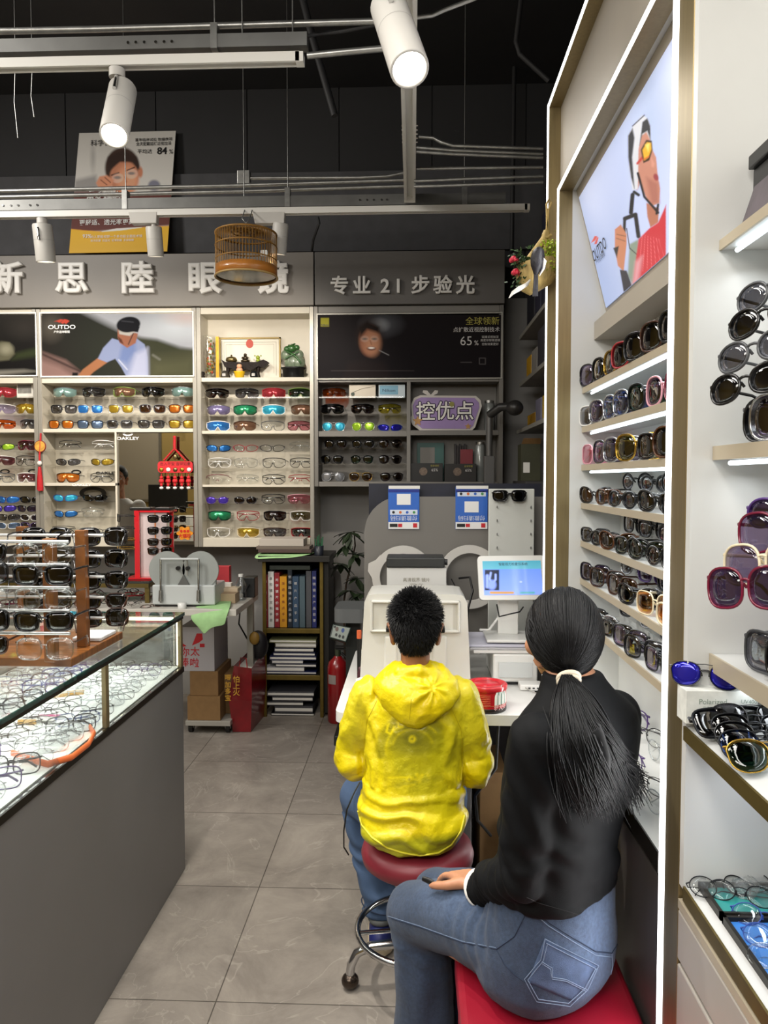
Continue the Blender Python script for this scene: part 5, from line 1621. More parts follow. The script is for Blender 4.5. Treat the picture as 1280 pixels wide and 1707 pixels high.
# violet sign with three characters
zs = bz(718) + .001
t = thing('desk_sign', 'violet cut-out sign with white rim, stars and three white characters', 'sign', (onY(743, 718, Yd).x, Yd, zs))
def o2(px, py, Y=Yd):
	p_ = onY(px, py, Y)
	return (p_.x, p_.z)
def outl(P_, Y):
	return [o2(x, y, Y) for x, y in P_]
def zoomD(pts):
	return [(520 + x / 3.88, 515 + y / 3.88) for x, y in pts]
rim = zoomD([(640, 620), (660, 575), (700, 558), (745, 558), (715, 540), (720, 525), (745, 528), (768, 555), (795, 525), (815, 528), (812, 545), (785, 560), (1060, 562), (1090, 590), (1098, 630), (1055, 765), (1030, 790), (700, 788), (650, 750), (632, 705), (645, 690)])
MB().ext(outl(rim, Yd), (0, Yd, 0), (1, 0, 0), (0, 0, 1), (0, .006, 0)).build('rim_board', M('sign_white_rim', '#cfcac4', .5), t)
inn = zoomD([(652, 625), (668, 588), (705, 572), (1050, 575), (1078, 605), (1082, 635), (1042, 755), (1020, 776), (712, 774), (668, 735), (655, 680)])
MB().ext(outl(inn, Yd - .001), (0, Yd - .001, 0), (1, 0, 0), (0, 0, 1), (0, -.002, 0)).build('violet_face', M('sign_violet', '#9d83ba', .5, var=.06), t)
for s_, px, py in (('控', 709.5, 688), ('优', 741.5, 687), ('点', 774, 687)):
	q = MB()
	for dx, dz in ((.006, 0), (-.006, 0), (0, .006), (0, -.006), (.004, .004), (-.004, .004), (.004, -.004), (-.004, -.004)):
		q.text(s_, onY(px, py, Yd - .0035) + Vector((dx, 0, dz)), (1, 0, 0), (0, 0, 1), .125, .0004, .01)
	q.text(s_, onY(px, py, Yd - .0045), (1, 0, 0), (0, 0, 1), .125, .0012, .012, 1)
	q.build('letter', [M('sign_plum', '#3a2052', .5), M('sign_letter_white', '#efece8', .5)], t)
MB().ext([(p_[0], p_[1]) for p_ in [(onY(753, 674, Yd).x + .016 * math.cos(a), onY(753, 674, Yd).z + .016 * math.sin(a)) for a in np.linspace(0, 6.1, 20)]], (0, Yd - .006, 0), (1, 0, 0), (0, 0, 1), (0, -.002, 0)).build('dot', M('sign_olive', '#8f8a3a', .5), t)
for px, py, r_ in ((696, 702, .034), (780, 711, .022)):
	p_ = onY(px, py, Yd)
	st5 = [(p_.x + (r_ if k % 2 == 0 else r_ * .45) * math.sin(math.pi * k / 5), p_.z + (r_ if k % 2 == 0 else r_ * .45) * math.cos(math.pi * k / 5)) for k in range(10)]
	MB().ext(st5, (0, Yd - .004, 0), (1, 0, 0), (0, 0, 1), (0, -.002, 0)).build('star', M('sign_star', '#b98a4c', .5), t)
# jar and things in the lower niche
can = M('clear_jar', '#8d918f', .2, .2)
for lab, px, y0, y1, r_ in (('silver-capped clear jar beside the violet sign', 815, 718, 668, .032), ('silver-capped jar at the right of the lower dim niche', 800, 771, 737, .030)):
	z0, z1 = onY(px, y0, Yd + .06).z, onY(px, y1, Yd + .06).z
	if y0 > 730:
		z0 = bz(803) + .001
	z0 = max(z0, (bz(718) if y0 < 730 else bz(803)) + .001)
	t = thing('storage_jar', lab, 'jar', (onY(px, y0, Yd + .06).x, Yd + .06, z0))
	MB().lathe([(r_ * .9, 0), (r_, .006), (r_, z1 - z0 - .025), (r_ * .85, z1 - z0 - .016)], (onY(px, y0, Yd + .06).x, Yd + .06, z0), 20).build('body', can, t)
	MB().lathe([(r_ * .95, z1 - z0 - .016), (r_ * .95, z1 - z0)], (onY(px, y0, Yd + .06).x, Yd + .06, z0), 20).build('lid', steel, t)
zb_ = bz(803) + .001
for lab, x0, x1, ytop, depth, col, dY in (('teal and grey picture folder standing in the lower dim niche', 695, 740, 738, .01, '#2e5a55', .09),
										  ('dark carton with a lens picture at left of the lower niche', 684, 738, 772, .05, '#141414', .0),
										  ('dark carton with a lens picture at right of the lower niche', 741, 794, 773, .05, '#171310', .0),
										  ('red booklet standing behind the cartons in the lower niche', 767, 788, 749, .02, '#7b1f2a', .075)):
	a, b = onY(x0, 803, YF + .02 + dY), onY(x1, ytop, YF + .02 + dY)
	t = thing('lens_carton' if depth > .03 else 'booklet', lab, 'box' if depth > .03 else 'booklet', ((a.x + b.x) / 2, a.y, zb_))
	MB().box(a.x, b.x, a.y, a.y + depth, zb_, b.z).build('carton' if depth > .03 else 'cover', M('cover' + col[1:], col, .45, var=.1), t, .001)
	if depth > .03:
		c = ((a.x * .6 + b.x * .4), a.y - .0008, zb_ + (b.z - zb_) * .55)
		MB().ext(ell(0, 0, .026, .026), c, (1, 0, 0), (0, 0, 1), (0, -.0006, 0)).build('print', M('lens_print', '#6d5c4e', .4, var=.4, vscale=60), t)
		MB().text('65%', (a.x * .25 + b.x * .75, a.y - .0012, zb_ + (b.z - zb_) * .62), (1, 0, 0), (0, 0, 1), .025, .0005, 0).build('lettering', dim_ink, t)
		MB().text('全球领新', (a.x * .25 + b.x * .75, a.y - .0012, zb_ + (b.z - zb_) * .85), (1, 0, 0), (0, 0, 1), .014, .0005, 0).build('lettering', dim_gold, t)
	elif x0 == 695:
		MB().box(a.x + .02, b.x - .06, a.y - .001, a.y, zb_ + .02, b.z - .03).build('print', M('print_grey', '#77746f', .5), t)
for k in range(5):
	px = 757 + k * 4
	a = onY(px, 803, YF + .12)
	o = MB().box(a.x, a.x + .012, YF + .075 + .03, YF + .15, zb_, onY(px, 740 + k % 2 * 3, YF + .12).z).build('dark_booklet', M('cover1c1618', '#1c1618', .5))
	tag(o, f'thin dark booklet, {ORD[k]} from left behind the dark cartons of the lower niche', 'booklet', 'dark booklets in the niche')
# == HANGINGS ON THE CABINETS
red_cord = M('red_cord', '#b3121c', .6, var=.15, vscale=80)
red_felt = M('red_felt', '#c01a22', .7)
t = thing('tassel_charm', 'red tassel charm with a round gold medallion hanging on the cabinet edge', 'charm', onY(67, 812, YF - .02))
Yt = YF - .022
MB().tube([onY(68, 722, Yt), onY(67, 745, Yt), onY(66, 760, Yt), onY(66, 775, Yt)], .006, 8).build('cord', red_cord, t)
p = onY(67, 744, Yt)
MB().tube([(p.x, Yt - .005, p.z), (p.x, Yt + .005, p.z)], .034, 24).build('medallion', M('gold_enamel', '#d9a24a', .35, .3, var=.3, vscale=60), t)
MB().tube([(p.x + .036 * math.cos(a), Yt, p.z + .036 * math.sin(a)) for a in np.linspace(0, 2 * math.pi, 24, endpoint=False)], .004, 6, closed=True).build('rim', M('rim_dark', '#7b2a1e', .5), t)
MB().ball(onY(66, 772, Yt), (.016, .012, .016)).build('bead', M('white_bead', '#dcd8d2', .3), t)
q = MB()
for k in range(26):
	a = k / 26 * 6.28
	q.tube([onY(66, 778, Yt) + Vector((.006 * math.cos(a), .006 * math.sin(a), 0)), onY(66.5, 798, Yt) + Vector((.014 * math.cos(a), .010 * math.sin(a), 0)), onY(67, 816, Yt) + Vector((.018 * math.cos(a), .012 * math.sin(a), random.uniform(-.01, .006)))], [.003, .0035, .003], 5)
q.build('tassel', red_cord, t)
t = thing('lucky_charm', 'red beaded charm with five little hanging figures on the mirror', 'charm', onY(291, 815, Yt))
Ym = YF - .004
MB().box(onY(284, 0, Ym).x, onY(296, 0, Ym).x, Ym - .006, Ym + .02, onY(290, 735, Ym).z, onY(290, 719, Ym).z).build('clear_clip', acrylic, t)
q = MB()
for k in range(12):
	q.ball(onY(291, 728 + k * 1.9, Ym - .012), (.011, .008, .0065), 8, 6)
for k in range(9):
	q.ball(onY(289 - k * 1.9, 750 + k * 2.1, Ym - .012), .007, 8, 6).ball(onY(293 + k * 1.9, 750 + k * 2.1, Ym - .012), .007, 8, 6)
q.build('beads', red_cord, t)
MB().ball(onY(292, 762, Ym - .012), (.014, .008, .018), 10, 8).build('coin_pendant', M('old_brass'), t)
a, b = onY(263, 788, Ym - .02), onY(321, 769, Ym - .02)
MB().ext(rrect(a.x, a.z, b.x, b.z, .022), (0, Ym - .022, 0), (1, 0, 0), (0, 0, 1), (0, .012, 0)).build('plaque', red_felt, t)
q = MB()
for k in range(5):
	x = 269 + k * 11.5
	q.ball(onY(x, 783, Ym - .022), (.015, .008, .014), 10, 8, k % 3)
q.build('emblems', [gold_m, M('white_bead'), M('old_brass')], t)
MB().text('出入平安 吉祥如意', onY(292, 773.5, Ym - .0225), (1, 0, 0), (0, 0, 1), .024, .001, 0).build('lettering', M('dark_red_ink', '#6b0d12', .5), t)
for k in range(5):
	x = 269 + k * 11.3
	f = MB().tube([onY(x, 788, Ym - .014), onY(x, 794, Ym - .014)], .0025, 6)
	f.ball(onY(x, 796, Ym - .014), (.012, .010, .011), 10, 8).ball(onY(x, 802, Ym - .014), (.018, .012, .016), 10, 8).ball(onY(x, 808, Ym - .014), (.010, .008, .012), 8, 6)
	f.build('hanging_figure', red_felt, t)
	MB().ball(onY(x, 813.5, Ym - .014), (.014, .010, .010), 10, 8).build('hanging_bead', M('white_bead'), t)
t = thing('mirror_sticker', 'red and gold lion-shaped sticker low on the mirror', 'sticker', onY(308, 902, Ym))
q = MB()
p = onY(308, 889, YF + .017)
q.ext([(p.x + (.047 + .008 * math.cos(6 * a)) * math.cos(a), p.z + (.042 + .007 * math.cos(6 * a)) * math.sin(a)) for a in np.linspace(0, 6.2, 48)], (0, YF + .017, 0), (1, 0, 0), (0, 0, 1), (0, -.002, 0))
q.build('sheet', M('sticker_gold', '#d98a1e', .5, var=.2, vscale=50), t)
q = MB()
for dx in (-.022, 0, .022):
	q.ext([(p.x + dx + .009 * math.cos(a), p.z + .014 + .009 * math.sin(a)) for a in np.linspace(0, 6, 14)], (0, YF + .0145, 0), (1, 0, 0), (0, 0, 1), (0, -.001, 0))
q.build('print', M('sticker_red', '#c22416', .5), t)
MB().text('大福旺', (p.x, YF + .0138, p.z - .018), (1, 0, 0), (0, 0, 1), .028, .0005, .02).build('lettering', M('sticker_red'), t)
# == BACK LEFT TABLE AND WHAT STANDS ON IT
ZW = .80
t = thing('work_table', 'white worktop crowded with spare frames behind the glass counter', 'table', (-1.7, 4.2, 0))
MB().box(-2.7, -.945, 3.93, 4.50, ZW - .035, ZW).build('tabletop', M('worktop_white', '#c7c3ba', .4, var=.06), t, .003)
for x in (-2.65, -.985):
	MB().box(x - .018, x + .018, 4.44, 4.48, .0, ZW - .036).build('leg', trim_grey, t)
# tangled spare frames: each pair lies on its own
sp = 0
for r_ in range(4):
	for k in range(9):
		x = -2.19 + k * .098 + random.uniform(-.015, .015)
		y = 3.98 + r_ * .125 + random.uniform(-.02, .02)
		if x > -1.395 or (y > 4.08 and x > -2.36 and abs(y - 4.132) < .05):
			continue
		fr = random.choice(['black', 'black', 'brown', 'wine', 'gunmetal', 'tortoise', 'black', 'red'])
		eyewear(random.choice(['rect', 'oval', 'wire', 'wire']), (x, y, ZW + .002 + random.uniform(0, .018)), random.uniform(0, 6.28), fr, 'clear',
				f'{fr} spare eyeglasses, {ORD[k]} from left, {["front","second","third","back"][r_]} row of the jumble on the worktop', 'spare eyeglasses on the worktop', random.choice(['open', 'folded']), tilt=R(random.choice([-60, -75, -40])), scale=.95)
# low glass table with brass legs
zg = onY(200, 968, 4.14).z
t = thing('glass_side_table', 'small glass-topped stand with brass legs carrying the red eyewear display', 'table', (-1.75, 4.3, ZW))
xr = onY(248, 970, 4.12).x
MB().box(-2.4, xr, 4.12, 4.46, zg - .012, zg).build('top', GL('dark_green_glass', (.22, .34, .31), refl=.5, base=.12), t)
MB().box(-2.4, xr, 4.115, 4.13, zg - .036, zg - .013).box(xr - .02, xr, 4.12, 4.46, zg - .036, zg - .013).build('rail', brass_dark, t)
for x, y in ((xr - .012, 4.132), (xr - .012, 4.44), (-2.38, 4.132), (-2.38, 4.44)):
	MB().box(x - .012, x + .012, y - .012, y + .012, ZW + .001, zg - .036).build('leg', brass_dark, t)
# red display with sunglasses on two faces
t = thing('red_eyewear_display', 'red-edged white display tower hung with black sunglasses', 'display stand', (onY(254, 965, 4.24).x, 4.24, zg))
Yr_ = 4.24
red_acr = M('red_acrylic', '#d41f2b', .25, coat=.5)
xl, xm_, xrr = onY(216, 900, Yr_).x, onY(228, 900, Yr_).x, onY(289, 900, Yr_ + .05).x
ztop, zbot = onY(250, 851, Yr_).z, zg + .001
MB().box(xm_ - .006, xm_ + .022, Yr_ - .02, Yr_ - .008, zbot, ztop).box(xrr - .022, xrr, Yr_ + .05, Yr_ + .062, zbot + .10, ztop).box(xm_, xrr, Yr_ - .012, Yr_ + .12, ztop - .01, ztop).box(xl - .01, xrr - .06, Yr_ - .05, Yr_ + .10, zbot, zbot + .008).build('red_edge', red_acr, t)
MB().box(xm_ + .022, xrr - .022, Yr_ + .0, Yr_ + .012, zbot + .009, ztop - .011).build('white_face', M('frosted_white', '#d9c9c9', .35), t)
MB().box(xm_ + .105, xm_ + .112, Yr_ - .002, Yr_, zbot + .10, ztop - .015).build('orange_line', M('orange_line', '#e08a4a', .5), t)
for a_, b_, lab in ((214, 252, 'left'), (256, 284, 'right')):
	p = onY((a_ + b_) / 2, 847, Yr_ + .02)
	o = MB().box(onY(a_ + 3, 847, Yr_).x, onY(b_, 847, Yr_).x, Yr_ - .01, Yr_ + .08, ztop + .001, ztop + .018).build('glasses_case', black_plastic, None, .004)
	tag(o, f'black flat glasses case on top of the red display, {lab} one', 'case')
for k, py in enumerate((866, 886, 905, 920)):
	p = onY(268, py, Yr_ - .075)
	eyewear('rect', (p.x - .012, p.y + .02, p.z - .02), R(18), 'black' if k < 2 else 'tortoise', 'dark', f'black sunglasses on the right face of the red display, {ORD[k]} from top', 'sunglasses on the red display', 'open', scale=1.0)
	p = onY(196, py - 2, Yr_)
	eyewear('rect', (p.x, p.y - .0, p.z - .02), R(-62), 'black' if k < 2 else 'gold', 'dark', f'sunglasses on the left side of the red display, {ORD[k]} from top', 'sunglasses on the red display', 'open', scale=1.0)
# lens machine with two frosted discs
t = thing('lens_machine', 'white lens machine with two round frosted shields like ears', 'machine', (onY(306, 1012, 4.03).x, 4.06, ZW))
mc = M('machine_grey_white', '#c3c8c7', .35)
a, b = onY(254, 1012, 4.0), onY(358, 976, 4.0)
MB().box(a.x, b.x, 4.0, 4.22, ZW + .012, b.z).build('housing', mc, t, .006)
MB().box(a.x + .01, b.x - .01, 4.01, 4.21, ZW + .001, ZW + .012).build('base_plate', black_plastic, t)
frost = M('frosted_acrylic', '#9ea3a0', .4)
for px in (278, 334):
	c = onY(px, 950, 4.02)
	rr_ = 31 / F * 4.02
	pts = [(c.x + rr_ * math.cos(q_), c.z + rr_ * 1.05 * math.sin(q_)) for q_ in np.linspace(-2.2, 5.4 - 1.2 + 1.0, 40)]
	MB().ext(ell(c.x, c.z, rr_, rr_ * 1.02, 36), (0, 4.02, 0), (1, 0, 0), (0, 0, 1), (0, .012, 0), 0).build('shield', frost, t, .002)
MB().box(onY(262, 0, 4.03).x, onY(350, 0, 4.03).x, 4.025, 4.045, b.z, onY(300, 957, 4.03).z).build('shield_base', frost, t)
for px in (268, 331):
	MB().cyl(onY(px, 1004, 3.99), onY(px, 932, 3.99), .006, 10).build('post', chrome, t)
	MB().cyl(onY(px, 1002, 3.99), onY(px, 984, 3.99), .013, 12, 0, .010).build('clamp', steel, t)
MB().tube([onY(268, 932, 3.99), onY(331, 932, 3.99)], .007, 8).build('bar', mc, t)
MB().box(onY(299, 0, 4.0).x, onY(301, 0, 4.0).x, 4.004, 4.012, onY(300, 960, 4.0).z, onY(300, 934, 4.0).z).build('slot', trim_grey, t)
for px in (296, 312):
	c = onY(px, 947.5, 4.0)
	MB().cyl((c.x, 4.018, c.z), (c.x, 3.998, c.z), .011, 16).build('knob', black_plastic, t)
MB().ext(outl([(305, 958), (294, 978), (316, 978)], 4.0), (0, 4.015, 0), (1, 0, 0), (0, 0, 1), (0, -.008, 0)).build('wedge', M('wedge_grey', '#6e706e', .4, .4), t)
# papers and small things on the worktop
for k, (x0, x1, y0, y1, col, lab) in enumerate(((356, 392, 1003, 990, '#b29b7d', 'tan carton of lens packets beside the lens machine, lower one'), (360, 396, 990, 983, '#c8b79c', 'tan carton of lens packets beside the lens machine, upper one'),
												(356, 385, 981, 972, '#cfcbc4', 'stack of white booklets behind the lens machine'), (352, 382, 952, 944, '#b13038', 'red booklet leaning behind the lens machine'))):
	Yk = 4.12 + k * .07
	a, b = onY(x0, y0, Yk), onY(x1, y1, Yk)
	z0 = ZW + .001 if k in (0,) else None
	zz0 = ZW + .001 if k != 1 else z1p
	z1p = max(b.z, zz0 + .02)
	o = MB().box(a.x, b.x, Yk, Yk + (.10 if k < 2 else .05), zz0, z1p).build(('carton', 'carton', 'booklets', 'booklet')[k], M('pap' + col[1:], col, .6, var=.1), None, .002)
	tag(o, lab, 'box' if k < 2 else 'booklet')
t = thing('water_bottle', 'clear plastic water bottle with white cap on the worktop', 'bottle', (onY(393, 1000, 4.25).x, 4.25, ZW))
zb2 = onY(393, 957, 4.25).z - ZW
MB().lathe([(.030, .001), (.033, .01), (.030, zb2 * .4), (.033, zb2 * .5), (.031, zb2 * .62), (.012, zb2 * .86), (.012, zb2 * .9)], (onY(393, 0, 4.25).x, 4.25, ZW), 20).build('bottle_body', GL('bottle_clear', (.86, .9, .93), refl=.5, base=.1), t)
MB().lathe([(.014, zb2 * .9), (.014, zb2)], (onY(393, 0, 4.25).x, 4.25, ZW), 16).build('cap', white_plastic, t)
o = MB().box(onY(398, 0, 4.35).x, onY(424, 0, 4.35).x - .02, 4.33, 4.43, ZW + .001, onY(405, 962, 4.35).z).build('power_supply', black_plastic, None, .004)
tag(o, 'black power supply at the right end of the worktop', 'power supply')
o = MB().tube([onY(405, 990, 4.3), onY(415, 975, 4.32), onY(418, 995, 4.45), onY(400, 1020, 4.52), onY(398, 1040, 4.52), onY(412, 1065, 4.55), onY(428, 1078, 4.58)], .005, 6).build('cable', black_plastic)
tag(o, 'black cable drooping from the worktop end to the bookshelf', 'cable')
o = MB().lathe([(.022, 0), (.024, .03), (.0, .03)], (onY(304, 1015, 3.96).x, 3.955, ZW + .001), 14).build('measuring_cup', white_plastic)
tag(o, 'tiny white cup at the front edge of the worktop', 'cup')
# green cloth over the corner
def cloth(name, label, grid, mat, th=.003, group=None):
	"""grid: rows of world points"""
	ny, nx_ = len(grid), len(grid[0])
	v = [Vector(p) for r_ in grid for p in r_]
	f = [(j * nx_ + i, j * nx_ + i + 1, (j + 1) * nx_ + i + 1, (j + 1) * nx_ + i) for j in range(ny - 1) for i in range(nx_ - 1)]
	q = MB().add(v, f, 0, True)
	o = q.build(name, mat)
	sol = o.modifiers.new('thick', 'SOLIDIFY')
	sol.thickness = th
	sb = o.modifiers.new('sub', 'SUBSURF')
	sb.levels = sb.render_levels = 2
	return tag(o, label, 'cloth', group)
green_cloth = M('green_cloth', '#9fc98c', .85, var=.12, vscale=18, bump=.25, bscale=30)
yc = 3.922
cloth('green_cloth', 'light green cloth draped over the corner of the white worktop', [
	[onZ(330, 1004, ZW + .006), onZ(350, 1003, ZW + .010), onZ(370, 1000, ZW + .008), onZ(388, 997, ZW + .007)],
	[onY(322, 1017, yc) + Vector((0, .03, .004)), onY(345, 1016, yc) + Vector((0, .02, .006)), onY(366, 1013, yc) + Vector((0, .015, .006)), onY(384, 1012, yc) + Vector((0, .01, .004))],
	[onY(313, 1030, yc), onY(338, 1030, yc - .012), onY(360, 1026, yc - .006), onY(381, 1022, yc - .01)],
	[onY(328, 1042, yc), onY(340, 1044, yc - .016), onY(358, 1036, yc - .008), onY(377, 1032, yc - .014)],
	[onY(339, 1056, yc), onY(342, 1058, yc - .012), onY(352, 1044, yc - .006), onY(377, 1044, yc - .01)]], green_cloth)
# ---- under the table: carton with red print, brown cartons on a trolley, red gift bag
Yb1, Yb2 = 4.30, 4.62
xa, xb = onY(287, 0, Yb1).x, onY(346, 0, Yb1).x
zq = [onY(320, y, Yb1).z for y in (1200, 1160, 1119, 1045)]
t = thing('printed_carton', 'white carton with red hat print under the worktop, on brown cartons', 'box', ((xa + xb) / 2, Yb1 + .15, zq[2]))
MB().box(xa, xb, Yb1, Yb2, zq[2] + .001, zq[3]).build('carton', M('carton_white', '#bdbbc0', .6), t, .002)
q = MB()
q.ext(outl([(292, 1057), (300, 1054), (304, 1072), (311, 1077), (300, 1079), (293, 1070)], Yb1 - .0005), (0, Yb1 - .0005, 0), (1, 0, 0), (0, 0, 1), (0, -.001, 0))
q.ext(outl([(320, 1076), (328, 1056), (337, 1056), (338, 1066), (332, 1071)], Yb1 - .0005), (0, Yb1 - .0005, 0), (1, 0, 0), (0, 0, 1), (0, -.001, 0))
q.ext(outl([(333, 1073), (341, 1073), (341, 1079), (333, 1079)], Yb1 - .0005), (0, Yb1 - .0005, 0), (1, 0, 0), (0, 0, 1), (0, -.001, 0))
q.build('hat_print', ink_red, t)
for s_, px, py in (('你', 308, 1088), ('太', 325, 1087), ('棒', 307, 1105), ('啦', 324, 1106)):
	MB().text(s_, onY(px, py, Yb1 - .001), (1, 0, 0), (0, 0, 1), .058, .0008, .01).build('lettering', ink_red, t)
for k, (x0, x1, i, d) in enumerate(((303, 352, 1, 0), (299, 356, 0, -.01))):
	o = MB().box(onY(x0, 0, Yb1).x, onY(x1, 0, Yb1).x, Yb1 + d, Yb2, zq[i] + .001, zq[i + 1]).build('brown_carton', card_brown, None, .002)
	tag(o, ('upper brown carton of the stack on the trolley', 'lower brown carton of the stack, directly on the trolley')[k], 'box', 'brown cartons on the trolley')
o = MB().box(onY(353, 0, Yb1).x, onY(375, 0, Yb1).x, Yb1 + .12, Yb2, zq[0] + .001, onY(360, 1125, Yb1 + .1).z).build('brown_carton', card_brown, None, .002)
tag(o, 'brown carton standing right of the stack behind the red bag', 'box', 'brown cartons on the trolley')
t = thing('trolley', 'low white trolley on casters under the cartons', 'trolley', (-1.25, 4.45, 0))
MB().box(onY(296, 0, Yb1).x, onY(374, 0, Yb1).x, Yb1 - .02, Yb2 + .02, zq[0] - .03, zq[0]).build('platform', M('trolley_white', '#a9a59c', .5), t, .003)
for px, y in ((302, Yb1 + .03), (367, Yb1 + .03), (302, Yb2 - .04), (367, Yb2 - .04)):
	x = onY(px, 0, Yb1).x
	w_ = MB().cyl((x - .012, y, .025), (x + .012, y, .025), .025, 16)
	w_ = w_.build('wheel', black_plastic, t)
	MB().box(x - .018, x + .018, y - .012, y + .012, .026, zq[0] - .03).build('fork', steel, t)
# gift bag
t = thing('gift_bag', 'red paper gift bag with gold characters beside the bookshelf', 'bag', (-1.03, 4.42, 0))
Yg = 4.33
xg0, xg1 = onY(374, 0, Yg).x, onY(408, 0, Yg).x
zg1 = onY(385, 1112, Yg).z
D_ = .30
bag_m = M('bag_red', '#7d0e18', .3, var=.25, vscale=10, coat=.3)
q = MB()
bot = [(xg0 + .01, Yg, .002), (xg1, Yg + .0, .002), (xg1 + .02, Yg + D_, .002), (xg0 + .03, Yg + D_, .002)]
top = [(xg0 + .012, Yg + .03, zg1), (xg1 + .004, Yg + .02, zg1 - .012), (xg1 + .03, Yg + D_ - .02, zg1 + .03), (xg0 + .05, Yg + D_ - .03, zg1 + .035)]
mid = [tuple((np.array(a) + np.array(b)) / 2 + np.array(c)) for a, b, c in zip(bot, top, ((-.025, -.012, 0), (.006, -.012, 0), (.012, .01, 0), (0, .01, 0)))]
for A, B in ((bot, mid), (mid, top)):
	n0 = len(q.v)
	q.add(A + B, [(0, 1, 5, 4), (1, 2, 6, 5), (2, 3, 7, 6), (3, 0, 4, 7)])
q.add(bot, [(3, 2, 1, 0)])
o = q.build('bag_body', bag_m, t)
sol = o.modifiers.new('thick', 'SOLIDIFY')
sol.thickness = .003
q = MB().add([tuple(Vector(p) - Vector((0, 0, .05)) for p in [0])] if 0 else [Vector(p) * 1 - Vector((0, 0, .03)) for p in top], [(0, 1, 2, 3)])
q.build('tissue', paper_white, t)
MB().tube([Vector(top[0]).lerp(Vector(top[1]), .3), Vector(top[0]).lerp(Vector(top[1]), .35) + Vector((0, .02, .05)), Vector(top[0]).lerp(Vector(top[1]), .65) + Vector((0, .02, .05)), Vector(top[0]).lerp(Vector(top[1]), .75)], .003, 6).build('handle', red_cord, t)
for col_, px, ys in (('怕上火', 394, (1133, 1144, 1155)), ('喝加多宝', 380, (1130, 1142, 1153, 1164))):
	for ch, y in zip(col_, ys):
		yy_ = Yg - .014 + .0 * y
		MB().text(ch, onY(px, y, Yg - .016), (1, 0, 0), (0, 0, 1), .042 if px > 390 else .038, .001, .015).build('lettering', ink_gold, t)
q = MB().ball(onY(430, 1075, 4.52), (.065, .05, .09), 14, 10)
tag(q.build('dark_bag', M('black_bag', '#121015', .5, bump=.4, bscale=20)), 'dark bag hanging between worktop and bookshelf', 'bag')
tag(MB().ball(onY(424, 1064, 4.44), (.032, .02, .040), 12, 8).build('yellow_toy', M('dull_yellow', '#8a6a28', .5)), 'small dull yellow pouch in front of the dark bag', 'pouch')
# == BOOKSHELF
YK = 4.62
t = thing('bookshelf', 'narrow gold-framed black bookshelf of binders and folders', 'bookshelf', (onY(487, 0, YK).x, YK + .15, 0))
gold_fr = M('antique_gold', '#6d5b24', .45, .5, var=.12, vscale=25)
X0, X1 = onY(430, 0, YK).x, onY(535, 0, YK).x
YK2 = 4.97
zk = [onY(480, y, YK).z for y in (1196, 1126, 1048, 936, 926)]
for x in (X0, X1 - .022):
	for y in (YK, YK2 - .022):
		MB().box(x, x + .022, y, y + .022, .008, zk[3]).build('post', gold_fr, t, .002)
		MB().cyl((x + .011, y + .011, 0), (x + .011, y + .011, .009), .012, 10).build('foot', gold_fr, t)
for z in zk[:3]:
	MB().box(X0 + .022, X1 - .022, YK + .002, YK + .02, z - .03, z).build('rail', gold_fr, t, .002)
	MB().box(X0 + .003, X1 - .003, YK + .021, YK2 - .003, z - .012, z - .001).build('shelf', M('shelf_black', '#1c1a17', .5), t)
MB().box(X0 - .02, X1 + .045, YK - .03, YK2, zk[3], zk[4]).build('top', M('shelf_black'), t, .002)
MB().box(X0 + .004, X0 + .009, YK + .022, YK2 - .022, .02, zk[3]).box(X1 - .008, X1 + .03, YK + .03, YK2 - .022, .02, zk[3]).box(X0 + .01, X1 - .01, YK2 - .012, YK2 - .004, .02, zk[3]).build('side_panel', M('shelf_black'), t)
zr = zk[2] + .001
for k, (x0, x1, ytop, col, txt, tc, w_) in enumerate(((438.5, 446.5, 958, '#7a1d24', '明月镜片产品手册', ink_white, 'dark red'), (447, 456.5, 953, '#d5d3cf', '蔡司镜片定制手册', ink_black, 'white'), (457.5, 466, 955, '#8a2028', '光学镜片价格手册', ink_white, 'crimson'),
													  (466.5, 478, 961, '#c58a1c', '渐进多焦点手册', M('dark_red_ink'), 'orange'), (479.5, 487, 950, '#16202c', '依视路镜片产品手册', dim_ink, 'black'), (487.5, 498, 961, '#30465e', '镜片产品手册', dim_ink, 'slate blue'),
													  (499, 508.5, 961, '#4b5d66', '', dim_ink, 'grey-teal'), (510, 519, 952, '#4a4b50', '', dim_ink, 'grey'), (520, 527.5, 952, '#1d2560', '眼镜镜片产品目录', dim_ink, 'navy'))):
	a, b = onY(x0, 1047, YK + .03), onY(x1, ytop, YK + .03)
	tb = thing('binder', f'{w_} binder standing {ORD[k]} from left in the upper bookshelf row', 'binder', ((a.x + b.x) / 2, YK + .03, zr), 'binders in the upper bookshelf row')
	MB().box(a.x + .001, b.x - .001, YK + .03, YK + .25, zr, b.z).build('cover', M('binder' + col[1:], col, .4), tb, .002)
	n_ = len(txt)
	for i, ch in enumerate(txt):
		zc = b.z - .045 - i * (b.z - zr - .09) / max(n_ - 1, 1)
		MB().text(ch, ((a.x + b.x) / 2, YK + .0288, zc), (1, 0, 0), (0, 0, 1), .020, .0006, .0).build('lettering', tc, tb)
a, b = onY(449, 950, YK + .03), onY(517, 943, YK + .03)
tag(MB().box(a.x, b.x, YK + .03, YK + .24, onY(480, 950, YK + .03).z, b.z).build('flat_binder', M('flat_binder_grey', '#3e4640', .4), None, .003), 'grey-green folder lying flat on top of the upright binders', 'folder')
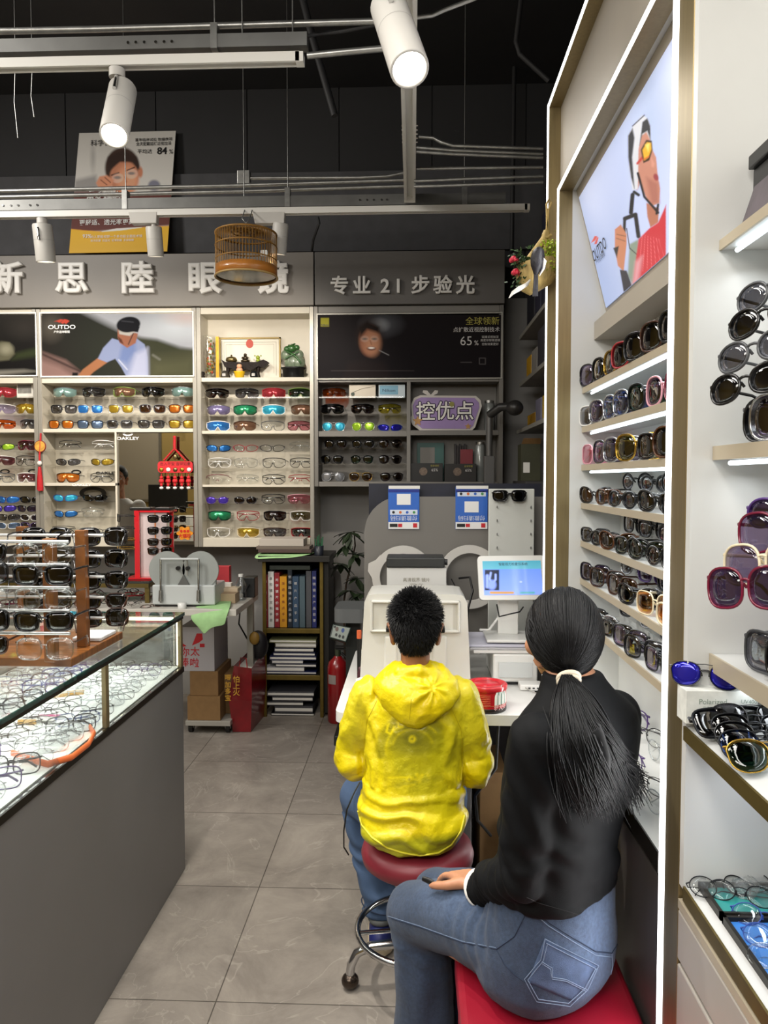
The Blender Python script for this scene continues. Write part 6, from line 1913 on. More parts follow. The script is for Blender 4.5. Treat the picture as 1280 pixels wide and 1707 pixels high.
def pile(x0, x1, zbase, items, shelfword):
	z = zbase
	for k, (h, col, dx0, dx1, w_) in enumerate(items):
		a, b = onY(x0 + dx0, 1100, YK + .03), onY(x1 + dx1, 1100, YK + .03)
		q = MB().box(a.x, b.x, YK + .028, YK + .25, z + .0008, z + h)
		q.box(a.x + .004, b.x - .001, YK + .027, YK + .245, z + h * .25, z + h * .75, 1)
		o = q.build('folder', [M('fold' + col[1:], col, .45), paper_white], None, .0015)
		tag(o, f'{w_} folder, {ORD[k]} from the bottom of the pile on the {shelfword} bookshelf level', 'folder', f'folders piled on the {shelfword} bookshelf level')
		z += h + .001
pile(437, 527, zk[1] + .001, [(.016, '#1c2350', 0, 0, 'navy'), (.026, '#b9b8bb', 0, -20, 'white'), (.022, '#2a2b3a', 22, 0, 'dark'), (.02, '#9a9aa0', 16, -22, 'pale grey'), (.026, '#20264e', 12, 0, 'blue-black'),
							  (.022, '#23284a', 18, -2, 'indigo'), (.030, '#1a1d33', 20, -4, 'black-blue'), (.028, '#a3a096', 22, 0, 'light'), (.022, '#8a8c62', 12, 0, 'olive green')], 'middle')
pile(437, 527, zk[0] + .001, [(.018, '#141416', 14, -4, 'black'), (.042, '#45454a', 20, -6, 'grey ring'), (.03, '#2b2b2f', 4, -22, 'charcoal'), (.03, '#3a3a3e', 16, -6, 'dark grey'), (.03, '#515156', 8, -4, 'mid grey')], 'lowest')
zt_ = zk[4]
cloth('green_cloth', 'light green cloth under the books on the bookshelf top', [
	[Vector((onY(x, 930, YK - .02).x, YK + .20, zt_ + .006)) for x in (428, 455, 490, 522)],
	[Vector((onY(x, 930, YK - .02).x, YK - .02, zt_ + .008 + .004 * (i % 2))) for i, x in enumerate((424, 452, 486, 522))],
	[onY(421, 934, YK - .036), onY(450, 931, YK - .038), onY(484, 931, YK - .036), onY(505, 927, YK - .034)],
], green_cloth)
z = zt_ + .016
for k, (x0, x1, h, col, w_) in enumerate(((430, 519, .020, '#4e3a36', 'dark brown'), (427, 516, .020, '#6e6258', 'taupe'), (432, 506, .045, '#b9b0a6', 'pale pink-grey'))):
	a, b = onY(x0, 920, YK), onY(x1, 920, YK)
	o = MB().box(a.x, b.x, YK + .0, YK + .2, z, z + h).build('flat_book', [M('bk' + col[1:], col, .5)], None, .002)
	tag(o, f'{w_} box lying {("lowest", "in the middle", "uppermost")[k]} in the stack on the bookshelf top', 'box', 'stack on the bookshelf top')
	z += h + .001
t = thing('pen_cup', 'dark mesh pen cup with green pens on the bookshelf top', 'pen cup', (onY(531, 930, YK).x, YK + .02, zt_))
px_ = onY(531, 930, YK).x
MB().lathe([(.028, .001), (.030, .06), (.026, .06), (.025, .01), (0, .01)], (px_, YK + .02, zt_), 16).build('cup', M('cup_navy', '#20242e', .4), t)
for k in range(5):
	MB().cyl((px_ - .015 + k * .008, YK + .01 + k % 2 * .015, zt_ + .015), (px_ - .022 + k * .012, YK + .01 + k % 2 * .015, zt_ + .105 + k % 3 * .012), .0035, 6).build('pen', M('pen_green', '#2f6b4a', .4), t)
# == PLANT, SCALE, EXTINGUISHER
t = thing('potted_plant', 'dark leafy plant in shadow behind the grey scale', 'plant', (onY(582, 0, 4.8).x, 4.8, 0))
px_ = onY(576, 0, 4.8).x + .035
MB().lathe([(.09, .001), (.11, .2), (.12, .24), (.105, .24), (.10, .2), (0, .2)], (px_, 4.8, 0), 20).build('pot', M('pot_dark', '#2c2a28', .6), t)
st_ = [onY(576, 1150, 4.8), onY(573, 1005, 4.8), onY(577, 975, 4.8), onY(585, 940, 4.8), onY(592, 910, 4.8), onY(590, 885, 4.8)]
MB().tube(st_, [.008, .007, .006, .006, .005, .004], 6).build('stem', M('stem_brown', '#3a2c1e', .7), t)
q = MB()
for cpx, cpy, n_, L in ((583, 888, 13, .13), (568, 940, 9, .11), (592, 925, 9, .12), (596, 965, 9, .11), (582, 985, 9, .12), (600, 990, 7, .11), (575, 910, 9, .11)):
	c = onY(cpx, cpy, 4.78)
	for k in range(n_):
		a = k / n_ * 6.28 + random.random()
		el = random.uniform(-.7, .35)
		d = Vector((math.cos(a) * math.cos(el), math.sin(a) * math.cos(el) * .7, math.sin(el)))
		s_ = d.cross(Vector((0, 0, 1))).normalized()
		n2 = s_.cross(d)
		LL = L * random.uniform(.7, 1)
		pts = []
		for u_, w_ in ((0, .002), (.25, .016), (.55, .023), (.85, .012), (1, .001)):
			ctr = c + d * (LL * u_) + Vector((0, 0, -.03 * u_ * u_))
			pts.append((ctr - s_ * w_ + n2 * .003, ctr - n2 * .001, ctr + s_ * w_ + n2 * .003))
		v = [p_ for r_ in pts for p_ in r_]
		q.add(v, [(3 * i + j, 3 * i + j + 1, 3 * i + j + 4, 3 * i + j + 3) for i in range(4) for j in range(2)], 0, True)
q.build('foliage', M('dark_leaf', '#26331f', .4, var=.25), t)
t = thing('weighing_scale', 'grey weighing scale with tilted button panel before the plant', 'scale', (onY(578, 0, 4.2).x, 4.25, 0))
sg = M('scale_grey', '#6f7273', .45)
xs0, xs1 = onY(555, 0, 4.2).x, onY(615, 0, 4.2).x
zs0, zs1 = onY(580, 1040, 4.15).z, onY(580, 1012, 4.2).z
MB().ext([(x, y) for x, y in rrect(xs0, 4.13, xs1, 4.42, .05)], (0, 0, zs0 + .008), (1, 0, 0), (0, 1, 0), (0, 0, zs1 - zs0 - .008)).build('tray', sg, t, .012)
MB().box((xs0 + xs1) / 2 - .04, (xs0 + xs1) / 2 + .04, 4.24, 4.32, .06, zs0 + .008).build('column', M('scale_dark', '#1f2422', .5), t)
MB().box(xs0 + .0, xs1 - .0, 4.12, 4.42, .0, .06).build('base', M('scale_dark'), t, .008)
pa = [onY(549, 1063, 4.08), onY(577, 1071, 4.08), onY(586, 1046, 4.11), onY(555, 1040, 4.11)]
n_ = (pa[1] - pa[0]).cross(pa[3] - pa[0]).normalized()
q = MB().hexa([p_ - n_ * .05 for p_ in pa], pa)
q.build('panel', M('scale_green_dark', '#1d3029', .45), t, .004)
cen = sum(pa, Vector()) / 4
q = MB().add([cen + (p_ - cen) * .86 + n_ * .001 for p_ in pa], [(0, 1, 2, 3)])
q.build('panel_label', M('panel_pale', '#9aa39b', .5), t)
uxp, uyp = (pa[1] - pa[0]).normalized(), (pa[3] - pa[0]).normalized()
for u_, v_, r_, col in ((-.022, .015, .011, '#6d5a52'), (.012, .017, .011, '#3e5590'), (-.018, -.016, .008, '#2a2d2c'), (.002, -.018, .008, '#2a2d2c'), (.022, -.018, .008, '#2a2d2c'), (-.036, .024, .006, '#1a1a1a')):
	MB().ext(ell(0, 0, r_ * .8, r_ * 1.15, 16), cen + n_ * .0015 + uxp * u_ + uyp * v_, uxp, uyp, n_ * .001).build('button', M('btn' + col[1:], col, .5), t)
t = thing('fire_extinguisher', 'red fire extinguisher on the floor beside the bookshelf', 'extinguisher', (onY(560, 0, 4.55).x, 4.55, 0))
xe = onY(560, 0, 4.55).x
ze = onY(560, 1096, 4.55).z
MB().lathe([(.058, .001), (.064, .012), (.064, ze - .06), (.055, ze - .025), (.028, ze), (.022, ze + .01)], (xe, 4.55, 0), 24).build('cylinder', M('extinguisher_red', '#8f1218', .3, coat=.4), t)
MB().cyl((xe, 4.55, ze + .01), (xe, 4.55, ze + .05), .018, 12).build('valve', M('valve_green', '#4a5340', .4, .5), t)
MB().box(xe - .012, xe + .05, 4.535, 4.565, ze + .05, ze + .058).box(xe - .012, xe + .055, 4.54, 4.56, ze + .066, ze + .073).build('lever', black_plastic, t)
MB().tube([(xe + .02, 4.55, ze + .03), (xe + .08, 4.54, ze - .02), (xe + .078, 4.53, ze - .2), (xe + .07, 4.52, .15)], .009, 8).build('hose', black_plastic, t)
MB().tube([(xe, 4.55, ze * .68), (xe, 4.55, ze * .82)], .0648, 24, caps=False).build('paper_label', M('label_grey', '#9a8f8a', .5), t) if 0 else None
p_ = [(xe + .0652 * math.sin(a), 4.55 - .0652 * math.cos(a)) for a in np.linspace(-1.0, -.1, 7)]
q = MB().add([(x, y, z) for z in (ze * .62, ze * .76) for x, y in p_], [(i, i + 1, 8 + i, 7 + i) for i in range(6)])
q.build('paper_label', M('label_grey', '#9a8f8a', .5), t)
# == RIGHT BACK WALL SHELVES
for k, (px, py, zname) in enumerate(((866, 562, 'topmost'), (866, 640, 'middle'), (862, 718, 'lowest'))):
	Yq = 4.85
	c = onY(px, py, Yq)
	t = thing('wall_shelf', f'{zname} grey shelf on the dark right wall behind the lit unit', 'shelf', (.83, 3.9, c.z))
	MB().box(c.x, .968, 2.9, Yq, c.z - .02, c.z).build('board', M('shelf_dim', '#7d7a78', .5), t)
	MB().box(c.x - .004, c.x, 2.9, Yq, c.z - .022, c.z + .001).build('edge', trim_grey, t)
bxs = [(2, 4.74, 4.45, .085, '#b58a1a', 'yellow carton at the far end of the lowest wall shelf'), (2, 4.43, 4.25, .15, '#77758a', 'lilac-grey carton on the lowest wall shelf'), (2, 4.2, 3.9, .15, '#c2a22c', 'yellow and grey carton nearer on the lowest wall shelf'),
	   (1, 4.80, 4.62, .15, '#b58a1a', 'yellow carton at the far end of the middle wall shelf'), (1, 4.60, 4.40, .16, '#8f8c88', 'grey carton on the middle wall shelf'), (1, 4.38, 3.9, .24, '#3a3940', 'dark carton on the middle wall shelf'),
	   (0, 4.80, 4.52, .26, '#1f1f28', 'dark display board at the far end of the topmost wall shelf'), (0, 4.48, 4.30, .40, '#26263c', 'dark blue display board on the topmost wall shelf'), (0, 4.27, 4.12, .56, '#20223a', 'tall dark blue display board on the topmost wall shelf'), (0, 4.09, 3.90, .72, '#3d4468', 'tallest blue-grey display board on the topmost wall shelf')]
zz_ = [onY(*p_, 4.85).z for p_ in ((866, 562), (866, 640), (862, 718))]
for si, ya, yb_, h, col, lab in bxs:
	o = MB().box(.708, .83, yb_, ya, zz_[si] + .001, zz_[si] + h).build('carton' if si else 'display_board', M('wb' + col[1:], col, .5, var=.15), None, .002)
	tag(o, lab, 'box' if si else 'board')
# carton and jar beside the post, lower
c = onY(876, 800, 4.5)
o = MB().box(.62, .968, 4.2, 4.75, 0, onY(876, 802, 4.5).z).build('low_cupboard', M('cupboard_dark', '#3b3937', .5), None, .003)
tag(o, 'dark low cupboard in the back right corner', 'cupboard')
zc_ = onY(876, 802, 4.5).z
t = thing('open_carton', 'dark green open carton with label on the corner cupboard', 'box', (onY(887, 0, 4.5).x, 4.5, zc_))
a, b = onY(875, 0, 4.45), onY(901, 740, 4.45)
MB().box(a.x, b.x, 4.45, 4.6, zc_ + .001, b.z).build('carton', M('carton_green', '#3a3b26', .5, var=.15), t, .001)
MB().hexa([(a.x, 4.45, b.z), (b.x, 4.45, b.z), (b.x, 4.452, b.z), (a.x, 4.452, b.z)], [(a.x + .01, 4.42, b.z + .03), (b.x, 4.42, b.z + .03), (b.x, 4.424, b.z + .032), (a.x + .01, 4.424, b.z + .032)]).build('flap', card_brown, t)
MB().box(a.x + .012, a.x + .05, 4.448, 4.45, zc_ + .05, zc_ + .11).build('label', paper_white, t)
t = thing('tall_tube', 'dark steel lamp post of an eye-test instrument in the back corner', 'instrument', (onY(825, 0, 4.55).x, 4.55, 0))
x = onY(820, 0, 4.55).x
MB().cyl((x, 4.55, .02), (x, 4.55, onY(820, 690, 4.55).z), .020, 14).build('pole', M('instrument_grey', '#5e5d5c', .4, .3), t)
MB().cyl((x, 4.55, .0), (x, 4.55, .02), .13, 20).build('foot', M('instrument_grey'), t)
MB().box(x - .03, x + .03, 4.52, 4.58, .02, onY(820, 760, 4.55).z).build('sleeve', M('instrument_grey'), t, .004)
a_ = onY(870, 690, 4.4)
MB().tube([(x, 4.55, onY(820, 692, 4.55).z), (x + .06, 4.5, onY(820, 680, 4.55).z), (x + .13, 4.47, onY(820, 680, 4.55).z)], .026, 10).build('arm', M('instrument_dark', '#2a2928', .4), t)
MB().ball(onY(858, 680, 4.4), (.05, .05, .045), 16, 10).build('head', M('instrument_dark'), t)
# == GREY PARTITION BEHIND THE DESK
YP_ = 3.26
t = thing('partition_board', 'grey rounded partition board behind the white desk', 'partition', (.18, YP_, 0))
xp0, xp1 = onY(606, 0, YP_).x, onY(918, 0, YP_).x
zp = onY(700, 828, YP_).z
r_ = .16
poly = [(xp0, .0), (xp1, .0), (xp1, zp)] + [(xp0 + r_ - r_ * math.sin(a), zp - r_ + r_ * math.cos(a)) for a in np.linspace(0, math.pi / 2, 10)]
MB().ext(poly, (0, YP_, 0), (1, 0, 0), (0, 0, 1), (0, .03, 0)).build('board', M('partition_grey', '#77746f', .55, var=.03, vscale=3), t, .002)
o = MB().box(onY(614, 0, 3.33).x, onY(910, 0, 3.33).x, 3.325, 3.34, zp - .25, onY(700, 806, 3.33).z).build('backing_poster', M('navy_print', '#171a2a', .5, var=.5, vscale=8))
tag(o, 'dark navy printed board peeping above the grey partition', 'board')
# two blue payment cards hanging on the partition; their square codes are left blank
blue_m = M('card_blue', '#2f66c2', .4, var=.08, vscale=6)
for lab, x0, x1, y0, y1, dark_first in (('blue payment card hanging upside down on the partition, nearer the plant', 647, 699, 812, 882, True), ('blue payment card hanging upside down beside the clip-on panel', 759, 813, 812, 882, False)):
	Yc_ = YP_ - .006
	a, b = onY(x0, y1, Yc_), onY(x1, y0, Yc_)
	t = thing('payment_card', lab, 'card', ((a.x + b.x) / 2, Yc_, a.z))
	MB().box(a.x, b.x, Yc_, Yc_ + .004, a.z, b.z).build('card', blue_m, t, .0015)
	MB().box(a.x + .002, b.x + .002, Yc_ - .003, Yc_ + .005, b.z - .008, b.z + .006).build('hanger_strip', white_plastic, t)
	W_, H_ = b.x - a.x, b.z - a.z
	MB().box(a.x + .001, b.x - .001, Yc_ - .001, Yc_, b.z - H_ * .12, b.z - H_ * .06).build('top_band', M('card_navy', '#1a2f8c', .4), t)
	z_ = .40 if dark_first else .84
	MB().box(a.x + W_ * .06, b.x - W_ * .06, Yc_ - .001, Yc_, a.z + H_ * (z_ - .06), a.z + H_ * (z_ + .06)).build('icon_strip', M('pale_blue_ink', '#d7e0ee', .5), t)
	for k in range(4):
		MB().ext(ell(a.x + W_ * (.17 + .22 * k), a.z + H_ * z_, .006, .006, 14), (0, Yc_ - .001, 0), (1, 0, 0), (0, 0, 1), (0, -.001, 0)).build('icon', [ink_black, M('icon_orange', '#d06a2c', .5), M('icon_blue', '#2e62c0', .5), M('icon_green', '#3f8a4a', .5)][k], t)
	MB().box(a.x + W_ * .28, b.x - W_ * .28, Yc_ - .001, Yc_, a.z + H_ * (.58 if dark_first else .40), a.z + H_ * (.84 if dark_first else .66)).build('blank_square', ink_white, t)
	MB().text('付款请扫码', ((a.x + b.x) / 2, Yc_ - .001, a.z + H_ * .27), (-1, 0, 0), (0, 0, -1), .0235, .0008, .004).build('lettering', M('pale_blue_ink'), t)
	q = MB().box(a.x + .001, b.x - .001, Yc_ - .001, Yc_, a.z + .001, a.z + H_ * .17)
	q.build('foot_band', ink_white, t)
	MB().box(a.x + W_ * .05, a.x + W_ * .3, Yc_ - .002, Yc_ - .001, a.z + H_ * .05, a.z + H_ * .13).box(a.x + W_ * .32, a.x + W_ * .45, Yc_ - .002, Yc_ - .001, a.z + H_ * .05, a.z + H_ * .13, 1).box(a.x + W_ * .8, a.x + W_ * .93, Yc_ - .002, Yc_ - .001, a.z + H_ * .04, a.z + H_ * .14, 1).build('logo_marks', [ink_black, ink_red], t)
# giant white spectacle rim
Yw = YP_ - .05
t = thing('giant_spectacles', 'oversized white spectacle-shaped rim standing behind the desk machines', 'decoration', (onY(725, 0, Yw).x, Yw, .75))
wf = M('rim_white', '#cfccc6', .4)
for px, py, ro, ri_ in ((672, 962, 52, 39), (783, 962, 53, 40)):
	A = [onY(px + ro * math.cos(a), py - ro * math.sin(a), Yw) for a in np.linspace(0, 2 * math.pi, 48, endpoint=False)]
	B = [onY(px + ri_ * math.cos(a), py - ri_ * math.sin(a), Yw) for a in np.linspace(0, 2 * math.pi, 48, endpoint=False)]
	d = Vector((0, .02, 0))
	MB().rings([B, A, [p_ + d for p_ in A], [p_ + d for p_ in B]], smooth=False, caps=False, closed=True).build('rim', wf, t)
MB().ext(outl([(634, 925), (626, 934), (614, 940), (613, 952), (619, 962), (628, 985), (640, 1002), (650, 1008), (640, 990), (630, 965), (630, 945)], Yw), (0, Yw + .001, 0), (1, 0, 0), (0, 0, 1), (0, .018, 0)).build('end_piece', wf, t)
MB().box(onY(645, 0, Yw).x, onY(805, 0, Yw).x, Yw - .04, Yw + .04, .7505, .765).build('foot', wf, t)
# white panel for clip-on lenses
Yc_ = 3.16
t = thing('clip_on_panel', 'white hook panel behind the tablet, one clip-on pair at top', 'display panel', (onY(855, 0, Yc_).x, Yc_, .75))
a, b = onY(820, 0, Yc_), onY(891, 815, Yc_)
MB().box(a.x, b.x, Yc_, Yc_ + .02, .751, b.z).build('panel', M('panel_white', '#d4d6d0', .35, bump=.15, bscale=8), t, .003)
for k in range(5):
	for px in (828, 884):
		MB().tube([onY(px, 846 + k * 22.5, Yc_), onY(px, 846 + k * 22.5, Yc_) + Vector((0, -.012, 0)), onY(px, 843 + k * 22.5, Yc_) + Vector((0, -.013, 0))], .0022, 6).build('hook', chrome, t)
p = onY(849, 836, Yc_ - .02)
eyewear('rect', (p.x, Yc_ - .025, p.z), 0, 'black', 'dark', 'dark rimless clip-on sunglasses at the top of the white hook panel', 'clip-ons', 'folded', scale=1.05)
# == WHITE DESK
ZD = .75
t = thing('desk', 'white desk with rounded corners under the boy and the machines', 'desk', (.1, 2.75, 0))
desk_w = M('desk_white', '#cfcfcc', .35, var=.02)
xd0, xd1, yd0, yd1 = -.252, .425, 2.355, 3.25
MB().ext(rrect(xd0, yd0, xd1, yd1, .04), (0, 0, ZD - .034), (1, 0, 0), (0, 1, 0), (0, 0, .034)).build('desktop', desk_w, t, .006)
dg = M('desk_leg_grey', '#8d8c8b', .45)
MB().box(.155, .19, 2.42, 3.2, 0, ZD - .035).build('side_panel', dg, t, .002)
MB().box(xd0 + .05, xd0 + .08, 2.7, 3.2, 0, ZD - .035).build('side_panel', dg, t, .002)
MB().box(xd0 + .09, xd1, 3.12, 3.14, .1, ZD - .035).build('modesty_panel', M('modesty_dark', '#4d4845', .5), t)
# big white testing machine in front of the boy
t = thing('testing_machine', 'large white plastic eye-testing machine facing the boy on the desk', 'machine', (.0, 2.75, ZD))
Ym_ = 2.60
mw = M('machine_white', '#cdccc5', .35, var=.02)
c0_, c1_, c2_, c3_ = onY(599, 1150, Ym_ + .02), onY(785, 1150, Ym_ + .02), onY(777, 994, Ym_ + .03), onY(609, 994, Ym_ + .03)
zt_m = onY(690, 992, Ym_).z
prof = [(c0_.x, ZD + .002), (c1_.x, ZD + .002), (c1_.x - .004, ZD + .1)]
rcor = .025
prof = [(c0_.x, ZD + .002), (c1_.x, ZD + .002), (c2_.x + .003, zt_m - .03), (c2_.x - .012, zt_m - .004), (c2_.x - .04, zt_m), (c3_.x + .04, zt_m), (c3_.x + .012, zt_m - .004), (c3_.x - .003, zt_m - .03)]
MB().ext(prof, (0, Ym_ + .02, 0), (1, 0, 0), (0, 0, 1), (0, .22, 0)).build('housing', mw, t, .008, 3)
ra, rb = onY(617, 1054, Ym_ + .01), onY(767, 1002, Ym_ + .01)
fr_ = MB()
w_ = .009
for q_ in ((ra.x, ra.x + w_, ra.z, rb.z), (rb.x - w_, rb.x, ra.z, rb.z), (ra.x, rb.x, rb.z - w_, rb.z), (ra.x, rb.x, ra.z, ra.z + w_)):
	fr_.box(q_[0], q_[1], Ym_ + .006, Ym_ + .022, q_[2], q_[3])
fr_.build('raised_frame', mw, t, .004)
for a_, b_ in ((640, 662), (722, 745)):
	p0_, p1_ = onY(a_, 1148, Ym_), onY(b_, 1062, Ym_)
	MB().box(p0_.x, p1_.x, Ym_ + .012, Ym_ + .024, ZD + .03, p1_.z).build('rib', mw, t, .006)
MB().box(onY(648, 0, Ym_).x, onY(738, 0, Ym_).x, Ym_ - .01, Ym_ + .03, onY(690, 1045, Ym_).z, onY(690, 1025, Ym_).z).build('eyepiece', black_plastic, t, .006)
# carton with a black roll on top, behind the machine
Yx = 2.93
t = thing('white_carton', 'tall white carton with small grey characters behind the testing machine', 'box', (onY(695, 0, Yx).x, Yx + .06, ZD))
a, b = onY(645, 0, Yx), onY(744, 947, Yx)
MB().box(a.x, b.x, Yx, Yx + .14, ZD + .001, b.z).build('carton', M('carton_bright', '#d7d6d2', .5), t, .002)
MB().text('高清视界 镜片', onY(694, 967, Yx - .001), (1, 0, 0), (0, 0, 1), .017, .0006, .0).build('lettering', M('grey_ink'), t)
MB().text('VISION LENS', onY(694, 974, Yx - .001), (1, 0, 0), (0, 0, 1), .009, .0006, .0).build('lettering', M('grey_ink'), t)
t = thing('black_case', 'long black case lying on the white carton', 'case', (onY(694, 0, Yx).x, Yx + .07, b.z))
a2, b2 = onY(644, 947, Yx), onY(741, 929, Yx)
MB().box(a2.x, b2.x, Yx - .01, Yx + .13, b.z + .001, b2.z).build('case', M('case_charcoal', '#2b2c2b', .5, var=.1), t, .006)
MB().cyl((b2.x, Yx + .02, (b.z + b2.z) / 2), (b2.x + .012, Yx + .02, (b.z + b2.z) / 2), .012, 12).build('end_knob', black_plastic, t)
# adapter block, round white tub and cables between machine and tablet
o = MB().lathe([(.045, .001), (.05, .01), (.052, .15), (.048, .16), (0, .16)], (onY(760, 0, 3.0).x, 3.02, ZD), 24).build('white_tub', white_plastic)
tag(o, 'round white tub between the carton and the tablet', 'tub')
zt0 = ZD + .161
o = MB().box(onY(746, 0, 3.0).x, onY(772, 0, 3.0).x, 2.98, 3.05, zt0 + .0, zt0 + .035).build('power_adapter', black_plastic, None, .004)
tag(o, 'black power adapter on the round white tub', 'adapter')
for lab, pts in (('black cable running from the adapter down behind the machine', [(765, 964, 2.99), (783, 962, 2.96), (788, 985, 2.94), (780, 1015, 2.9), (778, 1040, 2.86)]),
				 ('thin black cable hanging over the white tub', [(752, 965, 2.95), (760, 980, 2.95), (757, 1000, 2.95), (762, 1012, 2.95)])):
	tag(MB().tube([onY(*p_) for p_ in pts], .0045 if 'adapter' in lab else .0025, 6).build('cable', black_plastic), lab, 'cable')
# tablet till
Yt_ = 2.80
t = thing('tablet_terminal', 'white tablet terminal with lit blue screen on a white stand', 'tablet', (onY(853, 0, Yt_).x, Yt_ + .05, ZD))
ca = [onY(799, 1001, Yt_ - .02), onY(913, 1000, Yt_ - .02), onY(908, 927, Yt_ + .03), onY(795, 928, Yt_ + .03)]
uxp, uyp = (ca[1] - ca[0]).normalized(), (ca[3] - ca[0]).normalized()
n_ = uxp.cross(uyp).normalized()
W_, H_ = (ca[1] - ca[0]).length, (ca[3] - ca[0]).length
MB().ext(rrect(0, 0, W_, H_, .014), ca[0] + n_ * .012, uxp, uyp, -n_ * .022).build('bezel', white_plastic, t, .003)
P = Pic(ca[0] + uxp * .018 + uyp * (H_ - .020) + n_ * .0135, ca[0] + uxp * (W_ - .018) + uyp * (H_ - .020) + n_ * .0135, ca[0] + uxp * .018 + uyp * .018 + n_ * .0135, 110, 66)
P.fill('#6f92e8')
P.grad([(0, '#4a93a8'), (.24, '#5aa0b4'), (.25, '#6788dc'), (1, '#7d97ee')])
P.poly([(808, 950), (832, 950), (832, 984), (808, 984)], '#23283a', .8)
P.line([(812, 960), (812, 978)], 5, '#8aa0f0', 1.5)
P.line([(818, 955), (816, 965), (820, 974), (826, 966), (826, 958)], 3, '#93a8f2', 1.2)
P.ell(820, 975, 7, 8, '#7d93ea', 2)
P.line([(818, 988), (855, 988)], 4, '#b98a4a', .8)
P.line([(868, 988), (890, 988)], 4, '#5a9aa8', .8)
P.ell(868, 970, 2, 1.5, '#a9baf2', .8)
P.build('screen', t, M('screen_print', rough=.12, em=.8, attr='Col'), .001)
MB().text('智能视力检查仪系统', ca[0] + uxp * (W_ * .52) + uyp * (H_ * .80) + n_ * .0145, uxp, uyp, .012, .0004, .0).build('lettering', M('navy_ink', '#27364d', .5), t)
x0_, x1_ = onY(836, 0, Yt_ + .05).x, onY(871, 0, Yt_ + .05).x
MB().hexa([(x0_, Yt_ + .03, ZD + .16), (x1_, Yt_ + .03, ZD + .16), (x1_, Yt_ + .07, ZD + .16), (x0_, Yt_ + .07, ZD + .16)],
		  [(x0_, Yt_ + .03, ca[0].z + .06), (x1_, Yt_ + .03, ca[0].z + .06), (x1_, Yt_ + .06, ca[0].z + .06), (x0_, Yt_ + .06, ca[0].z + .06)]).build('neck', white_plastic, t, .003)
MB().box(onY(815, 0, Yt_).x, onY(895, 0, Yt_).x, Yt_ - .07, Yt_ + .10, ZD + .148, ZD + .160).build('stand_foot', white_plastic, t, .004)
# printer with papers on which the terminal stands
a, b = onY(828, 0, 2.72), onY(905, 0, 2.72)
t = thing('white_printer', 'flat white printer under the tablet stand', 'printer', ((a.x + b.x) / 2, 2.8, ZD))
MB().box(a.x, b.x, 2.70, 2.98, ZD + .012, ZD + .115).build('body', white_plastic, t, .006)
MB().box(a.x + .02, b.x - .02, 2.695, 2.70, ZD + .03, ZD + .085).build('tray_front', M('tray_pale', '#cfd3d2', .4), t)
MB().box(a.x + .005, b.x - .005, 2.71, 2.97, ZD + .001, ZD + .012).build('gap', black_plastic, t)
zp_ = ZD + .117
for k, (dx, h, col, w_) in enumerate(((0, .010, '#d8d6d2', 'white'), (-.012, .006, '#b9b8bb', 'grey'), (-.028, .008, '#c9c8d6', 'printed'))):
	o = MB().box(a.x - .07 + dx, b.x - .005 + dx, 2.70 + k * .01, 2.95, zp_, zp_ + h).build('papers', M('pp' + col[1:], col, .6), None, .001)
	tag(o, f'{w_} sheaf of papers, {ORD[k]} from bottom between printer and tablet stand', 'papers', 'papers on the printer')
	zp_ += h + .001
for pts, lab in (([(800, 1050, 2.82), (815, 1050, 2.80), (830, 1030, 2.84), (838, 1005, 2.86)], 'thick white cable curving from the papers up to the tablet'),):
	tag(MB().tube([onY(*p_) for p_ in pts], .005, 8).build('cable', white_plastic), lab, 'cable')
tag(MB().tube([onY(828, 1008, 2.84), onY(832, 1028, 2.76), onY(848, 1024, 2.75), onY(866, 1020, 2.75), onY(872, 1012, 2.8)], .0028, 6).build('cable', black_plastic), 'black cable looped around the tablet neck', 'cable')
# red tin
t = thing('red_tin', 'round red tin with white characters at the desk front', 'tin', (onY(818, 0, 2.42).x, 2.42, ZD))
tr_ = M('tin_red', '#b51d27', .28, coat=.4, var=.06)
xc, yc_ = onY(818, 0, 2.42).x, 2.425
rt = 33.5 / F * 2.43
ht = onY(818, 1137, 2.43).z - ZD
MB().lathe([(rt * .97, .001), (rt, .004), (rt, .014), (rt * .985, .016)], (xc, yc_, ZD), 36).build('base_ring', M('tin_black', '#1e1614', .4), t)
MB().lathe([(rt * .98, .016), (rt * .98, ht * .84)], (xc, yc_, ZD), 36).build('body', tr_, t)
MB().lathe([(rt * 1.03, ht * .82), (rt * 1.04, ht * .86), (rt * 1.04, ht * .96), (rt, ht), (rt * .82, ht), (rt * .8, ht - .006), (rt * .66, ht - .006), (rt * .64, ht - .002), (0, ht - .002)], (xc, yc_, ZD), 40).build('lid', tr_, t)
def on_tin(a_, z):
	return Vector((xc + rt * .99 * math.sin(a_), yc_ - rt * .99 * math.cos(a_), ZD + z))
for k, ch in enumerate('蒋大爷'):
	aa = .42 + k * .25
	MB().text(ch, on_tin(aa, ht * .22), (math.cos(aa), math.sin(aa), 0), (0, 0, 1), .019, .001, .01).build('lettering', M('pink_white_ink', '#e6b7b4', .5), t)
for k, ch in enumerate('脆哨五花'):
	aa = .40 + k * .2
	MB().text(ch, on_tin(aa, ht * .66), (math.cos(aa), math.sin(aa), 0), (0, 0, 1), .011, .001, .0).build('lettering', M('pink_white_ink'), t)
q = MB()
for k, (aa, h0) in enumerate(((.45, .045), (.6, .055), (.72, .062), (.86, .058), (.98, .046))):
	p_ = on_tin(aa, ht * .34)
	u_ = Vector((math.cos(aa), math.sin(aa), 0))
	q.ext([(-.009, 0), (.009, 0), (.008, h0 * .6), (0, h0), (-.008, h0 * .6)], p_, u_, (0, 0, 1), Vector((math.sin(aa), -math.cos(aa), 0)) * .0012, k % 2)
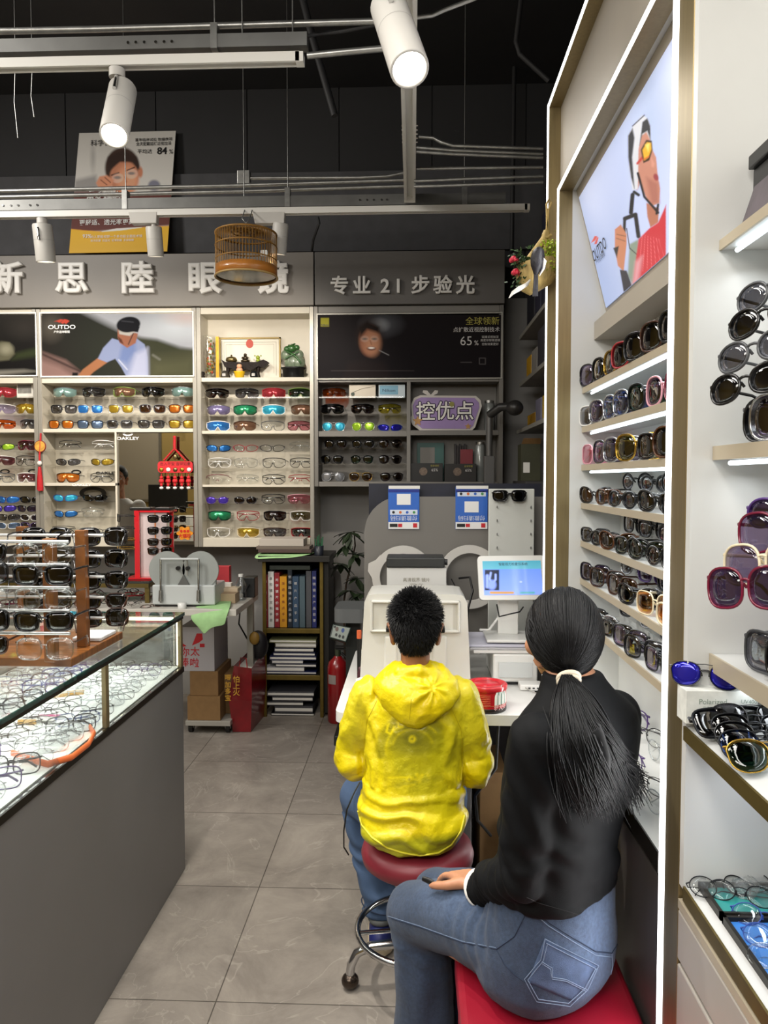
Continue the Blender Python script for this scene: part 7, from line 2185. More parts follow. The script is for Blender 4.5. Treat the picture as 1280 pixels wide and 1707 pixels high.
q.build('petal_print', [M('petal_white', '#dfe0d8', .5), M('petal_green', '#7f9488', .5)], t)
q = MB()
for k in range(6):
	z = ht * (.34 + .07 * k)
	pts = [on_tin(a_, z) + Vector((math.sin(a_), -math.cos(a_), 0)) * .0004 for a_ in np.linspace(-.75, .12, 8)]
	q.tube(pts, .0006, 4)
q.build('small_print', M('tin_gold', '#d07a55', .5), t)
MB().tube([on_tin(a_, ht * .30) for a_ in np.linspace(-1.4, 1.4, 24)], .0008, 4).build('line_print', M('tin_gold'), t)
pp_ = [on_tin(a_, z) + Vector((math.sin(a_), -math.cos(a_), 0)) * .0006 for z in (ht * .17, ht * .28) for a_ in (-.55, -.4, -.28)]
MB().add(pp_, [(0, 1, 4, 3), (1, 2, 5, 4)]).build('blank_square', M('petal_white'), t)
# power bank and cable
c = onZ(883, 1139, ZD + .02)
t = thing('power_bank', 'small white power bank with a thin cable on the desk', 'power bank', (c.x, c.y, ZD))
MB().box(c.x - .038, c.x + .042, c.y - .03, c.y + .03, ZD + .001, ZD + .022).build('case', white_plastic, t, .004)
for k in range(3):
	MB().box(c.x - .01 + k * .015, c.x - .002 + k * .015, c.y - .0312, c.y - .029, ZD + .008, ZD + .013).build('port', black_plastic, t)
MB().tube([(c.x - .02, c.y - .03, ZD + .012), (c.x + .0, c.y - .06, ZD + .006), (c.x + .04, c.y - .10, ZD + .004), (c.x + .06, c.y - .14, ZD + .004)], .0018, 6).build('cable', trim_grey, t)
o = MB().lathe([(.011, .001), (.012, .05), (.008, .06), (.008, .07), (0, .075)], (onY(599, 0, 2.66).x, 2.66, ZD), 12).build('marker_bottle', M('bottle_dark_red', '#3b1420', .4))
tag(o, 'small dark bottle with red label at the left edge of the desk', 'bottle')
t = thing('orange_marker', 'orange-capped marker standing at the left edge of the desk', 'marker', (onY(597, 0, 2.78).x, 2.78, ZD))
x = onY(597, 0, 2.78).x
MB().cyl((x, 2.78, ZD + .001), (x, 2.78, ZD + .15), .008, 10).build('barrel', black_plastic, t)
MB().cyl((x, 2.78, ZD + .15), (x, 2.78, ZD + .18), .009, 10).build('cap', M('orange_plastic', '#d0623a', .4), t)
tag(MB().lathe([(.024, .001), (.026, .055), (.022, .055), (.021, .006), (0, .006)], (onY(604, 0, 2.56).x, 2.56, ZD), 16).build('white_cup', white_plastic), 'small white cup half hidden behind the boy at the machine edge', 'cup')
# under the desk
o = MB().box(.235, .33, 2.62, 2.9, .001, .46).build('brown_carton', card_brown, None, .003)
tag(o, 'tall brown carton under the desk beside the grey panel', 'box')
o = MB().box(.30, .42, 2.55, 2.61, .001, .30).build('grey_paper_bag', M('bag_grey', '#8d8987', .6, bump=.4, bscale=25), None, .01)
tag(o, 'crumpled pale bag under the desk', 'bag')
tag(MB().tube([(.28, 2.45, .70), (.27, 2.43, .55), (.20, 2.40, .47), (.21, 2.42, .38), (.26, 2.48, .30)], .005, 6).build('cable', black_plastic), 'black cable hanging below the desk front', 'cable')
# == BIRDCAGE AND FLOWER BASKET
bam = M('bamboo', '#8a6224', .45, var=.2, vscale=30)
Yc2 = 3.56
t = thing('birdcage', 'round bamboo birdcage hanging from the rear lamp track', 'birdcage', onY(407, 465, Yc2))
cx_ = onY(407, 0, Yc2).x
rc = 50 / F * Yc2
z0c, z1c, zmid = onY(407, 462, Yc2).z, onY(407, 391, Yc2).z, onY(407, 412, Yc2).z
circ = lambda r, z, n=40: [(cx_ + r * math.cos(2 * math.pi * k / n), Yc2 + r * math.sin(2 * math.pi * k / n), z) for k in range(n)]
MB().tube(circ(rc, z1c), .005, 6, closed=True).build('top_hoop', bam, t)
MB().tube(circ(rc * 1.005, zmid), .0035, 6, closed=True).build('middle_hoop', bam, t)
MB().tube(circ(rc * 1.005, z0c + .075), .0030, 6, closed=True).build('lower_hoop', bam, t)
MB().tube(circ(rc * .5, z1c + .012), .0035, 6, closed=True).tube(circ(rc * .3, z1c + .016), .003, 6, closed=True).tube(circ(rc * .12, z1c + .02), .008, 6, closed=True).build('lid_hoops', bam, t)
MB().rings([circ(rc * 1.01, z0c + .045), circ(rc * 1.02, z0c), circ(rc * .99, z0c), circ(rc * .98, z0c + .045)], closed=True, caps=False).build('base_band', M('bamboo_band', '#a5692a', .35, var=.15, vscale=6, coat=.3), t)
MB().tube(circ(rc * 1.015, z0c - .002), .005, 6, closed=True).build('base_hoop', M('bamboo_pale', '#a78a55', .5), t)
MB().lathe([(rc * .985, 0), (rc * .985, .004)], (cx_, Yc2, z0c + .003), 40).build('tray', M('tray_dark_mirror', '#4a4c4e', .12, .85), t)
bars = MB()
N_ = 60
for k in range(N_):
	a_ = 2 * math.pi * k / N_
	ca_, sa_ = math.cos(a_), math.sin(a_)
	bars.tube([(cx_ + rc * ca_, Yc2 + rc * sa_, z0c + .02), (cx_ + rc * ca_, Yc2 + rc * sa_, z1c), (cx_ + rc * .5 * ca_, Yc2 + rc * .5 * sa_, z1c + .012), (cx_ + rc * .1 * ca_, Yc2 + rc * .1 * sa_, z1c + .02)], .0016, 5)
bars.build('bars', bam, t)
h_ = MB().tube([(cx_, Yc2, z1c + .02), (cx_, Yc2, z1c + .05)], .004, 6)
h_.tube([(cx_ - .018, Y2, zt2 + .035), (cx_ - .018, Yc2, z1c + .075), (cx_, Yc2, z1c + .05), (cx_ + .018, Yc2, z1c + .075), (cx_ + .018, Y2, zt2 + .035)], .0025, 6)
h_.build('hook', steel, t)
MB().box(cx_ + rc * .60, cx_ + rc * .82, Yc2 - rc * .62, Yc2 - rc * .5, z0c + .07, z0c + .10).build('feeder', white_plastic, t, .004)
MB().cyl((cx_ - rc * .1, Yc2, z0c + .008), (cx_ - rc * .1, Yc2, z0c + .03), .05, 16).build('seed_dish', dark_wood, t)
Yf_ = 2.53
t = thing('flower_basket', 'hanging straw basket with red roses and green sprigs on the lit post', 'flower basket', onY(888, 487, Yf_))
straw = M('straw', '#b39a5e', .7, var=.3, vscale=60, stretch=(1, 1, .2), bump=.5, bscale=90)
cb = onY(895, 450, Yf_)
sx_ = 34 / F * Yf_
q = MB()
rings = []
for u_, w_ in ((0, .35), (.15, .72), (.4, .95), (.7, 1.0), (1.0, .92)):
	z = onY(895, 486, Yf_).z + u_ * (onY(895, 436, Yf_).z - onY(895, 486, Yf_).z)
	rings.append([(cb.x + sx_ * w_ * math.cos(2 * math.pi * k / 28), Yf_ + .055 * w_ * math.sin(2 * math.pi * k / 28), z + .012 * math.cos(2 * math.pi * k / 28)) for k in range(28)])
q.rings(rings, caps=True)
q.build('basket', straw, t)
q = MB()
for dx in (-1, 1):
	q.tube([(cb.x + dx * sx_ * .4, Yf_, rings[-1][0][2]), onY(909 + dx * 3, 400, Yf_), onY(911, 385, Yf_)], [.008, .012, .010], 8)
q.tube([onY(911, 385, Yf_), onY(914, 350, Yf_), onY(919, 338, Yf_), onY(915, 331, Yf_), onY(911, 340, Yf_), onY(912, 385, Yf_)], .0035, 6)
q.tube([onY(904, 393, Yf_) , onY(912, 396, Yf_ - .012), onY(918, 392, Yf_)], .006, 6)
q.build('straw_handle', straw, t)
def leaves(cs, n, spread, size, mat, par, name='foliage'):
	q = MB()
	for k in range(n):
		c = Vector(random.choice(cs)) + Vector((random.gauss(0, spread), random.gauss(0, spread * .6), random.gauss(0, spread)))
		d = Vector((random.gauss(0, 1), random.gauss(0, 1) - .4, random.gauss(0, 1))).normalized()
		s_ = d.orthogonal().normalized()
		L = size * random.uniform(.6, 1.2)
		q.add([c, c + d * L * .5 + s_ * L * .32, c + d * L, c + d * L * .5 - s_ * L * .32, c + d * L * .5 + d.cross(s_) * L * .1], [(0, 1, 4), (1, 2, 4), (2, 3, 4), (3, 0, 4)], 0, True)
	o = q.build(name, mat, par)
	return o
yl = M('yellow_green_leaf', '#9fb32a', .6, var=.3, vscale=50)
dl = M('deep_green_leaf', '#2f4a24', .6, var=.3, vscale=50)
leaves([onY(x, y, Yf_ - .03) for x, y in ((912, 415), (918, 425), (914, 438), (922, 445), (912, 452), (918, 408))], 260, .014, .016, yl, t, 'light_sprigs')
leaves([onY(x, y, Yf_ - .02) for x, y in ((868, 440), (873, 452), (866, 462), (870, 470), (880, 432), (862, 430))], 170, .014, .018, dl, t, 'dark_sprigs')
q = MB()
for pts in ([(880, 452), (868, 465), (868, 478)], [(885, 440), (870, 432), (858, 434)], [(885, 445), (870, 450), (861, 452)], [(905, 445), (914, 425), (920, 408)], [(905, 445), (918, 445), (925, 440)]):
	q.tube([onY(x, y, Yf_ - .02) for x, y in pts], .0018, 5)
q.build('stems', dl, t)
for px, py in ((856, 433), (859.5, 454)):
	q = MB()
	c = onY(px, py, Yf_ - .02)
	for k in range(14):
		a_ = k * 2.4
		r_ = .002 + .0008 * k
		q.ball((c.x + r_ * math.cos(a_), c.y + r_ * math.sin(a_) * .8, c.z + .006 - .0008 * k), (.006, .006, .008), 8, 6)
	q.build('rose', M('rose_red', '#c3243a', .5, var=.2, vscale=80), t)
# toy magpie on the basket: tail hangs down in front
t = thing('bird_ornament', 'black and white bird ornament with long tail perched on the flower basket', 'bird ornament', onY(892, 482, Yf_ - .09))
Yb_ = Yf_ - .085
blk_f = M('feather_black', '#121018', .5, bump=.3, bscale=80)
q = MB()
sp_ = [(897, 412, .006), (898, 416, .016), (897, 424, .021), (896, 434, .023), (895, 444, .020), (894, 452, .012), (893, 458, .007)]
q.tube([onY(x, y, Yb_) for x, y, r_ in sp_], [r_ for x, y, r_ in sp_], 14, flat=.9)
q.build('body', blk_f, t)
q = MB()
a, b = onY(893.5, 452, Yb_), onY(892, 494, Yb_ + .01)
q.hexa([a + Vector((-.006, -.004, 0)), a + Vector((.006, -.004, 0)), a + Vector((.006, .004, 0)), a + Vector((-.006, .004, 0))][::1],
	   [b + Vector((-.009, -.002, 0)), b + Vector((.009, -.002, 0)), b + Vector((.009, .002, 0)), b + Vector((-.009, .002, 0))])
q.build('tail', blk_f, t, .001)
MB().tube([onY(904, 430, Yb_ - .008), onY(908, 436, Yb_ - .012), onY(906, 448, Yb_ - .012), onY(899, 460, Yb_ - .01)], [.004, .006, .004, .001], 8, flat=.5).build('white_wing_bar', M('feather_white', '#dcd9d2', .5), t)
MB().tube([onY(905, 434, Yb_ - .006), onY(906, 446, Yb_ - .008), onY(899, 459, Yb_ - .008)], [.006, .007, .001], 8, flat=.4).build('wing', M('feather_blue', '#1d2440', .4), t)
tag(MB().tube([onY(848, 497, Yf_ - .06), onY(855, 488, Yf_ - .06), onY(866, 481, Yf_ - .06), onY(878, 474, Yf_ - .055), onY(884, 466, Yf_ - .055)], [.001, .006, .008, .006, .002], 8, flat=.35).build('white_feather', M('feather_white')), 'long white feather sticking out left under the flower basket', 'feather')
# == SEATS
red_pu = M('red_leatherette', '#8f1428', .35, var=.08, vscale=6, bump=.05, bscale=300)
wine_pu = M('wine_leatherette', '#7c2631', .42, var=.08, vscale=8)
t = thing('round_stool', 'round wine-red stool with chrome foot ring under the boy', 'stool', (.012, 2.17, 0))
SX, SY = .012, 2.17
MB().lathe([(.10, .362), (.145, .365), (.162, .379), (.166, .402), (.158, .425), (.135, .437), (0, .440)], (SX, SY, 0), 40).build('seat', wine_pu, t)
MB().cyl((SX, SY, .10), (SX, SY, .363), .024, 16).build('column', chrome, t)
MB().cyl((SX, SY, .34), (SX, SY, .363), .09, 20).build('seat_plate', dark_metal, t)
MB().tube([(SX + .178 * math.cos(a_), SY + .178 * math.sin(a_), .165) for a_ in np.linspace(0, 2 * math.pi, 40, endpoint=False)], .0095, 8, closed=True).build('foot_ring', chrome, t)
for k in range(4):
	a_ = R(190 + 90 * k)
	d = Vector((math.cos(a_), math.sin(a_), 0))
	c = Vector((SX, SY, 0))
	MB().tube([c + d * .02 + Vector((0, 0, .125)), c + d * .14 + Vector((0, 0, .122)), c + d * .18 + Vector((0, 0, .105)), c + d * .197 + Vector((0, 0, .07)), c + d * .20 + Vector((0, 0, .045))], .0135, 10).build('leg', chrome, t)
	MB().ball(c + d * .20 + Vector((0, 0, .024)), (.026, .026, .0235), 16, 10).build('caster', M('caster_bronze', '#4a4038', .25, .8), t)
	if k % 2 == 0 or 1:
		MB().tube([c + d * .02 + Vector((0, 0, .165)), c + d * .178 + Vector((0, 0, .165))], .007, 8).build('spoke', chrome, t)
t = thing('red_bench', 'red leatherette box bench under the woman', 'bench', (.265, 1.36, 0))
MB().box(.090, .438, 1.12, 1.60, .415, .473).build('seat', red_pu, t, .014, 3)
MB().box(.098, .433, 1.125, 1.595, .02, .414).build('body', red_pu, t, .006)
for x in (.11, .42):
	for y in (1.14, 1.58):
		MB().cyl((x, y, 0), (x, y, .021), .014, 10).build('foot', black_plastic, t)
# == PEOPLE
from mathutils import noise as mnoise
def organic(mb, voxel=.006, smooth=6, factor=.5):
	"""weld overlapping closed volumes into one skin; returns verts (world) and faces"""
	me = bpy.data.meshes.new('tmp')
	me.from_pydata(mb.v, [], mb.f)
	me.update()
	o = bpy.data.objects.new('tmp', me)
	COL.objects.link(o)
	m = o.modifiers.new('r', 'REMESH')
	m.mode = 'VOXEL'
	m.voxel_size = voxel
	s_ = o.modifiers.new('s', 'SMOOTH')
	s_.iterations = smooth
	s_.factor = factor
	dg = bpy.context.evaluated_depsgraph_get()
	ev = o.evaluated_get(dg)
	em = ev.to_mesh()
	n = len(em.vertices)
	V = np.empty(n * 3)
	em.vertices.foreach_get('co', V)
	V = V.reshape(-1, 3)
	Fc = [tuple(p.vertices) for p in em.polygons]
	ev.to_mesh_clear()
	bpy.data.objects.remove(o)
	bpy.data.meshes.remove(me)
	return V, Fc
def normals(V, Fc):
	N = np.zeros_like(V)
	q = np.array([f for f in Fc if len(f) == 4])
	if len(q):
		n = np.cross(V[q[:, 2]] - V[q[:, 0]], V[q[:, 3]] - V[q[:, 1]])
		for k in range(4):
			np.add.at(N, q[:, k], n)
	t = np.array([f for f in Fc if len(f) == 3])
	if len(t):
		n = np.cross(V[t[:, 1]] - V[t[:, 0]], V[t[:, 2]] - V[t[:, 0]])
		for k in range(3):
			np.add.at(N, t[:, k], n)
	return N / np.maximum(np.linalg.norm(N, axis=1, keepdims=True), 1e-9)
def vnoise(P, sc=(1, 1, 1), off=0.0):
	return np.array([mnoise.noise(Vector((p[0] * sc[0] + off, p[1] * sc[1] + off, p[2] * sc[2] + off))) for p in P])
def skin_object(name, V, Fc, mat, parent=None, loc=None, col=None, rest_level=None):
	me = bpy.data.meshes.new(name)
	o0 = np.array(org(parent)) if parent is not None else np.array(loc)
	me.from_pydata([tuple(p) for p in (V - o0)], [], Fc)
	me.polygons.foreach_set('use_smooth', [True] * len(Fc))
	if col is not None:
		at = me.color_attributes.new('Col', 'FLOAT_COLOR', 'POINT')
		cc = np.ones((len(V), 4), np.float32)
		cc[:, :3] = col
		at.data.foreach_set('color', cc.ravel())
	me.materials.append(mat)
	me.update()
	o = bpy.data.objects.new(name, me)
	COL.objects.link(o)
	if parent is not None:
		o.parent = parent
	else:
		o.location = tuple(o0)
	return o
def limb(mb, pts, rad, n=16):
	"""tapered limb with rounded joints; points may be refined"""
	P = [Vector(p) for p in pts]
	mb.tube(P, rad, n)
	for p, r_ in zip(P, rad):
		mb.ball(p, r_ * .995, 14, 10)
def torso(mb, rings, yaw, n=32):
	c_, s_ = math.cos(yaw), math.sin(yaw)
	out = []
	for z, cx, cy, hw, hd in rings:
		r_ = []
		for k in range(n):
			a_ = 2 * math.pi * k / n
			x = math.copysign(abs(math.cos(a_)) ** .85, math.cos(a_)) * hw
			y = math.copysign(abs(math.sin(a_)) ** .85, math.sin(a_)) * hd
			r_.append((cx + x * c_ - y * s_, cy + x * s_ + y * c_, z))
		out.append(r_)
	mb.rings(out)
def fingers(mb, wrist, d, palm_n, side, scale=1.0, curl=(.5, .55, .6, .65), thumb=True, sgn=1, spread=.0):
	"""hand from the wrist along d; palm_n is the direction the palm faces, side points to the thumb"""
	W, d, pn, sd = Vector(wrist), Vector(d).normalized(), Vector(palm_n).normalized(), Vector(side).normalized()
	s = scale
	for o_ in (-.022, -.008, .008, .022):
		mb.tube([W + sd * o_ * .7 * s, W + d * .045 * s + sd * o_ * s, W + d * .078 * s + sd * o_ * s], [.0135 * s, .0145 * s, .0115 * s], 10)
	for i, (o_, L, r_) in enumerate(((.026, .068, .0085), (.009, .077, .0088), (-.008, .071, .0084), (-.024, .056, .0074))):
		p = W + d * .076 * s + sd * o_ * s
		dirn = (d + sd * spread * (o_ / .026)).normalized()
		pts, rr = [p], [r_ * 1.08 * s]
		c = curl[i]
		for k, fr in enumerate((.42, .32, .26)):
			dirn = (dirn * math.cos(c) + pn * math.sin(c)).normalized()
			p = p + dirn * L * fr * s
			pts.append(p)
			rr.append(r_ * (1.0, .92, .8)[k] * s)
		limb(mb, pts, rr, 10)
	p3 = W
	if thumb:
		b = W + d * .022 * s + sd * .026 * s
		p1 = b + (d * .62 + sd * .75 + pn * .25).normalized() * .036 * s
		p2 = p1 + (d * .9 + sd * .35 + pn * .25).normalized() * .030 * s
		p3 = p2 + (d * .95 + sd * .05 + pn * .3).normalized() * .025 * s
		limb(mb, [b, p1, p2, p3], [.0145 * s, .0115 * s, .0100 * s, .0080 * s], 10)
	return p3
def head(mb, c, yaw, s=1.0, pitch=0.0, ex=.074):
	"""skull, jaw, nose, lips, brow and ears; yaw 0 looks along +Y"""
	c = Vector(c)
	X = Matrix.Translation(c) @ Matrix.Rotation(yaw, 4, 'Z') @ Matrix.Rotation(pitch, 4, 'X') @ Matrix.Scale(s, 4)
	old = mb.X
	mb.X = X
	mb.ball((0, -.012, .022), (.071, .086, .078), 24, 16)
	mb.ball((0, .018, -.010), (.062, .068, .080), 24, 16)
	mb.ball((0, .040, -.065), (.042, .040, .036), 20, 12)
	mb.ball((0, .078, -.088), (.018, .014, .014))
	mb.tube([(0, .082, .012), (0, .098, -.016), (0, .100, -.026)], [.007, .011, .012], 10)
	mb.ball((-.010, .090, -.030), .009, 10, 8).ball((.010, .090, -.030), .009, 10, 8)
	mb.tube([(-.020, .076, -.056), (0, .086, -.054), (.020, .076, -.056)], [.004, .007, .004], 8)
	mb.tube([(-.016, .075, -.064), (0, .084, -.064), (.016, .075, -.064)], [.004, .007, .004], 8)
	mb.tube([(-.048, .064, .022), (-.02, .080, .026), (.02, .080, .026), (.048, .064, .022)], [.007, .010, .010, .007], 8)
	for sx in (-1, 1):
		mb.ball((sx * .042, .058, -.030), (.022, .020, .022))
		pts = [(sx * (ex + .009 * math.sin(t + .4)), -.006 + .017 * math.cos(t), -.026 + .031 * math.sin(t)) for t in np.linspace(.2, 5.6, 12)]
		mb.tube(pts, [.006] * 9 + [.007, .008, .008], 8)
		mb.ball((sx * (ex - .002), -.004, -.026), (.007, .014, .026))
	mb.X = old
	return X
def eyes(X, parent, mat_white, mat_dark):
	for sx in (-1, 1):
		q = MB(X)
		q.ball((sx * .030, .0695, .004), (.0135, .010, .0085), 12, 8)
		e = q.build('eye', mat_white, parent)
		q = MB(X)
		q.ball((sx * .030, .0785, .004), (.0050, .0022, .0050), 10, 6)
		q.build('iris', mat_dark, e)
		q = MB(X)
		q.tube([(sx * .048, .066, .024), (sx * .032, .080, .030), (sx * .014, .084, .027)], [.0018, .003, .0025], 6)
		q.build('eyebrow', mat_dark, parent)
skin_m = M('skin', '#b98363', .5, var=.06, vscale=30, bump=.05, bscale=200)
skin_boy = M('skin_boy', '#8f5f42', .5, var=.06, vscale=30)
hair_m = M('hair_black', '#08080a', .5, var=.2, vscale=40, spec=.22)
eye_w = M('eye_white', '#dcd8d2', .2)
eye_d = M('eye_dark', '#120c0a', .15)
# the woman
AW = R(45)
rW = Vector((math.cos(AW), math.sin(AW), 0))
fW = Vector((-math.sin(AW), math.cos(AW), 0))
BZ = .474
HIP_L, HIP_R = Vector((.222, 1.448, .566)), Vector((.332, 1.565, .566))
MID_L = Vector((.118, 1.578, .553))
KNEE_L, KNEE_R = Vector((.004, 1.712, .487)), Vector((.062, 1.850, .448))
ANK_L, ANK_R = Vector((.028, 1.705, .075)), Vector((.105, 1.835, .075))
SH_L, SH_R = Vector((.222, 1.358, 1.018)), Vector((.415, 1.545, 1.010))
EL_L, EL_R = Vector((.203, 1.375, .765)), Vector((.405, 1.660, .775))
WR_L, WR_R = Vector((.140, 1.540, .640)), Vector((.262, 1.640, .625))
HEAD_W, YAW_W = Vector((.300, 1.505, 1.182)), R(8)
TOR = [(.69, .284, 1.486, .143, .108), (.71, .285, 1.484, .141, .104), (.73, .286, 1.480, .138, .101), (.78, .290, 1.474, .133, .097), (.87, .300, 1.468, .142, .101), (.95, .312, 1.466, .152, .105),
	   (1.00, .318, 1.463, .158, .100), (1.035, .321, 1.462, .150, .088), (1.06, .321, 1.462, .118, .074), (1.082, .318, 1.466, .082, .064), (1.105, .314, 1.474, .062, .057), (1.118, .312, 1.478, .058, .054)]
b = MB()
torso(b, [(z, x, y, w_ * .86, d_ * .86) for z, x, y, w_, d_ in TOR[1:]], AW)
b.ball((.27, 1.50, .575), (.115, .105, .09), 20, 14)
limb(b, [(.312, 1.472, 1.05), (.308, 1.485, 1.12), HEAD_W + Vector((0, -.01, -.02))], [.050, .047, .047])
XW = head(b, HEAD_W, YAW_W, .98, 0, .058)
for sh, el, wr in ((SH_L, EL_L, WR_L), (SH_R, EL_R, WR_R)):
	limb(b, [sh, sh.lerp(el, .5), el, el.lerp(wr, .4), wr], [.036, .034, .030, .029, .022])
for hp, kn, an in ((HIP_L, KNEE_L, ANK_L), (HIP_R, KNEE_R, ANK_R)):
	limb(b, [hp, hp.lerp(kn, .5), kn, kn.lerp(an, .3), an], [.075, .062, .048, .046, .032])
	limb(b, [an + Vector((0, 0, -.03)), an + Vector((-.03, .04, -.05)), an + Vector((-.085, .10, -.058))], [.028, .026, .018])
thumb_tip = fingers(b, WR_L + Vector((-.008, .010, .004)), (-.42, .88, -.16), (-.07, -.2, -.97), (-.9, -.42, .08), .92, (.30, .34, .38, .42))
fingers(b, WR_R + Vector((-.012, .0, -.002)), (-.9, -.25, -.3), (.1, .1, -1), (.2, .95, .1), .92, (.35, .4, .45, .5))
V_, F_ = organic(b, .0042, 4)
woman = skin_object('person', V_, F_, skin_m, None, (.27, 1.455, BZ))
tag(woman, 'woman in black long-sleeved top and blue jeans with ponytail, seated on the red bench', 'person')
eyes(XW, woman, eye_w, eye_d)
# small black thing held under the thumb
MB().tube([thumb_tip + Vector((.004, -.002, .006)), thumb_tip + Vector((-.008, .006, .008)), thumb_tip + Vector((-.020, .012, .009))], [.0062, .0072, .0055], 10, flat=.6).build('black_nail', black_plastic, woman)
# trousers
b = MB()
torso(b, [(.476, .268, 1.497, .110, .080), (.488, .268, 1.497, .140, .104), (.52, .270, 1.498, .158, .121), (.565, .272, 1.499, .160, .122), (.61, .275, 1.498, .153, .114), (.66, .281, 1.492, .143, .106), (.70, .284, 1.488, .134, .098), (.74, .285, 1.482, .128, .092), (.75, .285, 1.482, .11, .08)], AW)
limb(b, [HIP_L, MID_L, KNEE_L.lerp(MID_L, .25), KNEE_L], [.087, .080, .072, .069], 20)
limb(b, [HIP_R, HIP_R.lerp(KNEE_R, .5), KNEE_R.lerp(HIP_R, .15), KNEE_R], [.086, .078, .069, .066], 20)
for kn, an in ((KNEE_L, ANK_L), (KNEE_R, ANK_R)):
	b.tube([kn, kn.lerp(an, .18) + Vector((.012, -.004, 0)), kn.lerp(an, .5) + Vector((.012, 0, 0)), an + Vector((0, 0, .02)), an + Vector((-.004, .004, -.035))], [.064, .067, .068, .075, .080], 20)
b.ball((.238, 1.475, .552), (.108, .10, .072), 20, 12)
V_, F_ = organic(b, .0052, 8)
N_ = normals(V_, F_)
V_[:, 2] = np.where((V_[:, 2] < BZ) & (V_[:, 0] > .085) & (V_[:, 1] < 1.61), BZ + .0005, V_[:, 2])
# folds at the hip crease and behind the knee
hipc = np.array((.172, 1.505, .61))
d_h = np.linalg.norm((V_ - hipc) * np.array((1, 1, .9)), axis=1)
ax = np.array(KNEE_L - HIP_L)
ax /= np.linalg.norm(ax)
tt = (V_ - np.array(HIP_L)) @ ax
fold = np.exp(-(d_h / .085) ** 2) * (np.sin(tt * 190 + 5 * vnoise(V_, (9, 9, 9))) * .0042)
kb = np.exp(-(np.linalg.norm(V_ - np.array(KNEE_L + Vector((.03, .0, -.06))), axis=1) / .07) ** 2)
fold += kb * np.sin(V_[:, 2] * 170 + V_[:, 0] * 60) * .0035
shn = (V_[:, 2] < .43).astype(float)
fold += shn * vnoise(V_, (22, 22, 6), 3.1) * .006
fold += vnoise(V_, (14, 14, 14), 1.7) * .0028 + vnoise(V_, (38, 38, 38), 5.2) * .0010
V_ = V_ + N_ * fold[:, None]
base = np.array(C('#2e3d54'))
fade = np.array(C('#566a8a'))
deep = np.array(C('#1e2a3e'))
f1 = np.clip(np.exp(-(np.linalg.norm(V_ - np.array((.09, 1.57, .63)), axis=1) / .10) ** 2) * .55 + np.exp(-(np.linalg.norm(V_ - np.array((.34, 1.40, .61)), axis=1) / .10) ** 2) * .75 + .22 * vnoise(V_, (10, 10, 10), 8.), 0, 1)
f2 = np.clip(.25 * vnoise(V_, (7, 7, 7), 2.), 0, 1)
colr = base + (fade - base) * f1[:, None]
colr = colr + (deep - colr) * f2[:, None]
denim = M('denim_woman', rough=.85, attr='Col', bump=.35, bscale=900, sheen=.1, var=.22, vscale=160, detail=8)
jeans = skin_object('jeans', V_, F_, denim, woman, col=colr)
bvh = BVHTree.FromPolygons([Vector(p) for p in V_], F_)
eye_pt = Vector((0, 0, H))
def hit(bv, px, py, off=.0006):
	"""point of a garment's outer side met when looking from where the photograph was taken"""
	d = Vector(ray(px, py)).normalized()
	loc, nn, i_, ds = bv.ray_cast(eye_pt, d)
	return None if loc is None else (loc + nn * off, nn)
def seam(pts, bv, r_, mat, parent, name='seam', n=6, off=.0006):
	P = []
	for (x0, y0), (x1, y1) in zip(pts[:-1], pts[1:]):
		for k in range(n):
			t_ = k / n
			h = hit(bv, x0 + (x1 - x0) * t_, y0 + (y1 - y0) * t_, off)
			if h:
				P.append(h[0])
	h = hit(bv, *pts[-1], off)
	if h:
		P.append(h[0])
	if len(P) > 2:
		return MB().tube(P, r_, 5).build(name, mat, parent)
def zw(*pts):
	return [(700 + x / 3.5556, 1430 + y / 3.5556) for x, y in pts]
thread = M('denim_thread', '#7586a0', .8)
dark_thread = M('denim_dark_seam', '#24324a', .8)  # plain dark thread colour for the seam lines
seam(zw((-200, 350), (0, 410), (250, 500), (455, 540)), bvh, .0011, dark_thread, jeans)
seam(zw((-190, 345), (0, 404), (250, 494), (452, 533)), bvh, .0006, thread, jeans)
seam(zw((455, 540), (560, 465), (620, 345), (640, 275)), bvh, .0011, dark_thread, jeans)
seam(zw((455, 545), (500, 630), (560, 690), (620, 735)), bvh, .0009, dark_thread, jeans)
for o_ in (0, 22):
	seam(zw((640, 275 + o_), (760, 380 + o_), (900, 470 + o_), (1040, 555 + o_), (1135, 565 + o_)), bvh, .0010 if o_ else .0014, thread if o_ else dark_thread, jeans)
seam(zw((1135, 565), (1165, 520), (1178, 460)), bvh, .0010, dark_thread, jeans)
seam(zw((1135, 565), (1140, 640), (1128, 700)), bvh, .0009, thread, jeans)
def patch(px_poly, bv, mat, parent, name, th=.0018, nu=14, nv=14):
	"""cloth patch lying on a garment: quad (4 image corners) swept over the surface"""
	a_, b_, c_, d_ = [np.array(p, float) for p in px_poly]
	v, ok = [], True
	for j in range(nv + 1):
		for i in range(nu + 1):
			u_, w_ = i / nu, j / nv
			p = (a_ * (1 - u_) + b_ * u_) * (1 - w_) + (d_ * (1 - u_) + c_ * u_) * w_
			h = hit(bv, p[0], p[1], th)
			if h is None:
				return None
			v.append(h[0])
	f = [(j * (nu + 1) + i, j * (nu + 1) + i + 1, (j + 1) * (nu + 1) + i + 1, (j + 1) * (nu + 1) + i) for j in range(nv) for i in range(nu)]
	o = MB().add(v, f, 0, True).build(name, mat, parent)
	s_ = o.modifiers.new('thick', 'SOLIDIFY')
	s_.thickness = .0016
	s_.offset = 1
	return o
pk = zw((738, 475), (1048, 635), (890, 870), (690, 840))
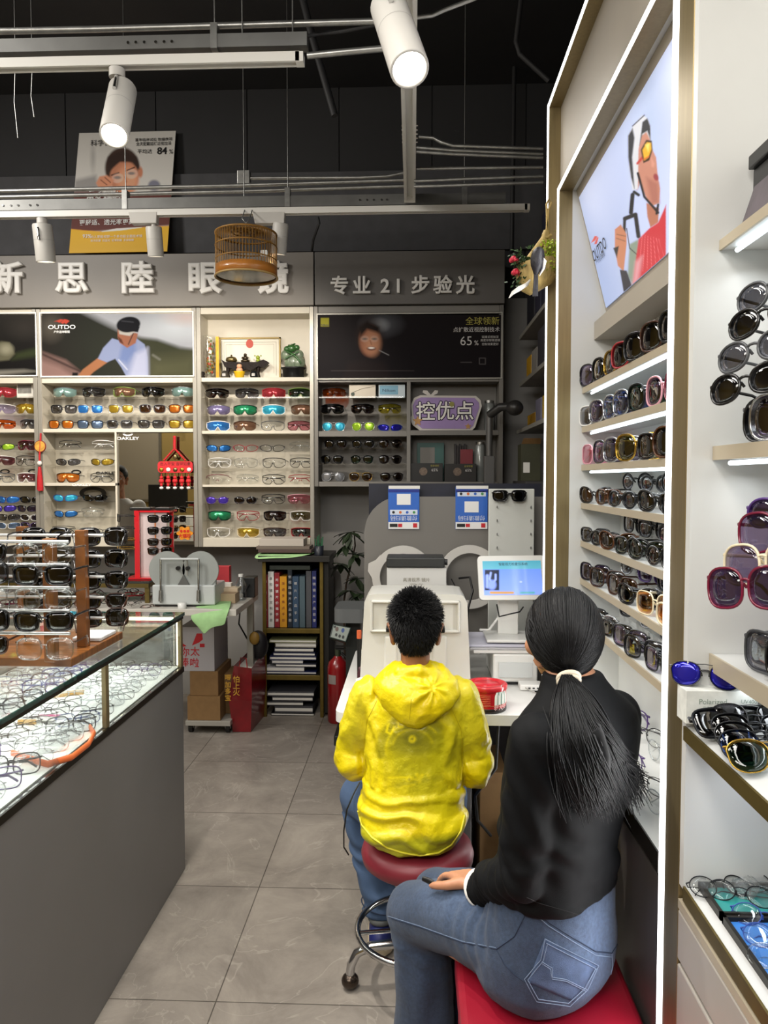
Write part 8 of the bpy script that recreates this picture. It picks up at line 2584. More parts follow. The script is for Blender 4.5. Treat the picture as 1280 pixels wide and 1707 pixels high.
pocket_m = M('denim_pocket', '#4a5c7c', .85, bump=.35, bscale=900, var=.2, vscale=40)
pk_quad = zw((738, 475), (1048, 640), (905, 850), (640, 735))
po = patch(pk_quad, bvh, pocket_m, jeans, 'back_pocket', .0022)
for pts in (((738, 475), (1048, 635)), ((745, 500), (1036, 655)), ((738, 475), (715, 600), (622, 715), (690, 845), (880, 872), (985, 775), (1048, 635)), ((752, 500), (728, 608), (640, 718), (700, 830), (872, 855), (970, 765), (1030, 650)),
			((722, 622), (770, 655), (775, 700), (860, 715), (980, 775)), ((720, 610), (780, 648), (778, 712), (860, 725), (972, 783))):
	seam(zw(*pts), bvh, .0008, thread, jeans, 'pocket_stitch', 6, .0042)
# black top
b = MB()
torso(b, TOR, AW)
for sh, el, wr in ((SH_L, EL_L, WR_L), (SH_R, EL_R, WR_R)):
	limb(b, [sh, sh.lerp(el, .5), el, el.lerp(wr, .45), el.lerp(wr, .93)], [.054, .050, .046, .043, .036], 18)
V_, F_ = organic(b, .0052, 9)
N_ = normals(V_, F_)
P_ = V_.copy()
along = P_[:, 2]
wst = np.exp(-((P_[:, 2] - .74) / .10) ** 2)
dr = P_ @ np.array((rW.x * .45, rW.y * .45, 1.0)) * 62
fold = wst * np.clip(np.sin(dr + 5.5 * vnoise(P_, (6, 6, 9))), -.3, 1) * .0058
elb = np.exp(-(np.linalg.norm(P_ - np.array(EL_L), axis=1) / .085) ** 2)
axf = np.array((WR_L - EL_L).normalized())
fold += elb * np.sin((P_ @ axf) * 190 + 4 * vnoise(P_, (12, 12, 12), 4.)) * .0042
fore = np.exp(-(np.linalg.norm(P_ - np.array(EL_L.lerp(WR_L, .75)), axis=1) / .075) ** 2)
fold += fore * np.sin((P_ @ axf) * 280 + 3 * vnoise(P_, (15, 15, 15), 9.)) * .0034
armp = np.exp(-(np.linalg.norm(P_ - np.array((.245, 1.36, .93)), axis=1) / .10) ** 2)
fold += armp * np.sin((P_ @ np.array((.9, -.3, .65))) * 105 + 3 * vnoise(P_, (8, 8, 8), 2.)) * .0055
fold += vnoise(P_, (7, 7, 4), 6.) * .0045 + vnoise(P_, (18, 18, 18), 3.) * .0012
V_ = V_ + N_ * fold[:, None]
# tilt of the hem: pull the lower edge level and open the neckline
top_m = M('black_jersey', '#0c0d0f', .7, bump=.12, bscale=900, spec=.15)
top = skin_object('top', V_, F_, top_m, woman)
bvt = BVHTree.FromPolygons([Vector(p) for p in V_], F_)
seam([(905, 1178), (922, 1230), (930, 1290), (925, 1330)], bvt, .0010, M('jersey_seam', '#0c0c0e', .8), top)
seam([(878, 1496), (900, 1506), (940, 1518), (985, 1530), (1022, 1526)], bvt, .0007, M('jersey_seam'), top)
# white undershirt corner and white cuff
cw = WR_L + Vector((.022, -.030, .012))
axv = (EL_L - WR_L).normalized()
ux_ = axv.orthogonal().normalized()
uy_ = axv.cross(ux_)
cc = [WR_L + axv * .012 + (ux_ * math.cos(t) + uy_ * math.sin(t)) * .0345 for t in np.linspace(0, 2 * math.pi, 28, endpoint=False)]
MB().tube(cc, .0065, 8, closed=True).build('cuff', M('cuff_white', '#e3e1dd', .6), woman)
us = [hit(bvh, x, y, .004) for x, y in ((848, 1498), (872, 1501), (862, 1508))]
if all(us):
	MB().add([h[0] for h in us], [(0, 1, 2)]).build('undershirt', M('undershirt_white', '#dcd8cc', .7), woman)
# shoes
for an in (ANK_L, ANK_R):
	q = MB()
	d_ = Vector((-.60, .80, 0))
	s_ = Vector((.8, .6, 0))
	q.rings([[tuple(Vector((an.x, an.y, 0)) + d_ * t_ + s_ * (w_ * math.cos(a_)) + Vector((0, 0, z0 + hh_ * .5 + hh_ * .5 * math.sin(a_)))) for a_ in np.linspace(0, 2 * math.pi, 16, endpoint=False)]
			 for t_, w_, z0, hh_ in ((-.06, .02, .004, .05), (-.045, .034, .002, .075), (.02, .038, .002, .085), (.08, .044, .002, .06), (.14, .040, .002, .045), (.17, .018, .004, .03))])
	q.build('shoe', M('shoe_white', '#d4d2cd', .5), woman)
# hair: smooth cap, combed locks, tie, ponytail
Tt = Vector((.2905, 1.414, 1.126))
XH = Matrix.Translation(HEAD_W) @ Matrix.Rotation(YAW_W, 4, 'Z') @ Matrix.Scale(.98, 4)
XHi = XH.inverted()
def cap_pt(u, s_=1.0):
	"""u: unit vector in head space -> point on the hair surface"""
	q = Vector((u[0] * (.0725 + (.004 if u[1] > 0 else 0)), -.014 + u[1] * (.0885 if u[1] < 0 else .0885 + .022 * min(1, max(0, (u[2] + .55) / .4))), .010 + u[2] * .0935))
	if u[2] < 0:
		q.x *= 1 - .16 * (-u[2]) ** 1.5
		q.z *= 1.0
	return XH @ (Vector((0, -.014, .010)) + (q - Vector((0, -.014, .010))) * s_)
b = MB()
rings_ = []
for j in range(17):
	th_ = math.pi * j / 16
	r_ = []
	for k in range(36):
		ph = 2 * math.pi * k / 36
		u = np.array((math.sin(th_) * math.cos(ph), math.sin(th_) * math.sin(ph), math.cos(th_)))
		s_ = 1.0
		fy = u[1]
		if fy > .74 and u[2] < .25:          # open at the face
			s_ = 1 - .24 * min(1, (fy - .74) / .12) * min(1, (.25 - u[2]) / .2)
		if u[2] < -.75:
			s_ *= .93
		r_.append(tuple(cap_pt(u, s_)))
	rings_.append(r_)
b.rings(rings_, caps=True)
V_, F_ = organic(b, .005, 3)
hair = skin_object('hair', V_, F_, hair_m, woman)
tu = XHi @ Tt
tdir = np.array((tu.x / .0715, (tu.y + .014) / .0885, (tu.z - .010) / .0935))
tdir /= np.linalg.norm(tdir)
lk = MB()
for k in range(620):
	while True:
		a0 = random.uniform(-math.pi, math.pi)
		lat = random.uniform(-.35, 1.0)
		u0 = np.array((math.cos(a0) * math.sqrt(max(0, 1 - lat * lat)), math.sin(a0) * math.sqrt(max(0, 1 - lat * lat)), lat))
		if not (u0[1] > .76 and u0[2] < .25):
			break
	om = math.acos(np.clip(u0 @ tdir, -1, 1))
	pts = []
	for i in range(11):
		t_ = i / 10 * .985
		u = (math.sin((1 - t_) * om) * u0 + math.sin(t_ * om) * tdir) / max(math.sin(om), 1e-4)
		pts.append(cap_pt(u / np.linalg.norm(u), 1.004 + .006 * math.sin(k * 1.7)))
	lk.tube(pts, [.0011] * 10 + [.0008], 4, caps=False)
strand_m = M('hair_strand', '#0d0d0f', .45, spec=.28)
lk.build('locks', strand_m, hair)
tr_pts = [Tt + Vector((math.cos(a_) * .019, -.004 + .006 * math.sin(a_ * 1) * 0, math.sin(a_) * .010 + math.cos(a_) * .002)) for a_ in np.linspace(0, 2 * math.pi, 24, endpoint=False)]
ty = MB()
for o_, r_ in ((0, .0052), (.006, .0048)):
	ty.tube([p + Vector((0, -.006 - o_ * .4, -o_)) for p in tr_pts], r_, 8, closed=True)
ty.build('hair_tie', M('hair_tie_cream', '#c9bda8', .6), hair)
def back_y(px, py, dflt=1.34):
	h = hit(bvt, px, py, 0)
	return h[0].y if h else dflt
pt = MB()
body_r = []
for px, py, w_, t_ in ((945, 1126, .014, .012), (950, 1146, .024, .012), (958, 1180, .036, .010), (970, 1220, .040, .008), (985, 1262, .036, .006), (1000, 1295, .02, .004)):
	yb_ = min(back_y(px, py), 1.415) - t_ * .55
	c_ = onY(px, py, yb_)
	body_r.append([tuple(c_ + Vector((math.cos(a_) * w_, math.sin(a_) * t_, 0))) for a_ in np.linspace(0, 2 * math.pi, 16, endpoint=False)])
pt.rings(body_r)
pt.build('ponytail_core', hair_m, hair)
pt = MB()
for k in range(900):
	s_ = random.uniform(-1, 1)
	q = random.random()
	p0 = (945 + s_ * 8, 1126 + random.uniform(-2, 3))
	p1 = (957 + s_ * 46 + random.gauss(0, 4), 1175 + random.gauss(0, 6))
	p2 = (975 + s_ * 58 + random.gauss(0, 7), 1245 + s_ * -4 + random.gauss(0, 8))
	ln = random.random()
	p3 = (1000 + s_ * 60 + ln * 14 + random.gauss(0, 10), 1300 + ln * 62 - max(0, s_) * 14 + random.gauss(0, 8))
	if k < 70:      # curls at the right end
		p1, p2 = (985 + random.gauss(0, 12), 1175), (1030 + random.gauss(0, 9), 1245)
		p3 = (1066 + random.uniform(-8, 12), 1300 + random.uniform(-12, 20))
	pts = []
	yl_ = 1.41
	for i in range(15):
		t_ = i / 14
		c4 = ((1 - t_) ** 3, 3 * t_ * (1 - t_) ** 2, 3 * t_ * t_ * (1 - t_), t_ ** 3)
		x = sum(c * p[0] for c, p in zip(c4, (p0, p1, p2, p3)))
		y = sum(c * p[1] for c, p in zip(c4, (p0, p1, p2, p3)))
		wv = (math.sin(t_ * 8 + (k // 30) * 1.3) * 3.6 + math.sin(t_ * 15 + k) * 1.6) * t_
		if k < 70 and t_ > .72:
			wv = math.sin((t_ - .72) * 40 + k) * 7
		yb_ = back_y(x + wv, y, yl_)
		yb_ = min(yb_, 1.418)
		yl_ = yl_ * .5 + yb_ * .5
		lay = .008 + .022 * q * (math.sin(math.pi * min(1, t_ * .9 + .1)) * .9 + .1)
		pts.append(onY(x + wv, y, yl_ - lay))
	pt.tube(pts, [.0012] * 12 + [.0009, .0007, .0004], 4, caps=False)
pt.build('ponytail', strand_m, hair)
# the boy
HB, = (Vector((.005, 2.205, 1.066)),)
SHL, SHR = Vector((-.130, 2.195, .855)), Vector((.136, 2.195, .855))
ELL, ELR = Vector((-.176, 2.225, .655)), Vector((.178, 2.215, .640))
WRL, WRR = Vector((-.115, 2.415, .790)), Vector((.110, 2.415, .790))
HPL, HPR = Vector((-.078, 2.18, .515)), Vector((.078, 2.18, .515))
KNL, KNR = Vector((-.182, 2.425, .452)), Vector((.115, 2.47, .47))
AKL, AKR = Vector((-.105, 2.375, .085)), Vector((.07, 2.42, .085))
SEAT = .4405
TB = [(.445, -.002, 2.135, .085, .075), (.458, -.003, 2.138, .128, .112), (.485, -.004, 2.142, .150, .128), (.52, -.004, 2.146, .156, .130), (.565, -.002, 2.155, .150, .120), (.62, .0, 2.165, .143, .112), (.70, .001, 2.178, .139, .108), (.78, .002, 2.186, .146, .106),
	  (.84, .003, 2.192, .150, .098), (.875, .004, 2.195, .132, .086), (.905, .005, 2.196, .095, .072), (.925, .005, 2.196, .066, .060)]
b = MB()
torso(b, [(z, x, y, w_ * .82, d_ * .82) for z, x, y, w_, d_ in TB[3:]], 0)
b.ball((0, 2.16, .515), (.115, .10, .07), 20, 12)
limb(b, [(.005, 2.193, .88), (.005, 2.197, .955), (.005, 2.205, 1.03)], [.046, .043, .045])
XBm = head(b, HB, R(0), .98)
for sh, el, wr in ((SHL, ELL, WRL), (SHR, ELR, WRR)):
	limb(b, [sh, sh.lerp(el, .5), el, el.lerp(wr, .45), wr], [.034, .032, .028, .027, .020])
for hp, kn, an in ((HPL, KNL, AKL), (HPR, KNR, AKR)):
	limb(b, [hp, hp.lerp(kn, .5), kn, kn.lerp(an, .3), an], [.058, .050, .042, .040, .028])
	limb(b, [an + Vector((0, -.01, -.04)), an + Vector((.004, .06, -.058)), an + Vector((.006, .12, -.062))], [.024, .022, .016])
fingers(b, WRL + Vector((.005, .012, 0)), (.35, .9, -.12), (.1, 0, -1), (.9, -.35, 0), .8, (.25, .28, .3, .32))
fingers(b, WRR + Vector((-.005, .012, 0)), (-.35, .9, -.12), (-.1, 0, -1), (-.9, -.35, 0), .8, (.25, .28, .3, .32))
V_, F_ = organic(b, .0042, 4)
boy = skin_object('person', V_, F_, skin_boy, None, (0, 2.17, SEAT))
tag(boy, 'boy in yellow hooded jacket and jeans seen from behind, seated on the round stool', 'person')
eyes(XBm, boy, eye_w, eye_d)
# jeans
b = MB()
torso(b, [(.441, 0, 2.16, .10, .09), (.455, 0, 2.16, .135, .115), (.50, 0, 2.165, .150, .122), (.56, 0, 2.17, .138, .11), (.63, 0, 2.178, .125, .10)], 0)
for hp, kn, an in ((HPL, KNL, AKL), (HPR, KNR, AKR)):
	limb(b, [hp, hp.lerp(kn, .5), kn], [.080, .072, .064], 18)
	b.tube([kn, kn.lerp(an, .3), kn.lerp(an, .7), an + Vector((0, 0, .045)), an + Vector((0, 0, .012))], [.061, .059, .057, .060, .061], 18)
V_, F_ = organic(b, .0055, 8)
V_[:, 2] = np.where((V_[:, 2] < SEAT + .0006) & (np.hypot(V_[:, 0] - .012, V_[:, 1] - 2.17) < .15), SEAT + .0006, V_[:, 2])
N_ = normals(V_, F_)
fold = (V_[:, 2] < .40) * (np.sin(V_[:, 2] * 85 + V_[:, 0] * 55 + 6 * vnoise(V_, (9, 9, 9))) * .0045)
hl = np.exp(-(np.linalg.norm(V_ - np.array(HPL + Vector((-.06, .08, .03))), axis=1) / .08) ** 2)
fold += hl * np.sin((V_ @ np.array((.5, -.8, .3))) * 120) * .004
fold += vnoise(V_, (16, 16, 10), 2.) * .004 + vnoise(V_, (40, 40, 40), 2.) * .001
V_ = V_ + N_ * fold[:, None]
base, fade, deep = np.array(C('#465c7c')), np.array(C('#657e9e')), np.array(C('#2c3f5c'))
f1 = np.clip(.3 * vnoise(V_, (9, 9, 9), 8.), 0, 1)
f2 = np.clip(.3 * vnoise(V_, (7, 7, 7), 2.), 0, 1)
colr = base + (fade - base) * f1[:, None]
colr = colr + (deep - colr) * f2[:, None]
bj = skin_object('jeans', V_, F_, M('denim_boy', rough=.85, attr='Col', bump=.3, bscale=900, var=.08, vscale=500), boy, col=colr)
for an in (AKL, AKR):
	MB().tube([an + Vector((.063 * math.cos(t), .063 * math.sin(t), .034 - .012 * math.cos(t))) for t in np.linspace(0, 2 * math.pi, 28, endpoint=False)], .0022, 6, closed=True).build('cuff_seam', M('denim_dark_seam'), bj)
for an in (AKL, AKR):
	q = MB()
	rg = []
	for t_, w_, z0, hh_ in ((-.062, .020, .010, .04), (-.05, .034, .002, .075), (.0, .037, .002, .082), (.06, .040, .002, .06), (.12, .038, .002, .045), (.15, .016, .004, .03)):
		rg.append([(an.x + w_ * math.cos(a_), an.y - .03 + t_, z0 + hh_ * .5 + hh_ * .5 * math.sin(a_)) for a_ in np.linspace(0, 2 * math.pi, 16, endpoint=False)])
	q.rings(rg)
	sh_ = q.build('shoe', M('shoe_blue', '#1c2568', .5), boy)
	rg = [[(x, y, .002 + (z - .002) * .32) for x, y, z in [(an.x + (w_ + .003) * math.cos(a_), an.y - .03 + t_, z0 + hh_ * .5 + hh_ * .5 * math.sin(a_)) for a_ in np.linspace(0, 2 * math.pi, 16, endpoint=False)]] for t_, w_, z0, hh_ in ((-.066, .020, .0, .08), (-.052, .036, .0, .09), (.0, .039, .0, .09), (.06, .042, .0, .08), (.12, .040, .0, .07), (.155, .017, .0, .06))]
	MB().rings(rg).build('sole', M('sole_cream', '#b9aa90', .6), sh_)
	MB().tube([(an.x + .031 * math.cos(t), an.y - .025 + .035 * math.sin(t), .088) for t in np.linspace(0, 2 * math.pi, 20, endpoint=False)], .010, 8, closed=True).build('sock', M('sock_grey', '#5b5d5c', .8), boy)
# jacket
b = MB()
torso(b, TB, 0)
for sh, el, wr, sx in ((SHL, ELL, WRL, -1), (SHR, ELR, WRR, 1)):
	limb(b, [sh, sh.lerp(el, .5) + Vector((sx * .008, 0, 0)), el, el.lerp(wr, .45), el.lerp(wr, .92)], [.058, .060, .062, .053, .034], 18)
V_, F_ = organic(b, .0045, 9)
N_ = normals(V_, F_)
P_ = V_.copy()
cr = vnoise(P_, (11, 11, 11), 2.)
fold = np.zeros(len(P_))
lowz = np.exp(-((P_[:, 2] - .53) / .075) ** 2)
fold += lowz * np.clip(np.sin(P_[:, 2] * 92 + np.abs(P_[:, 0] + .03) * 26 + 5 * vnoise(P_, (8, 8, 10))), -.4, 1) * .0085
for el, wr in ((ELL, WRL), (ELR, WRR)):
	e = np.exp(-(np.linalg.norm(P_ - np.array(el), axis=1) / .11) ** 2)
	fold += e * np.sin((P_ @ np.array((.25, .75, .9))) * 88 + 6 * vnoise(P_, (10, 10, 10), 5.)) * .0042
ar = np.exp(-(((np.abs(P_[:, 0]) - .125) / .05) ** 2)) * (P_[:, 2] > .62)
fold += ar * np.sin(P_[:, 0] * 130 + P_[:, 2] * 28 + 4 * cr) * .0042
fold += (1 - np.abs(vnoise(P_, (13, 13, 9), 7.)) * 2) ** 2 * .0024 + vnoise(P_, (30, 30, 30), 1.) * .0012 + (1 - np.abs(vnoise(P_, (26, 26, 22), 3.)) * 2) ** 3 * .0011
V_ = V_ + N_ * fold[:, None]
# the dark print of the shirt under the thin jacket shows on the back
px_, py_ = proj(V_)
Y0, Y1c, Y2c, Yd = [np.array(C(h)) for h in ('#d6be04', '#e3d00e', '#aba712', '#6f6d16')]
g = np.clip(.5 + .9 * vnoise(P_, (12, 12, 12), 4.), 0, 1)
colr = Y0 + (Y1c - Y0) * g[:, None]
backm = (N_[:, 1] < -.1)
def el_mask(cx, cy, rx, ry, bl=.35):
	k = np.hypot((px_ - cx) / rx, (py_ - cy) / ry)
	return np.clip((1 + bl - k) / (2 * bl), 0, 1)
def ln_mask(pts, wd, bl=2.0):
	d = np.full(len(px_), 1e9)
	for p, q in zip(pts[:-1], pts[1:]):
		p, q = np.array(p, float), np.array(q, float)
		e = q - p
		t = np.clip(((px_ - p[0]) * e[0] + (py_ - p[1]) * e[1]) / max(e @ e, 1e-9), 0, 1)
		d = np.minimum(d, np.hypot(px_ - p[0] - t * e[0], py_ - p[1] - t * e[1]))
	return np.clip(.5 + (wd / 2 - d) / (2 * bl), 0, 1)
def lay(c, m, a):
	global colr
	mk = (m * backm * a)[:, None]
	colr = colr * (1 - mk) + c * mk
lay(Y2c, el_mask(698, 1255, 62, 66), .75)
lay(Y2c, el_mask(720, 1330, 42, 30), .4)
lay(Yd, el_mask(690, 1232, 44, 28, .25), .62)
arc = lambda cx, cy, rx, ry, a0, a1, n=14: [(cx + rx * math.cos(R(a)), cy + ry * math.sin(R(a))) for a in np.linspace(a0, a1, n)]
lay(Yd, ln_mask(arc(690, 1250, 56, 56, 172, 318), 15, 3), .50)
lay(Y1c, ln_mask(arc(690, 1250, 47, 46, 172, 322), 2.5, 1.2), .5)
lay(Y1c, ln_mask(arc(688, 1246, 34, 30, 190, 345), 3), .5)
lay(Yd, el_mask(688, 1232, 15, 12, .25), .6)
lay(Y1c, el_mask(687, 1232, 6, 6, .3), .9)
lay(Yd, el_mask(687, 1232, 2.5, 2.5, .4), .8)
for pts in ([(647, 1208), (644, 1220), (651, 1224), (657, 1212)], [(672, 1199), (663, 1203), (664, 1213), (672, 1212), (671, 1206)], [(682, 1206), (681, 1196), (690, 1195)], [(697, 1206), (697, 1195), (705, 1196)],
			[(648, 1296), (680, 1296), (700, 1302)], [(668, 1312), (690, 1308)]):
	lay(Y1c, ln_mask(pts, 3.4, 1.0), .95)
lay(Y1c, el_mask(682, 1299, 6, 6, .3), .8)
lay(Yd, el_mask(682, 1299, 2.4, 2.6, .4), .7)
lay(Y1c, ln_mask([(695, 1291), (699, 1304), (704, 1292)], 5, 1.4), .8)
lay(Y1c, ln_mask([(712, 1290), (718, 1300)], 5, 1.4), .5)
lay(Yd, ln_mask([(662, 1310), (690, 1303), (735, 1296)], 8, 4), .4)
lay(np.array(C('#a9ab22')), ((P_[:, 2] < .525) * 1.0) * np.clip((.525 - P_[:, 2]) / .02, 0, 1), .75)
# sleeves: the grey-green lining shows through
slv = np.exp(-(((np.abs(P_[:, 0]) - .165) / .05) ** 2)) * np.clip((P_[:, 2] - .64) / .1, 0, 1)
colr = colr * (1 - .30 * slv[:, None]) + np.array(C('#b7bb3a')) * (.30 * slv[:, None])
nylon = M('yellow_nylon', rough=.38, attr='Col', bump=.38, bscale=42, coat=.10, spec=.4)
jacket = skin_object('jacket', V_, F_, nylon, boy, col=colr)
bvj = BVHTree.FromPolygons([Vector(p) for p in V_], F_)
hem_px = [(597, 1352), (603, 1375), (620, 1396), (645, 1413), (672, 1422), (700, 1426), (730, 1422), (752, 1408), (768, 1385), (774, 1360)]
hem_m = M('hem_yellow', '#e8dc3a', .45)
seam(hem_px, bvj, .0030, hem_m, jacket, 'hem', 5, .0005)
seam([(628, 1168), (612, 1200), (606, 1240), (612, 1290)], bvj, .0009, M('yellow_seam', '#c9b70c', .5), jacket, 'sleeve_seam')
seam([(752, 1180), (768, 1215), (772, 1260), (768, 1300)], bvj, .0009, M('yellow_seam'), jacket, 'sleeve_seam')
# hood lying on the shoulders
b = MB()
hr = []
for px, py, w_, t_, yb_ in ((692, 1112, .058, .052, 2.165), (693, 1124, .092, .062, 2.150), (694, 1140, .118, .066, 2.135), (695, 1160, .126, .062, 2.125), (696, 1178, .112, .054, 2.115), (694, 1194, .080, .042, 2.108), (692, 1205, .045, .026, 2.105)):
	c_ = onY(px, py, yb_)
	hr.append([(c_.x + math.copysign(abs(math.cos(a_)) ** .8, math.cos(a_)) * w_, yb_ + math.sin(a_) * t_ + .025 * (math.cos(a_) ** 2), c_.z + .010 * math.cos(2 * a_)) for a_ in np.linspace(0, 2 * math.pi, 32, endpoint=False)])
b.rings(hr)
b.tube([(.005 + .078 * math.sin(t), 2.185 - .060 * math.cos(t), .932 + .012 * math.cos(2 * t)) for t in np.linspace(-1.9, 1.9, 18)], [.020] * 18, 12)
V_, F_ = organic(b, .0045, 6)
N_ = normals(V_, F_)
kn = np.array(onY(722, 1150, 2.06))
dk = np.linalg.norm(V_ - kn, axis=1)
ang = np.arctan2(V_[:, 2] - kn[2], V_[:, 0] - kn[0])
fold = np.exp(-(dk / .055) ** 2) * np.sin(ang * 9 + 3 * vnoise(V_, (14, 14, 14))) * .0055
fold += (1 - np.abs(vnoise(V_, (16, 16, 16), 2.)) * 2) ** 2 * .0035 + np.clip(np.sin(V_[:, 0] * 150 + 6 * vnoise(V_, (9, 9, 9))), 0, 1) * (V_[:, 2] > .925) * .004 + vnoise(V_, (36, 36, 36), 2.) * .0014
V_ = V_ + N_ * fold[:, None]
g = np.clip(.5 + .9 * vnoise(V_, (14, 14, 14), 4.), 0, 1)
hc = np.array(C('#d6bc04')) + (np.array(C('#e5d00c')) - np.array(C('#d6bc04'))) * g[:, None]
hood = skin_object('hood', V_, F_, nylon, boy, col=hc)
bvhd = BVHTree.FromPolygons([Vector(p) for p in V_], F_)
seam([(685, 1165), (684, 1180), (682, 1198)], bvhd, .0010, M('yellow_seam'), hood, 'hood_seam')
# cord hanging from the jacket
P_c = [onY(600, 1303, 2.12), onY(590, 1322, 2.10), onY(578, 1350, 2.09), onY(573, 1385, 2.09), onY(573, 1412, 2.10), onY(581, 1425, 2.12)]
MB().tube(P_c, .0022, 6).build('drawcord', black_plastic, jacket)
# hair: dense short strands over the scalp
hs = MB()
capb = MB()
XHb = Matrix.Translation(HB) @ Matrix.Scale(.98, 4)
cs_ = Vector((0, -.010, .014))
def scalp(u):
	q = Vector((u[0] * .0735, u[1] * .0905, u[2] * .0895 if u[2] > 0 else u[2] * .118))
	if u[2] < 0:
		q.x *= 1 - .30 * (-u[2]) ** 2.2
		q.y *= 1 - .30 * (-u[2]) ** 2.0
	return XHb @ (cs_ + q)
rings_ = []
for j in range(17):
	th_ = math.pi * j / 16 * .78
	r_ = []
	for k in range(36):
		ph = 2 * math.pi * k / 36
		u = np.array((math.sin(th_) * math.cos(ph), math.sin(th_) * math.sin(ph), math.cos(th_)))
		s_ = 1.0
		if u[1] > .25 and u[2] < .45:
			s_ = 1 - .25 * min(1, (u[1] - .25) / .2) * min(1, (.45 - u[2]) / .3)
		if abs(u[0]) > .60 and -.3 < u[1] < .6 and u[2] < -.2:
			s_ *= .84
		r_.append(tuple(XHb @ cs_ + (scalp(u) - XHb @ cs_) * s_))
	rings_.append(r_)
capb.rings(rings_, caps=True)
bh = capb.build('hair', hair_m, boy)
cnt = 0
while cnt < 5200:
	lat = random.uniform(-.78, 1)
	a0 = random.uniform(-math.pi, math.pi)
	q = math.sqrt(1 - lat * lat)
	u = np.array((q * math.cos(a0), q * math.sin(a0), lat))
	if u[1] > .30 and u[2] < .5:
		continue
	if abs(u[0]) > .70 and u[1] > -.35 and u[2] < -.22:
		continue
	p = scalp(u)
	nn = Vector(u).normalized()
	fl = 1 - .55 * max(0, -u[2] + .2)
	L = random.uniform(.010, .020) * (1.15 if u[2] > .3 else fl)
	whorl = Vector((-u[1], u[0], 0)) * .25
	dn_ = Vector((0, 0, -1)) * (1.5 if u[2] < .1 else .5 * (1 - u[2]))
	d = (nn * (1.0 if u[2] > .2 else .38) + dn_ * .8 + whorl + Vector((random.gauss(0, .25), random.gauss(0, .25), random.gauss(0, .25)))).normalized()
	hs.tube([p - nn * .003, p + d * L * .5, p + d * L + Vector((0, 0, -.002))], [.0013, .0011, .0003], 3, caps=False)
	cnt += 1
hs.build('short_strands', M('hair_boy', '#131314', .5, spec=.35), bh)
for sx in (-1, 1):
	MB().box(.005 + sx * .080 - .007, .005 + sx * .080 + .007, 2.19, 2.27, 1.045, 1.060).build('glasses_temple', black_plastic, boy, .003)
# the shop assistant seen in the mirror
AX, AY = -2.385, 3.62
b = MB()
HA = Vector((AX, AY + .02, 1.50))
limb(b, [(AX, AY, 1.30), (AX, AY + .01, 1.40), HA + Vector((0, 0, -.03))], [.05, .046, .046])
XA = head(b, HA, R(-12), .98, R(-8))
torso(b, [(.85, AX, AY, .13, .10), (1.05, AX, AY, .125, .09), (1.2, AX, AY, .145, .095), (1.29, AX, AY, .12, .08), (1.33, AX, AY, .06, .055)], 0)
for sx in (-1, 1):
	sh, el, wr = Vector((AX + sx * .16, AY, 1.27)), Vector((AX + sx * .20, AY + .01, 1.02)), Vector((AX + sx * .10, AY + .20, .97))
	limb(b, [sh, el, wr], [.042, .034, .024])
	fingers(b, wr, (-sx * .4, .9, -.1), (0, 0, -1), (-sx * .9, -.4, 0), .9, (.3, .3, .35, .4))
	limb(b, [(AX + sx * .075, AY, .86), (AX + sx * .08, AY + .01, .48), (AX + sx * .085, AY, .09)], [.08, .058, .04])
	limb(b, [(AX + sx * .085, AY, .045), (AX + sx * .09, AY + .13, .03)], [.036, .026])
V_, F_ = organic(b, .006, 4)
asst = skin_object('person', V_, F_, skin_m, None, (AX, AY, 0))
tag(asst, 'shop assistant in white short-sleeved blouse, seen only in the wall mirror', 'person')
eyes(XA, asst, eye_w, eye_d)
b = MB()
torso(b, [(.80, AX, AY, .152, .118), (1.0, AX, AY, .145, .108), (1.2, AX, AY, .160, .110), (1.29, AX, AY, .135, .092), (1.335, AX, AY, .072, .066)], 0)
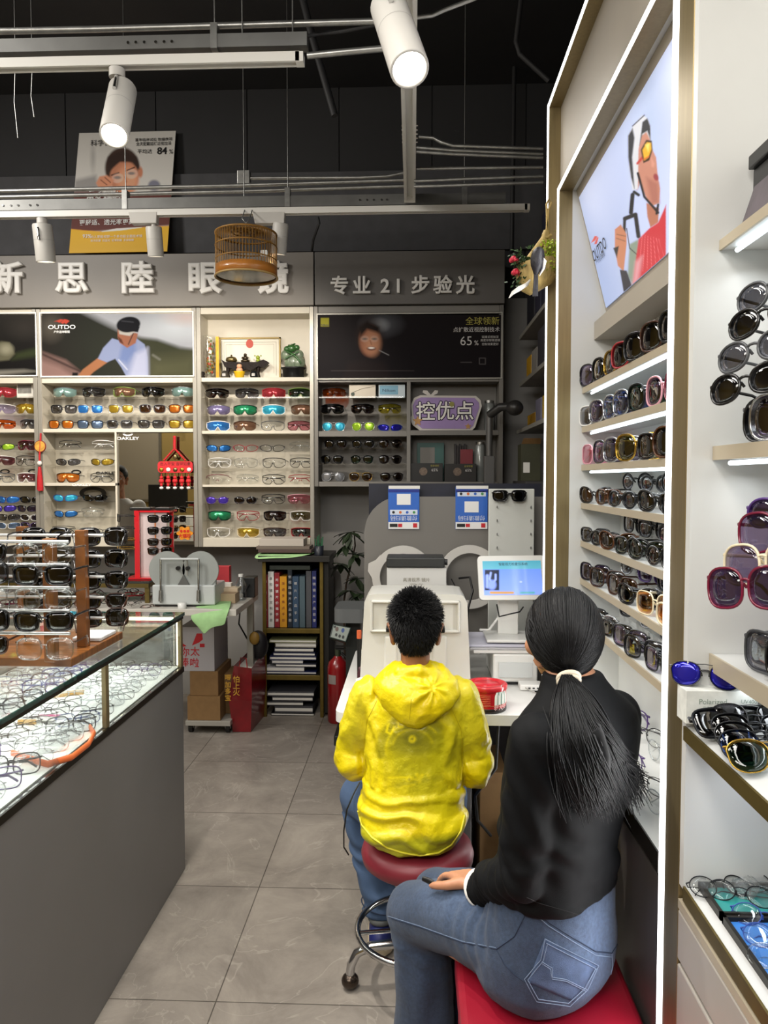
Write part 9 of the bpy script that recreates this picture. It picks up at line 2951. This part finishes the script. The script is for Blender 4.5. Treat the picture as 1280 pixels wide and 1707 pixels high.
for sx in (-1, 1):
	sh, el = Vector((AX + sx * .16, AY, 1.27)), Vector((AX + sx * .20, AY + .01, 1.02))
	limb(b, [sh, sh.lerp(el, .62)], [.058, .062])
V_, F_ = organic(b, .007, 6)
skin_object('blouse', V_, F_, M('blouse_white', '#d8dadb', .7), asst)
b = MB()
torso(b, [(.60, AX, AY, .14, .11), (.82, AX, AY, .14, .108), (.92, AX, AY, .135, .10)], 0)
for sx in (-1, 1):
	limb(b, [(AX + sx * .075, AY, .80), (AX + sx * .08, AY + .01, .48), (AX + sx * .085, AY, .10)], [.095, .072, .06])
V_, F_ = organic(b, .008, 5)
skin_object('trousers', V_, F_, M('trousers_dark', '#22242c', .8), asst)
q = MB(XA)
q.ball((0, -.022, .026), (.078, .090, .084), 24, 16)
q.ball((0, -.10, -.02), (.035, .035, .04))
q.build('hair', hair_m, asst)
# what else the mirror shows: white counter with a monitor and a framed panel on the khaki wall
t = thing('reception_counter', 'white counter with a dark monitor, seen only in the wall mirror', 'counter', (-3.2, .2, 0))
MB().box(-3.9, -2.75, .0, .5, 0, 1.02).build('body', white_panel, t, .01)
t = thing('monitor', 'dark computer monitor on the white counter, seen only in the mirror', 'monitor', (-3.1, .25, 1.02))
MB().box(-3.35, -2.85, .24, .27, 1.12, 1.42).build('screen', black_plastic, t, .006)
MB().box(-3.14, -3.06, .22, .29, 1.022, 1.13).box(-3.2, -3.0, .15, .35, 1.021, 1.03).build('stand', black_plastic, t)
t = thing('wall_panel', 'grey framed wall panel on the khaki wall, seen in the mirror', 'panel', (-4.3, -1.98, 1.2))
MB().box(-4.75, -3.95, -1.987, -1.96, 1.15, 2.25).build('board', M('panel_taupe', '#877f70', .4), t)
q = MB()
for c in ((-4.77, -4.73, 1.13, 2.27), (-3.97, -3.93, 1.13, 2.27), (-4.75, -3.95, 2.23, 2.27), (-4.75, -3.95, 1.13, 1.17)):
	q.box(c[0], c[1], -1.987, -1.95, c[2], c[3])
q.build('frame', steel, t)
